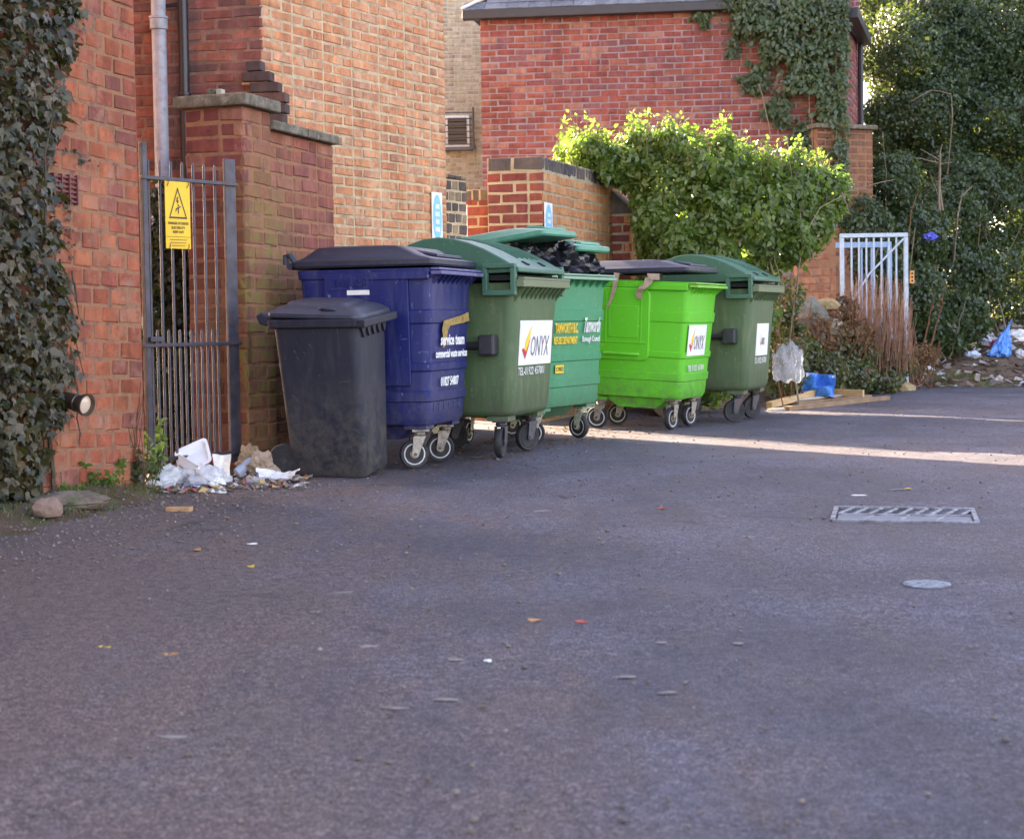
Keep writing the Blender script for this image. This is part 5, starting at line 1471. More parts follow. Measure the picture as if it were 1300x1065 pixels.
tree('ivy_tree', 'dense dark ivy-clad tree left of the leaning tree behind the blue gate', (6.4, 24.6, zb_(6.4, 24.6)), 5.2, 0.16,
     bl_px([(1150, 80, 24.5, .75, .8, .75), (1120, 165, 24.3, .5, .6, .6), (1170, 150, 24.2, .75, .8, .75), (1210, 90, 24.8, .8, .8, .9), (1130, 35, 24.9, .30, .4, .35), (1185, 215, 24.2, .7, .7, .5), (1190, 35, 25.0, .5, .6, .6), (1104, 60, 25.4, .32, .5, .55), (1112, 5, 25.6, .4, .5, .4)]), 62000, (0.05, 0.09), 1)
tree('ivy_tree', 'tall dark ivy-clad tree behind the rubbish heap', (8.3, 25.0, zb_(8.3, 25.0)), 6.0, 0.20,
     bl_px([(1260, 60, 24.8, .9, .9, 1.0), (1320, 90, 24.8, 1.0, .9, 1.0), (1250, 160, 24.4, .9, .9, .8), (1310, 190, 24.4, .9, .9, .8), (1260, 5, 25.2, .8, .8, .7), (1330, 0, 25.2, .9, .9, .8)]), 70000, (0.05, 0.09), 2, (0.2, 0.3))
tree('ivy_tree', 'dark ivy-clad tree furthest back above the thicket', (7.6, 29.0, 0.8), 7.0, 0.22,
     bl_px([(1150, 20, 29.5, 1.1, 1, 1.1), (1250, -20, 29.5, 1.4, 1, 1.3), (1220, 110, 29.0, 1.6, 1, 1.3), (1330, 60, 29.0, 1.4, 1, 1.6), (1180, 190, 28.5, 1.2, 1, 1.0), (1300, 200, 28.5, 1.4, 1, 1.2)]), 46000, (0.07, 0.12), 3)
tree('ivy_tree', 'broad dark tree right of the rubbish heap', (11.3, 25.5, zb_(11.3, 25.5)), 6.0, 0.20,
     [((11.3, 25.4, 3.2), (1.7, 1.2, 1.6)), ((12.6, 25.2, 2.2), (1.5, 1.1, 1.5)), ((10.4, 25.3, 1.9), (1.1, 1.0, 1.2)), ((11.6, 25.8, 5.0), (1.5, 1.2, 1.3)), ((14.0, 25.4, 3.0), (1.6, 1.2, 2.2))], 36000, (0.08, 0.13), 7)
def bush(name, label, lst, nleaf, size, m, group='dark bushes on the bank', lo=0.5, twigs=8, twm=None, seed=0):
    blobs = bl_px(lst)
    c = Vector(blobs[0][0])
    e = empty(name, (c.x, c.y, zb_(c.x, c.y)), label=label, cat='bush', group=group)
    p, n_ = blob_points(blobs, nleaf, lo, 1.06, 0.22)
    gz_ = bank_z(p[:, 0], p[:, 1])
    k = p[:, 2] > np.maximum(gz_, 0) + 0.01
    leaves('foliage', p[k], n_[k], rng.uniform(size[0], size[1], int(k.sum())), m, e, 'leaf', 0.6, 0.7)
    mb = MB()
    r_ = random.Random(seed)
    for q in range(twigs):
        b_ = blobs[r_.randrange(len(blobs))]
        a = Vector((b_[0][0] + r_.uniform(-.6, .6) * b_[1][0], b_[0][1] - 0.1, 0)); a.z = max(0, zb_(a.x, a.y)) - 0.03
        t_ = Vector(b_[0]) + Vector((r_.uniform(-1, 1) * b_[1][0], -b_[1][1] * 0.9, r_.uniform(0.3, 1.15) * b_[1][2]))
        mb.tube(wiggle(a, t_, 6, 0.12, seed * 31 + q), np.linspace(0.012, 0.004, 7), 5)
    mb.build('stems', twm or TWIG, e, world=True, kind='stuff')
    return e
bush('evergreen_bush', 'dark evergreen bush right of the brown garden wall', [(1128, 240, 21.4, .42, .5, .5), (1085, 285, 20.6, .48, .4, .42), (1150, 300, 21.4, .6, .5, .5), (1110, 340, 20.6, .5, .4, .4), (1150, 380, 20.9, .5, .4, .5)], 26000, (0.05, 0.085), TREE, seed=1)
bush('evergreen_bush', 'dark evergreen bush with bare saplings in front of the ivy trees', [(1190, 280, 22.8, .7, .6, .6), (1210, 350, 22.6, .8, .6, .6), (1180, 380, 22.4, .7, .5, .5), (1230, 240, 23.2, .7, .5, .5)], 25000, (0.05, 0.085), TREE, seed=2)
bush('evergreen_bush', 'dark evergreen bush above the rubbish heap', [(1280, 270, 23.4, .8, .6, .7), (1290, 340, 23.2, .9, .6, .6), (1250, 330, 23.0, .6, .5, .5), (1330, 300, 23.4, .8, .6, .8), (1270, 385, 23.2, .8, .5, .35)], 25000, (0.05, 0.085), TREE, seed=3)
bush('evergreen_bush', 'low dark bush between the blue gate and the rubbish heap', [(1185, 420, 21.6, .45, .4, .35), (1215, 405, 21.9, .5, .4, .4), (1160, 400, 21.8, .4, .4, .4)], 6000, (0.06, 0.10), TREE, seed=4)
BRAM = leaf_mat('bramble_leaf', [(0.030, 0.058, 0.030), (0.050, 0.075, 0.030), (0.075, 0.085, 0.035), (0.13, 0.10, 0.04), (0.04, 0.065, 0.04), (0.10, 0.055, 0.03)], 0.4, 0.25, 0.6)
BRN = leaf_mat('dead_leaf', [(0.16, 0.08, 0.04), (0.22, 0.12, 0.06), (0.12, 0.06, 0.035), (0.25, 0.15, 0.08), (0.09, 0.05, 0.03)], 0.8, 0.25, 0.2, (0.35, 0.2, 0.08))
bush('bramble', 'bramble patch behind the blue plastic bag and planks', [(1040, 472, 17.5, .36, .36, .26), (1075, 478, 17.8, .34, .36, .24), (1015, 455, 17.4, .30, .36, .30), (1060, 445, 18.0, .40, .36, .28), (1000, 480, 17.0, .26, .3, .2)], 7000, (0.04, 0.08), BRAM, 'brambles on the bank', twm=REDTWIG, twigs=16, seed=5)
bush('bramble', 'bramble patch beside the yellowish rock', [(1110, 482, 18.4, .32, .36, .2), (1085, 450, 18.4, .34, .36, .26), (1130, 465, 18.8, .26, .3, .2)], 4500, (0.04, 0.08), BRAM, 'brambles on the bank', twm=REDTWIG, twigs=12, seed=6)
bush('bramble', 'straggly bramble at the foot of the hedge beside the hanging clear bag', [(998, 470, 16.2, .2, .2, .26), (1003, 430, 16.4, .22, .22, .3), (1000, 385, 16.4, .2, .2, .25)], 2600, (0.04, 0.07), BRAM, 'brambles on the bank', twm=REDTWIG, twigs=10, seed=7)
bush('dead_bush', 'withered brown growth round the tumbled stones', [(1030, 425, 17.6, .35, .3, .25), (1070, 430, 18.0, .40, .3, .25), (1060, 395, 18.2, .3, .25, .2)], 2100, (0.04, 0.08), BRN, 'withered growth on the bank', twm=REDTWIG, twigs=26, seed=8)

bush('dead_bush', 'withered brown tangle below the dead stems by the blue gate', [(1110, 445, 18.9, .35, .3, .2), (1140, 455, 19.2, .3, .3, .2), (1085, 425, 18.8, .3, .3, .22), (1165, 450, 19.6, .3, .3, .15)], 2600, (0.035, 0.07), BRN, 'withered growth on the bank', twm=REDTWIG, twigs=34, seed=9)
# dead bracken curtain in front of the blue gate
br = empty('dead_bracken', (4.5, 18.6, zb_(4.5, 18.6)), label='rust brown dead stems hanging over the blue gate', cat='dead stems')
mb = MB()
for k in range(300):
    px = random.uniform(1072, 1160) ; Y = random.uniform(18.0, 18.9)
    y1 = random.uniform(440, 478); y0 = random.uniform(345, 395) + max(0, (1090 - px)) * 0.6 + max(0, px - 1140) * 2.0
    b_ = P(px + random.uniform(-6, 6), y0, Y); a = P(px, y1, Y)
    a.z = max(zb_(a.x, a.y) - 0.02, min(a.z, 0.5))
    mb.tube(wiggle(a, b_, 4, 0.06, k), [0.005, 0.005, 0.004, 0.003, 0.002], 3)
mb.build('stems', mat('bracken_rust', (0.42, 0.23, 0.15), 0.9, 0.5, 9, 0.4, 60, 0.3), br, world=True, kind='stuff')
# bare saplings, curved canes
def sapling(label, segs, m=TWIG, name='bare_sapling', group='bare saplings in the thicket'):
    p0 = P(*segs[0][0])
    e = empty(name, (p0.x, p0.y, max(0, zb_(p0.x, p0.y))), label=label, cat='sapling', group=group)
    mb = MB()
    for i, (a, b_, r_) in enumerate(segs):
        A_, B_ = P(*a), P(*b_)
        w_ = wiggle(A_, B_, 6, 0.06, int(a[0] + b_[1]))
        rr_ = list(np.linspace(r_, r_ * 0.5, 7))
        if i == 0 and A_.z > e.location.z:
            w_ = [Vector((A_.x + 0.1, A_.y + (0.7 if A_.z - e.location.z > 0.8 else 0.0), max(e.location.z - 0.05, A_.z - 1.0)))] + w_
            rr_ = [r_] + rr_
        MB().tube(w_, rr_, 5).build('stem' if i == 0 else 'branch', m, e, world=True)
Y_ = 21.6
sapling('pale forked bare sapling standing in the dark bush', [((1192, 270, Y_), (1191, 198, Y_), .022), ((1196, 268, Y_), (1192, 200, Y_), .018), ((1191, 205, Y_), (1165, 190, Y_), .010), ((1190, 208, Y_), (1150, 200, Y_), .010), ((1191, 200, Y_), (1195, 185, Y_), .010), ((1192, 210, Y_), (1210, 207, Y_), .007)])
sapling('arched bare cane over the dark bush', [((1207, 150, 22.3), (1205, 122, 22.3), .010), ((1205, 122, 22.3), (1180, 117, 22.3), .009), ((1180, 117, 22.3), (1155, 130, 22.3), .007)])
sapling('short broken tan cane in the dark bush', [((1215, 275, Y_), (1220, 250, Y_), .013), ((1220, 250, Y_), (1233, 238, Y_), .011)])
sapling('thin reddish cane standing above the blue gate', [((1154, 300, 19.5), (1156, 270, 19.5), .008), ((1156, 270, 19.5), (1165, 243, 19.5), .006)], REDTWIG)
sapling('rust brown dock stalks right of the blue gate', [((1172, 448, 20.6), (1184, 392, 20.6), .014), ((1184, 392, 20.6), (1186, 365, 20.6), .010), ((1180, 445, 20.7), (1196, 385, 20.7), .014), ((1196, 385, 20.7), (1197, 362, 20.7), .010), ((1184, 395, 20.6), (1180, 372, 20.6), .006), ((1195, 392, 20.7), (1190, 372, 20.7), .006)], REDTWIG)
sapling('slanting thin brown stick by the rubbish heap', [((1274, 402, 21.9), (1268, 378, 21.9), .012)], TWIG)
sapling('long pale cane arching out of the hedge beside the broken pier', [((1004, 440, 15.5), (1012, 370, 15.2), .010), ((1012, 370, 15.1), (1018, 310, 15.0), .010), ((1018, 310, 15.0), (1040, 265, 15.0), .009), ((1040, 265, 15.0), (1072, 245, 15.0), .008), ((1072, 245, 15.0), (1136, 227, 15.0), .007), ((1068, 245, 15.0), (1077, 270, 15.0), .008)])
sapling('thin red cane beside the hanging clear bag', [((985, 470, 15.3), (988, 420, 15.3), .007), ((988, 420, 15.3), (1006, 330, 15.3), .006)], REDTWIG)

# weeds at the foot of the near wall
NET = leaf_mat('nettle_leaf', [(0.07, 0.15, 0.03), (0.10, 0.20, 0.04), (0.05, 0.11, 0.03), (0.13, 0.22, 0.06)], 0.5, 0.4, 0.4, (0.35, 0.55, 0.06))
def weed(label, px, py, Y, h, nst, spread, m, sz, group='weeds at the wall foot', nl=26):
    b0 = P(px, py, Y); b0.z = max(b0.z, 0) * 0
    e = empty('weed', b0, label=label, cat='weed', group=group)
    mb, lp_, ln_ = MB(), [], []
    for k in range(nst):
        a = b0 + Vector((random.gauss(0, spread * .6), random.gauss(0, spread * .3), 0.0))
        t_ = a + Vector((random.gauss(0, spread), random.gauss(0, spread), h * random.uniform(0.6, 1.0)))
        pts_ = wiggle(a, t_, 5, 0.06, k + int(px))
        mb.tube(pts_, np.linspace(0.004, 0.0015, 6), 4)
        for q in range(nl):
            u_ = random.uniform(0.25, 1.0)
            i = min(4, int(u_ * 5)); c = pts_[i].lerp(pts_[i + 1], u_ * 5 - i)
            ang = random.uniform(0, 6.28)
            lp_.append(c); ln_.append((math.cos(ang), math.sin(ang), 0.9))
    mb.build('stems', mat('weed_stem', (0.10, 0.12, 0.04), 0.8), e, world=True, kind='stuff')
    leaves('foliage', np.array(lp_), np.array(ln_), rng.uniform(sz[0], sz[1], len(lp_)), m, e, 'leaf', 0.4, 0.5)
weed('tall green weed growing by the left gate post', 204, 622, 8.72, 0.40, 5, 0.05, NET, (0.035, 0.065))
weed('leafy green nettle patch below the spotlight', 128, 632, 8.35, 0.20, 16, 0.10, NET, (0.03, 0.06))
weed('scrubby brown-green weed at the orange brick corner', 178, 632, 8.5, 0.30, 12, 0.07, BRAM, (0.02, 0.045))
weed('spreading green weed along the orange wall foot', 108, 636, 8.2, 0.16, 14, 0.09, NET, (0.025, 0.05))
weed('low mossy weed at the verge edge by the ivy', 20, 668, 7.5, 0.07, 16, 0.12, BRAM, (0.015, 0.035))
weed('low weed tuft beside the kerb stone', 85, 640, 8.0, 0.10, 10, 0.07, NET, (0.02, 0.045))
MB_ = MB()
# dry stalks up the brick corner
for k in range(26):
    px = random.uniform(140, 190)
    a = P(px, 630, 8.5); a.z = 0.03
    MB_.tube(wiggle(a, a + Vector((random.uniform(-.08, .1), random.uniform(-.05, .05), random.uniform(.2, .55))), 5, 0.08, k), 0.0025, 3)
e = empty('dry_stalks', P(165, 630, 8.5) * 1.0, label='dry brown stalks against the orange brick corner', cat='dead stems'); e.location.z = 0.03
MB_.build('stems', REDTWIG, e, world=True, kind='stuff')
# grass on the verge
gv = []
gm_ = leaf_mat('grass_blade', [(0.07, 0.08, 0.03), (0.10, 0.095, 0.04), (0.16, 0.13, 0.07), (0.05, 0.065, 0.02)], 0.6, 0.3, 0.3)
def grass(name, pts3, hmin, hmax, label):
    n_ = len(pts3)
    base = np.array(pts3)
    h_ = rng.uniform(hmin, hmax, n_)
    ang = rng.uniform(0, 6.28, n_)
    dx = np.stack([np.cos(ang), np.sin(ang), 0 * ang], 1)
    tip = base + np.stack([rng.normal(0, .35, n_) * h_, rng.normal(0, .35, n_) * h_, h_], 1)
    midp = (base + tip) / 2 + np.array([0, 0, 0.1]) * h_[:, None]
    w = 0.0035
    V = np.stack([base - dx * w, base + dx * w, midp + dx * w * .7, midp - dx * w * .7, tip], 1).reshape(-1, 3)
    i0 = np.arange(n_) * 5
    Fc = np.concatenate([np.stack([i0, i0 + 1, i0 + 2], 1), np.stack([i0, i0 + 2, i0 + 3], 1), np.stack([i0 + 3, i0 + 2, i0 + 4], 1)])
    o = np_mesh(name, V, Fc, gm_, None, np.repeat(rng.random(n_), 5), kind='stuff')
    tag(o, label, 'grass')
gp = []
while len(gp) < 1500:
    t_, s_ = rng.uniform(-0.3, 4.5), abs(rng.normal(0.05, 0.28))
    if s_ > 0.65 or math.sin(t_ * 4.0) * math.sin(s_ * 9 + t_) < -0.1: continue
    q = LW_C - LW_D * t_ + LW_N * s_
    gp.append((q.x, q.y, float(verge_zs(np.array([t_]), np.array([s_]))[0]) - 0.005))
grass('grass', gp, 0.012, 0.05, 'short grass growing on the verge below the near wall')
gp = []
while len(gp) < 2600:
    x, y = rng.uniform(2.0, 9.5), rng.uniform(14.9, 21.5)
    d = float(bank_d(np.array([x]), np.array([y]))[0])
    if not (0.02 < d < 1.2) or math.sin(x * 3) * math.sin(y * 2.7) < 0.1: continue
    gp.append((x, y, zb_(x, y) - 0.01))
grass('grass', gp, 0.04, 0.14, 'straggly grass along the edge of the bank')
# leaf litter
def litter(name, pts3, m, size, label, cat='leaf litter'):
    pts3 = np.array(pts3)
    o = leaves(name, pts3, np.tile(np.array([[0, 0, 1.0]]), (len(pts3), 1)), rng.uniform(size[0], size[1], len(pts3)), m, None, 'leaf', 0.0, 0.25)
    tag(o, label, cat, kind='stuff')
lp_ = []
while len(lp_) < 5200:
    x, y = rng.uniform(2.0, 10.5), rng.uniform(14.9, 23.5)
    d = float(bank_d(np.array([x]), np.array([y]))[0])
    if d < -0.15 or d > 4: continue
    lp_.append((x, y, max(0.0, zb_(x, y)) + 0.012))
litter('leaf_litter', lp_, BRN, (0.04, 0.08), 'brown fallen leaves covering the bank')

# ---------------------------------------------------------------- blue-grey gate, broken pier, stones
GATEB = mat('pale_blue_paint', (0.42, 0.52, 0.60), 0.5, 0.15, 12, 0.15, 90, 0.1, dirt=(0.30, 0.24, 0.20), dscale=14, dth=(0.6, 0.8))
ga, gb_ = P(1066, 300, 19.1), P(1152, 300, 19.1)
z0g = zb_(4.6, 19.1)
fg = empty('metal_gate', (ga.x, 19.1, z0g), label='pale blue metal gate leaf with diagonal brace on the bank', cat='gate', group='pale blue gate leaves')
wg = gb_.x - ga.x
zt_ = ga.z - z0g
MB().box((wg / 2, 0, zt_), (wg, 0.045, 0.05)).build('top_rail', GATEB, fg, bevel=0.004)
MB().box((wg - 0.025, 0, zt_ / 2), (0.05, 0.045, zt_ - 0.055)).build('stile', GATEB, fg, bevel=0.004)
MB().box((0.025, 0, zt_ / 2), (0.05, 0.045, zt_ - 0.055)).build('stile', GATEB, fg, bevel=0.004)
MB().box((wg / 2, 0, 0.25), (wg - 0.11, 0.04, 0.04)).build('bottom_rail', GATEB, fg, bevel=0.004)
for k in range(7):
    x = 0.05 + (k + 1) * (wg - 0.1) / 8
    MB().box((x, 0.0, zt_ / 2 + 0.13), (0.020, 0.020, zt_ - 0.32)).build('bar', GATEB, fg)
MB().tube([(wg - 0.06, -0.034, zt_ - 0.05), (wg * 0.42, -0.034, zt_ - 0.48), (0.05, -0.034, zt_ - 0.95)], 0.013, 6).build('brace', GATEB, fg)
BLUE2 = mat('sky_blue_paint', (0.26, 0.42, 0.62), 0.5, 0.12, 12)
g2 = empty('metal_gate', (ga.x - 0.05, 19.45, zb_(4.4, 19.45)), label='sky blue gate leaf standing behind the paler gate', cat='gate', group='pale blue gate leaves')
z2 = ga.z - g2.location.z - 0.10
MB().box((wg * 0.46, 0, z2), (wg * 0.92, 0.04, 0.07)).build('top_rail', BLUE2, g2, bevel=0.004)
MB().box((wg * 0.89, 0, z2 / 2), (0.06, 0.04, z2 - 0.075)).build('stile', BLUE2, g2, bevel=0.004)
for k in range(6):
    MB().box((0.02 + k * wg * 0.15, 0, z2 / 2), (0.022, 0.022, z2 - 0.075)).build('bar', BLUE2, g2)
# orange reflector on the gate post
rf = P(1158, 352, 19.08)
e = empty('hinge_plate', (rf.x, rf.y, rf.z - 0.08), label='orange three-hole plate on the edge of the blue gate', cat='plate')
ORG = mat('orange_plate', (0.62, 0.26, 0.06), 0.5)
MB().box((0, 0, 0.08), (0.055, 0.02, 0.16)).build('plate', ORG, e, bevel=0.004)
for k in range(3): MB().lathe([(0.001, -0.013), (0.012, -0.0125), (0.012, -0.0105), (0.001, -0.0104)], 10, (0, 0, 0.035 + k * 0.045)).build('hole', HOLLOW_SHADE, e)

bp = P(1038, 380, 18.0)
BR_BP = brick_mat('brick_broken_pier', [(0.42, 0.17, 0.09), (0.38, 0.14, 0.08), (0.46, 0.21, 0.12), (0.34, 0.13, 0.08)], dark=0.25, wash=(0.45, 0.26, 0.16))
zbp = zb_(bp.x, bp.y)
bpr = empty('brick_pier', (bp.x, bp.y, zbp - 0.05), label='broken orange brick pier half covered by the hedge', cat='wall')
MB().box((bp.x, bp.y + 0.15, (zbp + 1.80) / 2), (0.44, 0.30, 1.86 - zbp)).build('pier_core', MORTAR_RED, bpr, world=True)
emit(bpr, lay(((bp.x - 0.22, bp.y, zbp - 0.1), (1, 0, 0), 0.44, 1.86 - zbp), 0.092, 0.25, 'flemish', j=0.008, keep=lambda u, z: not (z > 1.62 - zbp and u > 0.25)), BR_BP, 120)
bp2 = P(1003, 400, 16.9)
bpr2 = empty('brick_pier', (bp2.x, bp2.y, 0), label='slim orange brick pier at the hedge end behind the hanging bag', cat='wall')
MB().box((bp2.x, bp2.y + 0.12, 0.66), (0.20, 0.2, 1.42)).build('pier_core', MORTAR_RED, bpr2, world=True)
emit(bpr2, lay(((bp2.x - 0.1, bp2.y + 0.02, 0), (1, 0, 0), 0.20, 1.38), 0.092, 0.2, 'flemish', j=0.008), BR_BP, 60)

from mathutils import noise as mn
import bmesh
def lump(name, c, size, m, label=None, cat=None, group=None, seed=0, amp=0.35, freq=2.0, sub=3, smooth=False, parent=None, rz=0.0, ground=True):
    """irregular faceted lump (stone, crumpled bag, crushed paper)"""
    bm = bmesh.new()
    bmesh.ops.create_icosphere(bm, subdivisions=sub, radius=1.0)
    so = Vector((seed * 13.1, seed * 7.7, seed * 3.3))
    for v in bm.verts:
        p = v.co.copy()
        d = mn.noise(p * freq + so) * amp + abs(mn.noise(p * freq * 2.3 + so)) * amp * 0.8 - abs(mn.noise(p * freq * 5.1 + so)) * amp * 0.45
        v.co = p * (1 + d)
    lo = min(v.co.z for v in bm.verts)
    for v in bm.verts:
        v.co.z = max(v.co.z, lo * 0.55)
    lo = min(v.co.z for v in bm.verts) if ground else 0
    for v in bm.verts:
        v.co = Vector((v.co.x * size[0], v.co.y * size[1], (v.co.z - lo) * size[2]))
    me = bpy.data.meshes.new(name)
    bm.to_mesh(me); bm.free()
    if smooth: me.polygons.foreach_set('use_smooth', [True] * len(me.polygons))
    me.materials.append(m)
    o = bpy.data.objects.new(name, me)
    o.location = c
    o.rotation_euler = (0, 0, rz)
    link(o, parent)
    return tag(o, label, cat, group)

def gp_(px, py, z=0.0): 
    q = G(px, py); q.z = z - 0.008
    return q
ROCK = mat('pale_rock', (0.30, 0.26, 0.20), 0.9, 0.3, 9, 0.4, 60, 0.8, dirt=(0.16, 0.15, 0.07), dscale=7, dth=(0.5, 0.7))
ROCKD = mat('dark_rock', (0.17, 0.15, 0.125), 0.9, 0.3, 9, 0.4, 60, 0.8, dirt=(0.10, 0.11, 0.05), dscale=7, dth=(0.5, 0.7))
ROCKY = mat('yellow_rock', (0.42, 0.29, 0.15), 0.9, 0.3, 9, 0.4, 60, 0.8, dirt=(0.20, 0.17, 0.08), dscale=7, dth=(0.5, 0.7))
for k, (px, py, Y, sx, sy, sz, lab) in enumerate(((1027, 405, 17.7, .21, .16, .19, 'rounded dark boulder under the broken pier'), (1054, 418, 17.8, .15, .12, .12, 'square grey stone right of the dark boulder'), (1048, 388, 17.9, .16, .1, .08, 'flat tilted orange-brown slab above the grey stone'), (1036, 430, 17.6, .12, .1, .1, 'small dark stone at the foot of the boulder'))):
    c = P(px, py, Y)
    c.z = c.z - sz * 0.6
    lump('stone', c, (sx, sy, sz * 1.1), (ROCKD, ROCK, ROCKY, ROCKD)[k], lab, 'stone', 'tumbled stones under the broken pier', seed=k + 3, amp=0.25, freq=1.1)
c = P(1150, 488, 19.0); c.z = zb_(c.x, c.y) - 0.02
lump('stone', c, (0.13, 0.11, 0.10), ROCKY, 'yellowish rock lying at the corner of the bank', 'stone', None, 11, 0.25, 1.2)
c = LW_C - LW_D * 1.02 + LW_N * 0.30
lump('kerb_stone', (c.x, c.y, 0.02), (0.20, 0.11, 0.050), mat('brown_stone', (0.17, 0.12, 0.088), 0.95, 0.35, 14, 0.5, 50, 1.0, dirt=(0.09, 0.085, 0.045), dscale=11, dth=(0.46, 0.62)), 'large flat brown stone on the verge below the ivy', 'stone', None, 21, 0.24, 1.3, 4, rz=R(35))
c = LW_C - LW_D * 1.32 + LW_N * 0.42
lump('kerb_stone', (c.x, c.y, 0.02), (0.07, 0.06, 0.06), mat('pinkish_stone', (0.24, 0.15, 0.11), 0.95), 'small pinkish stone beside the large flat stone', 'stone', None, 22, 0.25, 1.2)
# stones propping the wheelie bin
# ---------------------------------------------------------------- bags in the overflowing bin
BAG = mat('black_bag', (0.010, 0.010, 0.013), 0.22, 0.3, 20, 0.1, 120, 0.4)
tc = te.matrix_basis if False else Matrix.Translation(te.location) @ Matrix.Rotation(te.rotation_euler.z, 4, 'Z')
for k, (x, y, z, s, lab) in enumerate(((0.06, -0.27, 1.24, .27, 'glossy black rubbish bag under the raised half lid of the teal bin'), (0.22, 0.04, 1.235, .25, 'glossy black rubbish bag bulging over the front rim of the teal bin'), (0.22, 0.32, 1.235, .22, 'glossy black rubbish bag at the far end of the teal bin'), (-0.12, 0.10, 1.24, .26, 'black rubbish bag at the back of the teal bin'))):
    q = tc @ Vector((x, y, z))
    lump('rubbish_bag', q, (s, s * 0.95, s * (0.66 if k < 2 else 0.48)), BAG, lab, 'rubbish bag', 'black bags in the teal bin', seed=30 + k, amp=0.42, freq=2.2, sub=4)
q = tc @ Vector((0.16, -0.17, 1.40))
lump('paper_bundle', q - Vector((0, 0, 0.06)), (0.13, 0.10, 0.06), CARD, 'crumpled brown paper on the black bags in the teal bin', 'paper', None, 41, 0.4, 2.0)
q = tc @ Vector((0.30, 0.26, 1.33))
lump('paper_bundle', q - Vector((0, 0, 0.03)), (0.10, 0.13, 0.05), mat('pale_foil', (0.45, 0.42, 0.38), 0.35), 'pale crinkled wrapper on the black bags by the far rim', 'paper', None, 42, 0.5, 2.5)

# ---------------------------------------------------------------- loose sheets
def sheet(name, c, w, l, m, label, cat, group=None, seed=0, fold=0.3, rz=0.0, tilt=(0, 0), n=7, curl=0.15, parent=None):
    r_ = random.Random(seed)
    vs, fs = [], []
    ph = [r_.uniform(0, 6.28) for _ in range(4)]
    for j in range(n):
        for i in range(n):
            u, v = i / (n - 1) - 0.5, j / (n - 1) - 0.5
            z = fold * (abs(u * math.cos(ph[0]) + v * math.sin(ph[0])) + 0.4 * math.sin(7 * u + ph[1]) * math.sin(6 * v + ph[2]) * curl * 3) * min(w, l)
            vs.append(Vector((u * w * (1 - 0.1 * math.sin(5 * v + ph[3])), v * l, z)))
    for j in range(n - 1):
        for i in range(n - 1):
            a = j * n + i
            fs.append((a, a + 1, a + n + 1, a + n))
    m3 = Matrix.Rotation(rz, 3, 'Z') @ Matrix.Rotation(tilt[0], 3, 'X') @ Matrix.Rotation(tilt[1], 3, 'Y')
    vs = [m3 @ p for p in vs]
    lo = min(p.z for p in vs)
    vs = [p - Vector((0, 0, lo)) for p in vs]
    o = MB().add(vs, fs).build(name, m, parent)
    md = o.modifiers.new('thickness', 'SOLIDIFY'); md.thickness = 0.0025
    o.location = c
    return tag(o, label, cat, group)

def thin(name, col, alpha_t=0.35, rough=0.25):
    """thin translucent plastic film"""
    m, t, b, pos = new_mat(name)
    c = mix(t, noise(t, pos, 30, 4), tuple(x * 0.8 for x in col), col)
    setc(t, b, 'Base Color', c)
    b.inputs['Roughness'].default_value = rough
    tr = nn(t, 'ShaderNodeBsdfTransparent', {'Color': (0.9, 0.92, 0.95, 1)})
    ms = nn(t, 'ShaderNodeMixShader', {0: alpha_t, 1: b.outputs[0], 2: tr.outputs[0]})
    t.links.new(ms.outputs[0], t.nodes['Material Output'].inputs[0])
    bump(t, b, noise(t, pos, 45, 4, 0.7), 0.6, 0.01)
    return m
FILMW = thin('white_film', (0.74, 0.74, 0.75), 0.30)
FILMC = thin('clear_film', (0.85, 0.85, 0.87), 0.76, 0.05)
FILMB = mat('blue_film', (0.045, 0.25, 0.66), 0.3, 0.3, 20, 0.1, 90, 0.3)
FILMD = mat('dark_blue_film', (0.03, 0.05, 0.38), 0.3, 0.2, 20, 0.1, 90, 0.3)
FOAM = mat('white_foam', (0.82, 0.82, 0.82), 0.7, 0.05, 10, 0.05, 120, 0.1)
WPAPER = mat('white_paper', (0.72, 0.71, 0.70), 0.8, 0.1, 16, 0.15, 90, 0.2, dirt=(0.45, 0.40, 0.36), dscale=12, dth=(0.6, 0.75))
# brown paper strips hanging over the lime bin's rim
tl = Matrix.Translation(li.location) @ Matrix.Rotation(li.rotation_euler.z, 4, 'Z')
def strip(lab, x, z_top, pts2, w0, w1, m, nm='paper_strip'):
    mb = MB()
    n_ = len(pts2)
    vs, fs = [], []
    for i, (dx, dy, dz) in enumerate(pts2):
        w = w0 + (w1 - w0) * i / (n_ - 1)
        vs += [(x + dx - w / 2, dy, z_top + dz), (x + dx + w / 2, dy, z_top + dz - 0.006)]
        if i: fs.append((2 * i - 2, 2 * i - 1, 2 * i + 1, 2 * i))
    o = mb.add(vs, fs).build(nm, m)
    md = o.modifiers.new('thickness', 'SOLIDIFY'); md.thickness = 0.003
    o.matrix_world = tl
    tag(o, lab, 'paper', 'paper hanging over the lime bin rim')
ys_ = -0.40
strip('long pointed brown paper strip over the lime bin rim', -0.09, 1.30, [(0.0, ys_ + 0.10, -0.02), (0.0, ys_ - 0.028, 0.0), (-0.01, ys_ - 0.038, -0.08), (-0.03, ys_ - 0.040, -0.17), (-0.06, ys_ - 0.043, -0.24), (-0.09, ys_ - 0.043, -0.29)], 0.06, 0.012, PAPER)
strip('crumpled brown paper flap over the lime bin rim', 0.21, 1.285, [(0.02, ys_ + 0.10, -0.02), (0.02, ys_ - 0.032, 0.0), (0.03, ys_ - 0.050, -0.05)], 0.11, 0.10, PAPER)
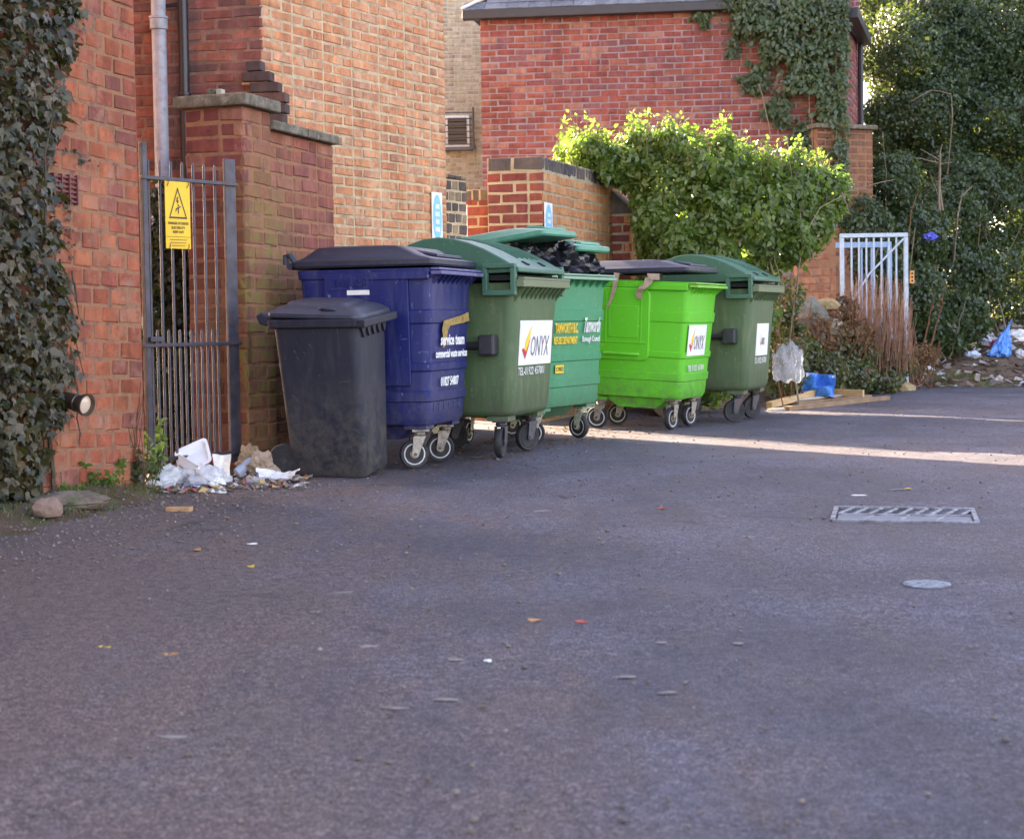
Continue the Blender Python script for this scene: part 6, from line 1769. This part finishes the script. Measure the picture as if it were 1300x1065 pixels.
strip('curled brown paper end hanging from the lime bin', 0.17, 1.215, [(0.03, ys_ - 0.036, 0.04), (0.02, ys_ - 0.060, -0.01), (-0.03, ys_ - 0.075, -0.05), (-0.06, ys_ - 0.05, -0.08), (-0.06, ys_ - 0.036, -0.13)], 0.075, 0.05, PAPER)

# ---------------------------------------------------------------- rubbish by the gate
def foam_box(c, rz):
    e = empty('takeaway_box', c, rz, 'open white foam takeaway box on the rubbish by the gate', 'takeaway box')
    w = 0.19
    def tray(name, T_):
        o_ = []
        MB().loft([rrect(w * .75, w * .75, .02, 0, 3), rrect(w, w, .03, .045, 3), rrect(w + .02, w + .02, .03, .047, 3), rrect(w + .02, w + .02, .03, .052, 3), rrect(w - .01, w - .01, .03, .05, 3), rrect(w * .72, w * .72, .02, .008, 3)]).build(name, FOAM, e, xf=T_, smooth=40)
    tray('tray', Matrix.Translation((0, 0, 0.05)) @ Matrix.Rotation(R(-28), 4, 'X') @ Matrix.Rotation(R(25), 4, 'Y'))
    tray('lid', Matrix.Translation((0.0, 0.06, 0.115)) @ Matrix.Rotation(R(48), 4, 'X') @ Matrix.Rotation(R(32), 4, 'Z'))
foam_box(gp_(243, 610), R(-20))
gA = [('crumpled_bag', 212, 612, (.075, .06, .085), FILMW, 'crumpled white plastic bag at the left end of the gate rubbish', 'plastic bag', 51),
      ('crumpled_bag', 228, 610, (.07, .055, .07), FILMW, 'crumpled white film in front of the foam box', 'plastic bag', 52),
      ('crumpled_bag', 262, 611, (.075, .06, .09), FILMW, 'pale crumpled bag right of the foam box', 'plastic bag', 53),
      ('crumpled_bag', 250, 612, (.05, .045, .05), FILMC, 'clear crumpled film between the foam box and pale bag', 'plastic bag', 54),
      ('crumpled_paper', 318, 597, (.055, .05, .10), CARD, 'crumpled brown paper bag leaning by the wheelie bin wheel', 'paper', 55),
      ('crumpled_paper', 337, 600, (.07, .06, .085), PAPER, 'torn tan paper bag in front of the wheelie bin wheel', 'paper', 56),
      ('crumpled_paper', 275, 613, (.03, .03, .03), WPAPER, 'small crumpled white paper ball in the gate rubbish', 'paper', 57),
      ('crumpled_bag', 200, 614, (.06, .05, .05), FILMW, 'white bag end behind the green weed', 'plastic bag', 58)]
for nm, px, py, s, m, lab, cat, sd_ in gA:
    lump(nm, gp_(px, py + 5), (s[0] * 1.35, s[1] * 1.2, s[2] * (0.8 if m in (FILMW, FILMC) else 1.1)), m, lab, cat, 'rubbish by the bar gate', sd_, 0.5, 1.6, 4, smooth=m in (FILMW, FILMC))
sheet('wrapper', gp_(281, 612), 0.10, 0.17, mat('printed_wrapper', (0.70, 0.66, 0.62), 0.5, 0.1, 10, 0.1, 60, 0.0, dirt=(0.65, 0.42, 0.08), dscale=14, dth=(0.55, 0.65)), 'upright white wrapper with yellow print in the gate rubbish', 'wrapper', 'rubbish by the bar gate', 61, 0.5, R(15), (R(72), R(12)))
sheet('wrapper', gp_(302, 616), 0.19, 0.07, mat('pink_wrapper', (0.65, 0.10, 0.16), 0.5), 'pink and white wrapper lying in the gate rubbish', 'wrapper', 'rubbish by the bar gate', 62, 0.25, R(-12), (R(10), 0))
sheet('paper', gp_(348, 610), 0.19, 0.10, WPAPER, 'winged sheet of white paper before the wheelie bin wheel', 'paper', 'rubbish by the bar gate', 63, 0.9, R(10), (R(28), 0))
sheet('paper', gp_(366, 611), 0.17, 0.09, WPAPER, 'small bent white paper beside the wheelie bin corner', 'paper', 'rubbish by the bar gate', 64, 0.8, R(-20), (R(30), R(-14)))
sheet('wrapper', gp_(363, 616), 0.14, 0.06, mat('yellow_wrapper', (0.62, 0.50, 0.12), 0.5), 'flat yellow wrapper at the wheelie bin foot', 'wrapper', 'rubbish by the bar gate', 65, 0.1, R(5))
e = empty('drinks_carton', gp_(326, 613), R(-8), 'grey flattened carton lying in the gate rubbish', 'carton')
MB().box((0, 0, 0.02), (0.11, 0.06, 0.035)).build('carton_body', mat('grey_carton', (0.38, 0.37, 0.34), 0.6, 0.2, 20), e, bevel=0.006)
MB().box((0.0625, 0, 0.02), (0.012, 0.05, 0.025)).build('carton_end', mat('carton_dark', (0.08, 0.06, 0.06), 0.6), e)
e = empty('plastic_bottle', gp_(300, 606), R(35), 'clear bluish plastic bottle leaning in the gate rubbish', 'bottle')
MB().lathe([(0.004, 0.0), (0.03, 0.004), (0.032, 0.05), (0.028, 0.065), (0.032, 0.08), (0.032, 0.12), (0.013, 0.15), (0.013, 0.165)], 16, axis='z').build('bottle_body', thin('bottle_pet', (0.55, 0.65, 0.80), 0.4, 0.1), e, xf=Matrix.Translation((0, 0, 0.03)) @ Matrix.Rotation(R(58), 4, 'Y'), smooth=50)
MB().lathe([(0.015, 0.160), (0.015, 0.178), (0.004, 0.178)], 12, axis='z').build('bottle_cap', FILMD, e, xf=Matrix.Translation((0, 0, 0.03)) @ Matrix.Rotation(R(58), 4, 'Y'), smooth=40)
e = tag(MB().box((0, 0, 0.012), (0.13, 0.045, 0.024)).build('wood_offcut', mat('raw_wood', (0.46, 0.25, 0.12), 0.8, 0.2, 20, 0.2, 90, 0.3), None, bevel=0.004), 'small orange wood offcut lying on the asphalt by the verge', 'wood')
e.location = gp_(227, 648); e.rotation_euler = (0, 0, R(-12))
# fine scraps nobody could count
def scraps(name, n_, region, cols, smin, smax, label):
    V, Fc, rn = [], [], []
    for k in range(n_):
        c = region()
        if c is None: continue
        a = random.uniform(0, 3.14); w, l = random.uniform(smin, smax), random.uniform(smin, smax) * 1.6
        m3 = Matrix.Rotation(a, 3, 'Z') @ Matrix.Rotation(random.gauss(0, .35), 3, 'X') @ Matrix.Rotation(random.gauss(0, .35), 3, 'Y')
        base = len(V)
        for dx, dy in ((-1, -1), (1, -1), (1, 1), (-1, 1)):
            V.append(tuple(Vector(c) + m3 @ Vector((dx * w / 2 * random.uniform(.6, 1), dy * l / 2 * random.uniform(.6, 1), random.uniform(0, .15) * w)) + Vector((0, 0, 0.25 * w))))
        Fc += [(base, base + 1, base + 2), (base, base + 2, base + 3)]
        rn += [random.random()] * 4
    m, t, b, pos = new_mat(name + '_mix')
    at = nn(t, 'ShaderNodeAttribute', attribute_name='rnd').outputs['Fac']
    setc(t, b, 'Base Color', ramp(t, at, [(i / len(cols), c) for i, c in enumerate(cols)], 'CONSTANT'))
    b.inputs['Roughness'].default_value = 0.7
    o = np_mesh(name, np.array(V), np.array(Fc), m, None, np.array(rn), kind='stuff')
    tag(o, label, 'litter')
def reg_gate():
    px = random.uniform(198, 392); py = random.uniform(600, 626) - (5 if px > 300 else 0)
    return gp_(px, py, 0.004)
scraps('litter_scraps', 900, reg_gate, [(0.62, 0.61, 0.6), (0.22, 0.15, 0.09), (0.10, 0.07, 0.05), (0.30, 0.22, 0.15), (0.5, 0.48, 0.45), (0.15, 0.18, 0.35), (0.07, 0.06, 0.05), (0.5, 0.32, 0.12), (0.55, 0.08, 0.08), (0.18, 0.12, 0.08)], 0.012, 0.05, 'small scraps of litter strewn before the bar gate')

# ---------------------------------------------------------------- planks, bags and stones at the foot of the bank
WOOD = mat('new_timber', (0.58, 0.36, 0.16), 0.7, 0.2, 5, 0.2, 60, 0.2, stretch=(1, 1, 6))
WOODB = mat('brown_timber', (0.28, 0.165, 0.09), 0.8, 0.25, 6, 0.25, 60, 0.3)
WOODG = mat('grey_timber', (0.45, 0.38, 0.31), 0.8, 0.2, 8, 0.2, 60, 0.3)
def plank(px0, py0, px1, py1, z0, z1, w, h, m, lab):
    a, b_ = gp_(px0, py0), gp_(px1, py1)
    a.z, b_.z = z0 + h / 2 - 0.006, z1 + h / 2 - 0.006
    d = b_ - a; L = d.length; d.normalize()
    v = Vector((0, 0, 1)).cross(d).normalized(); u_ = d.cross(v)
    o = MB().box((0, 0, 0), (L, w, h)).build('plank', m, None, bevel=0.003)
    o.matrix_world = Matrix.Translation((a + b_) / 2) @ Matrix((d, v, u_)).transposed().to_4x4()
    tag(o, lab, 'plank', 'planks at the foot of the bank')
plank(978, 518, 1036, 510, 0.0, 0.07, 0.06, 0.065, WOOD, 'short thick pale plank left of the blue bag')
plank(1050, 507, 1098, 509, 0.05, 0.05, 0.03, 0.075, WOOD, 'pale plank on edge right of the blue bag')
plank(1000, 521, 1128, 507, 0.0, 0.0, 0.07, 0.045, WOODB, 'long brown plank lying foremost on the asphalt edge')
plank(988, 516, 1078, 507, 0.045, 0.045, 0.05, 0.022, WOODG, 'grey weathered lath lying across the planks')
plank(978, 522, 1010, 520, 0.0, 0.0, 0.05, 0.03, WOODG, 'short grey lath end beside the dark green bin')
plank(1010, 514, 1105, 505, 0.0, 0.0, 0.08, 0.04, WOODB, 'brown plank under the blue bag')
c = gp_(1041, 510); c.z = 0.04
sheet('plastic_bag', c, 0.34, 0.26, FILMB, 'bright blue plastic sheet standing among the planks', 'plastic bag', None, 71, 0.30, R(-8), (R(68), R(10)), 14, 1.6)
# hanging clear bag
hc = P(1003, 490, 14.9)
e = lump('plastic_bag', (hc.x, hc.y, hc.z + 0.19), (0.14, 0.10, 0.215), FILMC, 'clear plastic bag hanging at the hedge foot', 'plastic bag', None, 72, 0.32, 1.3, 4, smooth=True, ground=False)
for v in e.data.vertices:
    k = (v.co.z + 0.26) / 0.52
    v.co.x += 0.012 * math.sin(v.co.y * 90) ; v.co.z += 0.02 * math.sin(v.co.x * 60)

# ---------------------------------------------------------------- rubbish on the far bank
def far(px, py, Y):
    p = P(px, py, Y); p.z = zb_(p.x, p.y) - 0.02
    return p
def on_bank(px, py):
    """first point of the bank seen at this pixel"""
    Y = 18.5
    while Y < 27:
        p = P(px, py, Y)
        if p.z <= zb_(p.x, p.y): return Vector((p.x, p.y, zb_(p.x, p.y) - 0.015))
        Y += 0.03
    return far(px, py, 23)
for k, (px, py, s, m, lab) in enumerate(((1218, 408, (.20, .12, .10), FILMD, 'dark blue plastic bag in the low bush'), (1259, 412, (.12, .1, .09), FILMD, 'dark blue bag beside the white bag on the bank'), (1180, 302, (.09, .06, .06), FILMD, 'dark blue scrap caught high in the bush'), (1250, 404, (.10, .09, .13), FILMW, 'white bag above the blue plastic on the bank'),
        (1285, 402, (.24, .16, .13), mat('silver_film', (0.42, 0.44, 0.47), 0.3, 0.3, 12), 'silvery sheet rubbish on top of the heap'), (1295, 415, (.26, .18, .12), mat('grey_rubbish', (0.30, 0.29, 0.29), 0.6, 0.4, 9), 'grey rubbish lump on the heap'), (1292, 430, (.22, .15, .10), WPAPER, 'pale rubbish lump low on the heap'),
        (1252, 432, (.10, .08, .07), mat('lilac_film', (0.45, 0.45, 0.55), 0.4), 'lilac grey bag left of the sky blue bag'), (1236, 450, (.10, .07, .06), mat('pale_blue_film', (0.50, 0.58, 0.68), 0.4), 'pale blue crumpled bag on the brown litter'), (1298, 450, (.08, .07, .07), FILMW, 'white bag at the right foot of the heap'),
        (1262, 437, (.05, .05, .05), mat('crimson_scrap', (0.40, 0.03, 0.08), 0.5), 'crimson scrap beside the sky blue bag'), (1231, 437, (.09, .07, .06), mat('tan_rubbish', (0.45, 0.36, 0.20), 0.7), 'tan crumpled rubbish on the bank'))):
    if k == 2:
        p = P(px, py, 20.75)
        lump('plastic_bag', p, s, m, lab, 'rubbish', 'rubbish tipped on the bank', 80 + k, 0.5, 2.0, 3, ground=False)
    else:
        lump('plastic_bag', on_bank(px, py + 3), s, m, lab, 'rubbish', 'rubbish tipped on the bank', 80 + k, 0.5, 2.0, 3)
q = on_bank(1272, 452)
o = lump('plastic_bag', q, (0.17, 0.13, 0.20), FILMB, 'sky blue plastic bag with twisted neck on the heap', 'rubbish', 'rubbish tipped on the bank', 95, 0.5, 2.2, 4)
for v in o.data.vertices:
    k = max(0, v.co.z) / 0.36
    v.co.x = v.co.x * max(0.16, 1 - 0.95 * k) + 0.14 * k * k; v.co.y *= max(0.2, 1 - 0.85 * k); v.co.z *= 1.35
q = on_bank(1195, 456)
e = empty('concrete_block', q, R(8), 'pale concrete block lying on the brown bank edge', 'block')
MB().box((0, 0, 0.05), (0.17, 0.09, 0.10)).build('block_body', ROCK, e, bevel=0.01)
for k, (px, py, w, l, lab) in enumerate(((1222, 470, .22, .10, 'white sheet lying on the dirt edge'), (1232, 463, .2, .07, 'pale strip lying above the white sheet'), (1245, 472, .18, .06, 'grey strip beside the white sheet'), (1197, 467, .2, .08, 'lilac sheet below the concrete block'), (1270, 458, .14, .06, 'white sheet under the sky blue bag'), (1252, 458, .1, .05, 'white scrap left of the sky blue bag'), (1150, 512 - 10, .16, .05, 'pale scrap on the bank edge by the long brown plank'), (1200, 490, .3, .05, 'long pale sliver on the asphalt edge'))):
    sheet('rubbish_sheet', on_bank(px, py), w, l, (WPAPER, mat('grey_sheet', (0.42, 0.42, 0.46), 0.6))[k in (2, 3)], lab, 'rubbish', 'flat rubbish on the bank edge', 100 + k, 0.3, random.uniform(-.4, .4), (R(8), 0))
def reg_bank():
    for _ in range(20):
        x, y = random.uniform(5.0, 11.0), random.uniform(19.2, 23.4)
        if bank_d(np.array([x]), np.array([y]))[0] > -0.2 and random.random() < 0.35 + 0.1 * (x - 5): return (x, y, max(0, zb_(x, y)) + 0.01)
    return None
scraps('tipped_litter', 1300, reg_bank, [(0.45, 0.44, 0.42), (0.20, 0.12, 0.08), (0.14, 0.08, 0.05), (0.30, 0.26, 0.24), (0.5, 0.48, 0.5), (0.22, 0.16, 0.12), (0.16, 0.10, 0.07), (0.35, 0.30, 0.28)], 0.03, 0.12, 'small tipped litter scattered on the far bank')
# fallen branches
for k, (x0, y0, x1, y1, lab) in enumerate(((1160, 468, 1200, 452, 'pale fallen branch at the bank corner'), (1165, 430, 1182, 450, 'thin fallen twig beneath the dock stalks'), (1210, 486, 1262, 482, 'grey fallen stick along the asphalt edge'))):
    a, b_ = on_bank(x0, y0), on_bank(x1, y1)
    e = empty('fallen_branch', a, label=lab, cat='branch', group='fallen sticks on the bank')
    MB().tube(wiggle(a + Vector((0, 0, .04)), b_ + Vector((0, 0, .05)), 6, 0.04, k), np.linspace(.018, .008, 7), 6).build('stick', TWIG, e, world=True)

# ---------------------------------------------------------------- covers in the asphalt
STEEL = mat('worn_steel', (0.24, 0.25, 0.28), 0.42, 0.25, 14, 0.3, 90, 0.3, 0.6, dirt=(0.10, 0.095, 0.10), dscale=18, dth=(0.44, 0.64))
gc = (G(1042.7, 661.6) + G(1254, 647)) / 2
gt = empty('drain_grate', (gc.x, gc.y, 0.0), R(-14), 'worn steel drain grate set in the asphalt', 'drain grate')
gw_, gd_ = 0.62, 0.50
MB().box((0, 0, -0.009), (gw_ + 0.02, gd_ + 0.02, 0.006)).build('pit', mat('drain_dark', (0.03, 0.03, 0.035), 0.9), gt)
for (cx, cy, w, l) in ((0, -gd_ / 2, gw_, 0.022), (0, gd_ / 2, gw_, 0.022), (-gw_ / 2, 0, 0.022, gd_), (gw_ / 2, 0, 0.022, gd_), (0, -0.03, gw_ - .03, 0.026)):
    MB().box((cx, cy, -0.003), (w, l, 0.018)).build('frame_bar', STEEL, gt, bevel=0.003)
for k in range(9):
    x = -gw_ / 2 + 0.05 + k * (gw_ - 0.08) / 8
    MB().box((x, 0.11, -0.001), (0.020, 0.23, 0.012), Matrix.Rotation(R(-14), 3, 'Z')).build('bar', STEEL, gt, bevel=0.002)
for k in range(3):
    x = -gw_ / 2 + (k + 1) * gw_ / 4
    MB().box((x, -0.14, -0.001), (0.016, 0.17, 0.012), Matrix.Rotation(R(-14), 3, 'Z')).build('bar', STEEL, gt, bevel=0.002)
MB().box((0, -0.14, -0.002), (gw_ - 0.04, 0.18, 0.006)).build('plate', mat('grate_plate', (0.13, 0.135, 0.16), 0.5, 0.2, 10, 0.2, 80, 0.2, 0.5), gt)
cc = G(1181, 742)
e = empty('valve_cover', (cc.x, cc.y, 0.0), label='small round pale metal valve cover in the asphalt', cat='cover')
MB().lathe([(0.001, -0.01), (0.080, -0.01), (0.080, -0.001), (0.074, 0.0005), (0.001, 0.0005)], 28, axis='z').build('disc', mat('cover_metal', (0.19, 0.24, 0.28), 0.5, 0.25, 60, 0.35, 160, 0.6, 0.3, dirt=(0.09, 0.09, 0.10), dscale=42, dth=(0.46, 0.62)), e, smooth=30)
MB().lathe([(0.080, -0.008), (0.080, -0.0035), (0.091, -0.0035), (0.091, -0.008)], 28, axis='z').build('rim', mat('cover_joint', (0.03, 0.028, 0.03), 0.9), e)

# ---------------------------------------------------------------- bits on the road
SCR = mat('pale_scrap', (0.22, 0.19, 0.17), 0.8, 0.2, 20)
for k, (px, py, w, l) in enumerate(((1094, 628, .09, .05), (1142, 621, .13, .04), (690, 648, .10, .03), (952, 681, .07, .03), (468, 821, .07, .035), (578, 838, .055, .035), (565, 889, .07, .02), (217, 937, .10, .02), (436, 752, .10, .03), (620, 839, .03, .03), (797, 860, .07, .02), (842, 816, .04, .015), (918, 655, .07, .02), (400, 777, .06, .02), (540, 578, .10, .03), (605, 580, .09, .03), (1240, 575, .05, .03), (1150, 560, .05, .03), (320, 690, .06, .03), (940, 817, .04, .02), (498, 900, .09, .012), (850, 880, .06, .015))):
    lump('paper_scrap', gp_(px, py, 0.002), (w * 0.36, l * 0.40, 0.0025), SCR if k % 9 else WPAPER, 'small pale scrap of paper lying on the asphalt', 'paper', 'pale scraps on the asphalt', 200 + k, 0.55, 1.6, 3, rz=random.uniform(-.4, .4))
for k, (px, py, m) in enumerate(((318, 719, 'y'), (1156, 620, 'y'), (680, 788, 'o'), (740, 790, 'r'), (842, 645, 'r'), (130, 823, 'y'), (214, 832, 'o'), (250, 698, 'o'))):
    col = {'y': (0.55, 0.36, 0.04), 'o': (0.45, 0.2, 0.07), 'r': (0.45, 0.07, 0.05)}[m]
    sheet('leaf_scrap', gp_(px, py, 0.004), 0.035, 0.025, mat('scrap_' + m, col, 0.7), {'y': 'tiny yellow fallen leaf on the asphalt', 'o': 'tiny orange scrap on the asphalt', 'r': 'tiny red scrap on the asphalt'}[m], 'scrap', 'coloured scraps on the asphalt ' + m, 240 + k, 0.3, random.uniform(0, 3), (0, 0), 4)
# loose grit
ib = bmesh.new(); bmesh.ops.create_icosphere(ib, subdivisions=1, radius=1.0)
iv = np.array([v.co[:] for v in ib.verts]); iff = np.array([[v.index for v in f.verts] for f in ib.faces]); ib.free()
N_ = 7000
V, Fc, rn = [], [], []
k = 0
while k < N_:
    if rng.random() < 0.55:
        t_, s_ = rng.uniform(-0.5, 6.0), abs(rng.normal(0.55, 0.45))
        q = LW_C - LW_D * t_ + LW_N * s_
        x, y = q.x, q.y
    else:
        y = rng.uniform(2.2, 17) ; x = rng.uniform(-0.42, 0.42) * y
    if y < 2.0: continue
    r_ = min(0.009, abs(rng.normal(0.002, 0.0024)) + 0.0016) * (1.25 if y > 6 else 1.0)
    V.append(iv * r_ * np.array([rng.uniform(.7, 1.4), rng.uniform(.7, 1.4), rng.uniform(.45, .8)]) + np.array([x, y, -0.004 + r_ * 0.3]) + rng.normal(0, r_ * .1, iv.shape))
    if (Vector((x, y, 0)) - LW_C).dot(LW_N) < 0.62 and y < 8.9:
        tt_ = -(Vector((x, y, 0)) - LW_C).dot(LW_D); ss_ = (Vector((x, y, 0)) - LW_C).dot(LW_N)
        if ss_ > 0: V[-1][:, 2] += max(0, float(verge_zs(np.array([tt_]), np.array([ss_]))[0]) + 0.005)
    Fc.append(iff + k * len(iv)); rn.append(np.full(len(iv), rng.random()))
    k += 1
m, t, b, pos = new_mat('grit_mix')
at = nn(t, 'ShaderNodeAttribute', attribute_name='rnd').outputs['Fac']
setc(t, b, 'Base Color', ramp(t, at, [(0, (0.10, 0.09, 0.09)), (0.35, (0.14, 0.11, 0.095)), (0.6, (0.20, 0.16, 0.13)), (0.8, (0.11, 0.075, 0.055)), (0.96, (0.17, 0.15, 0.13)), (1.0, (0.30, 0.28, 0.26))]))
b.inputs['Roughness'].default_value = 0.9
o = np_mesh('grit', np.vstack(V), np.vstack(Fc), m, None, np.concatenate(rn), kind='stuff', smooth=True)
tag(o, 'loose grit and small stones scattered on the asphalt', 'grit')
lp_ = []
while len(lp_) < 700:
    px, py = rng.uniform(300, 1000), 0
    y = rng.uniform(9.0, 15.5); x = -0.4 + (y - 9.4) * 0.42 + rng.normal(-0.35, 0.4)
    lp_.append((x, y, 0.004))
litter('leaf_litter', lp_, BRN, (0.02, 0.045), 'brown leaf crumbs blown under the row of bins')
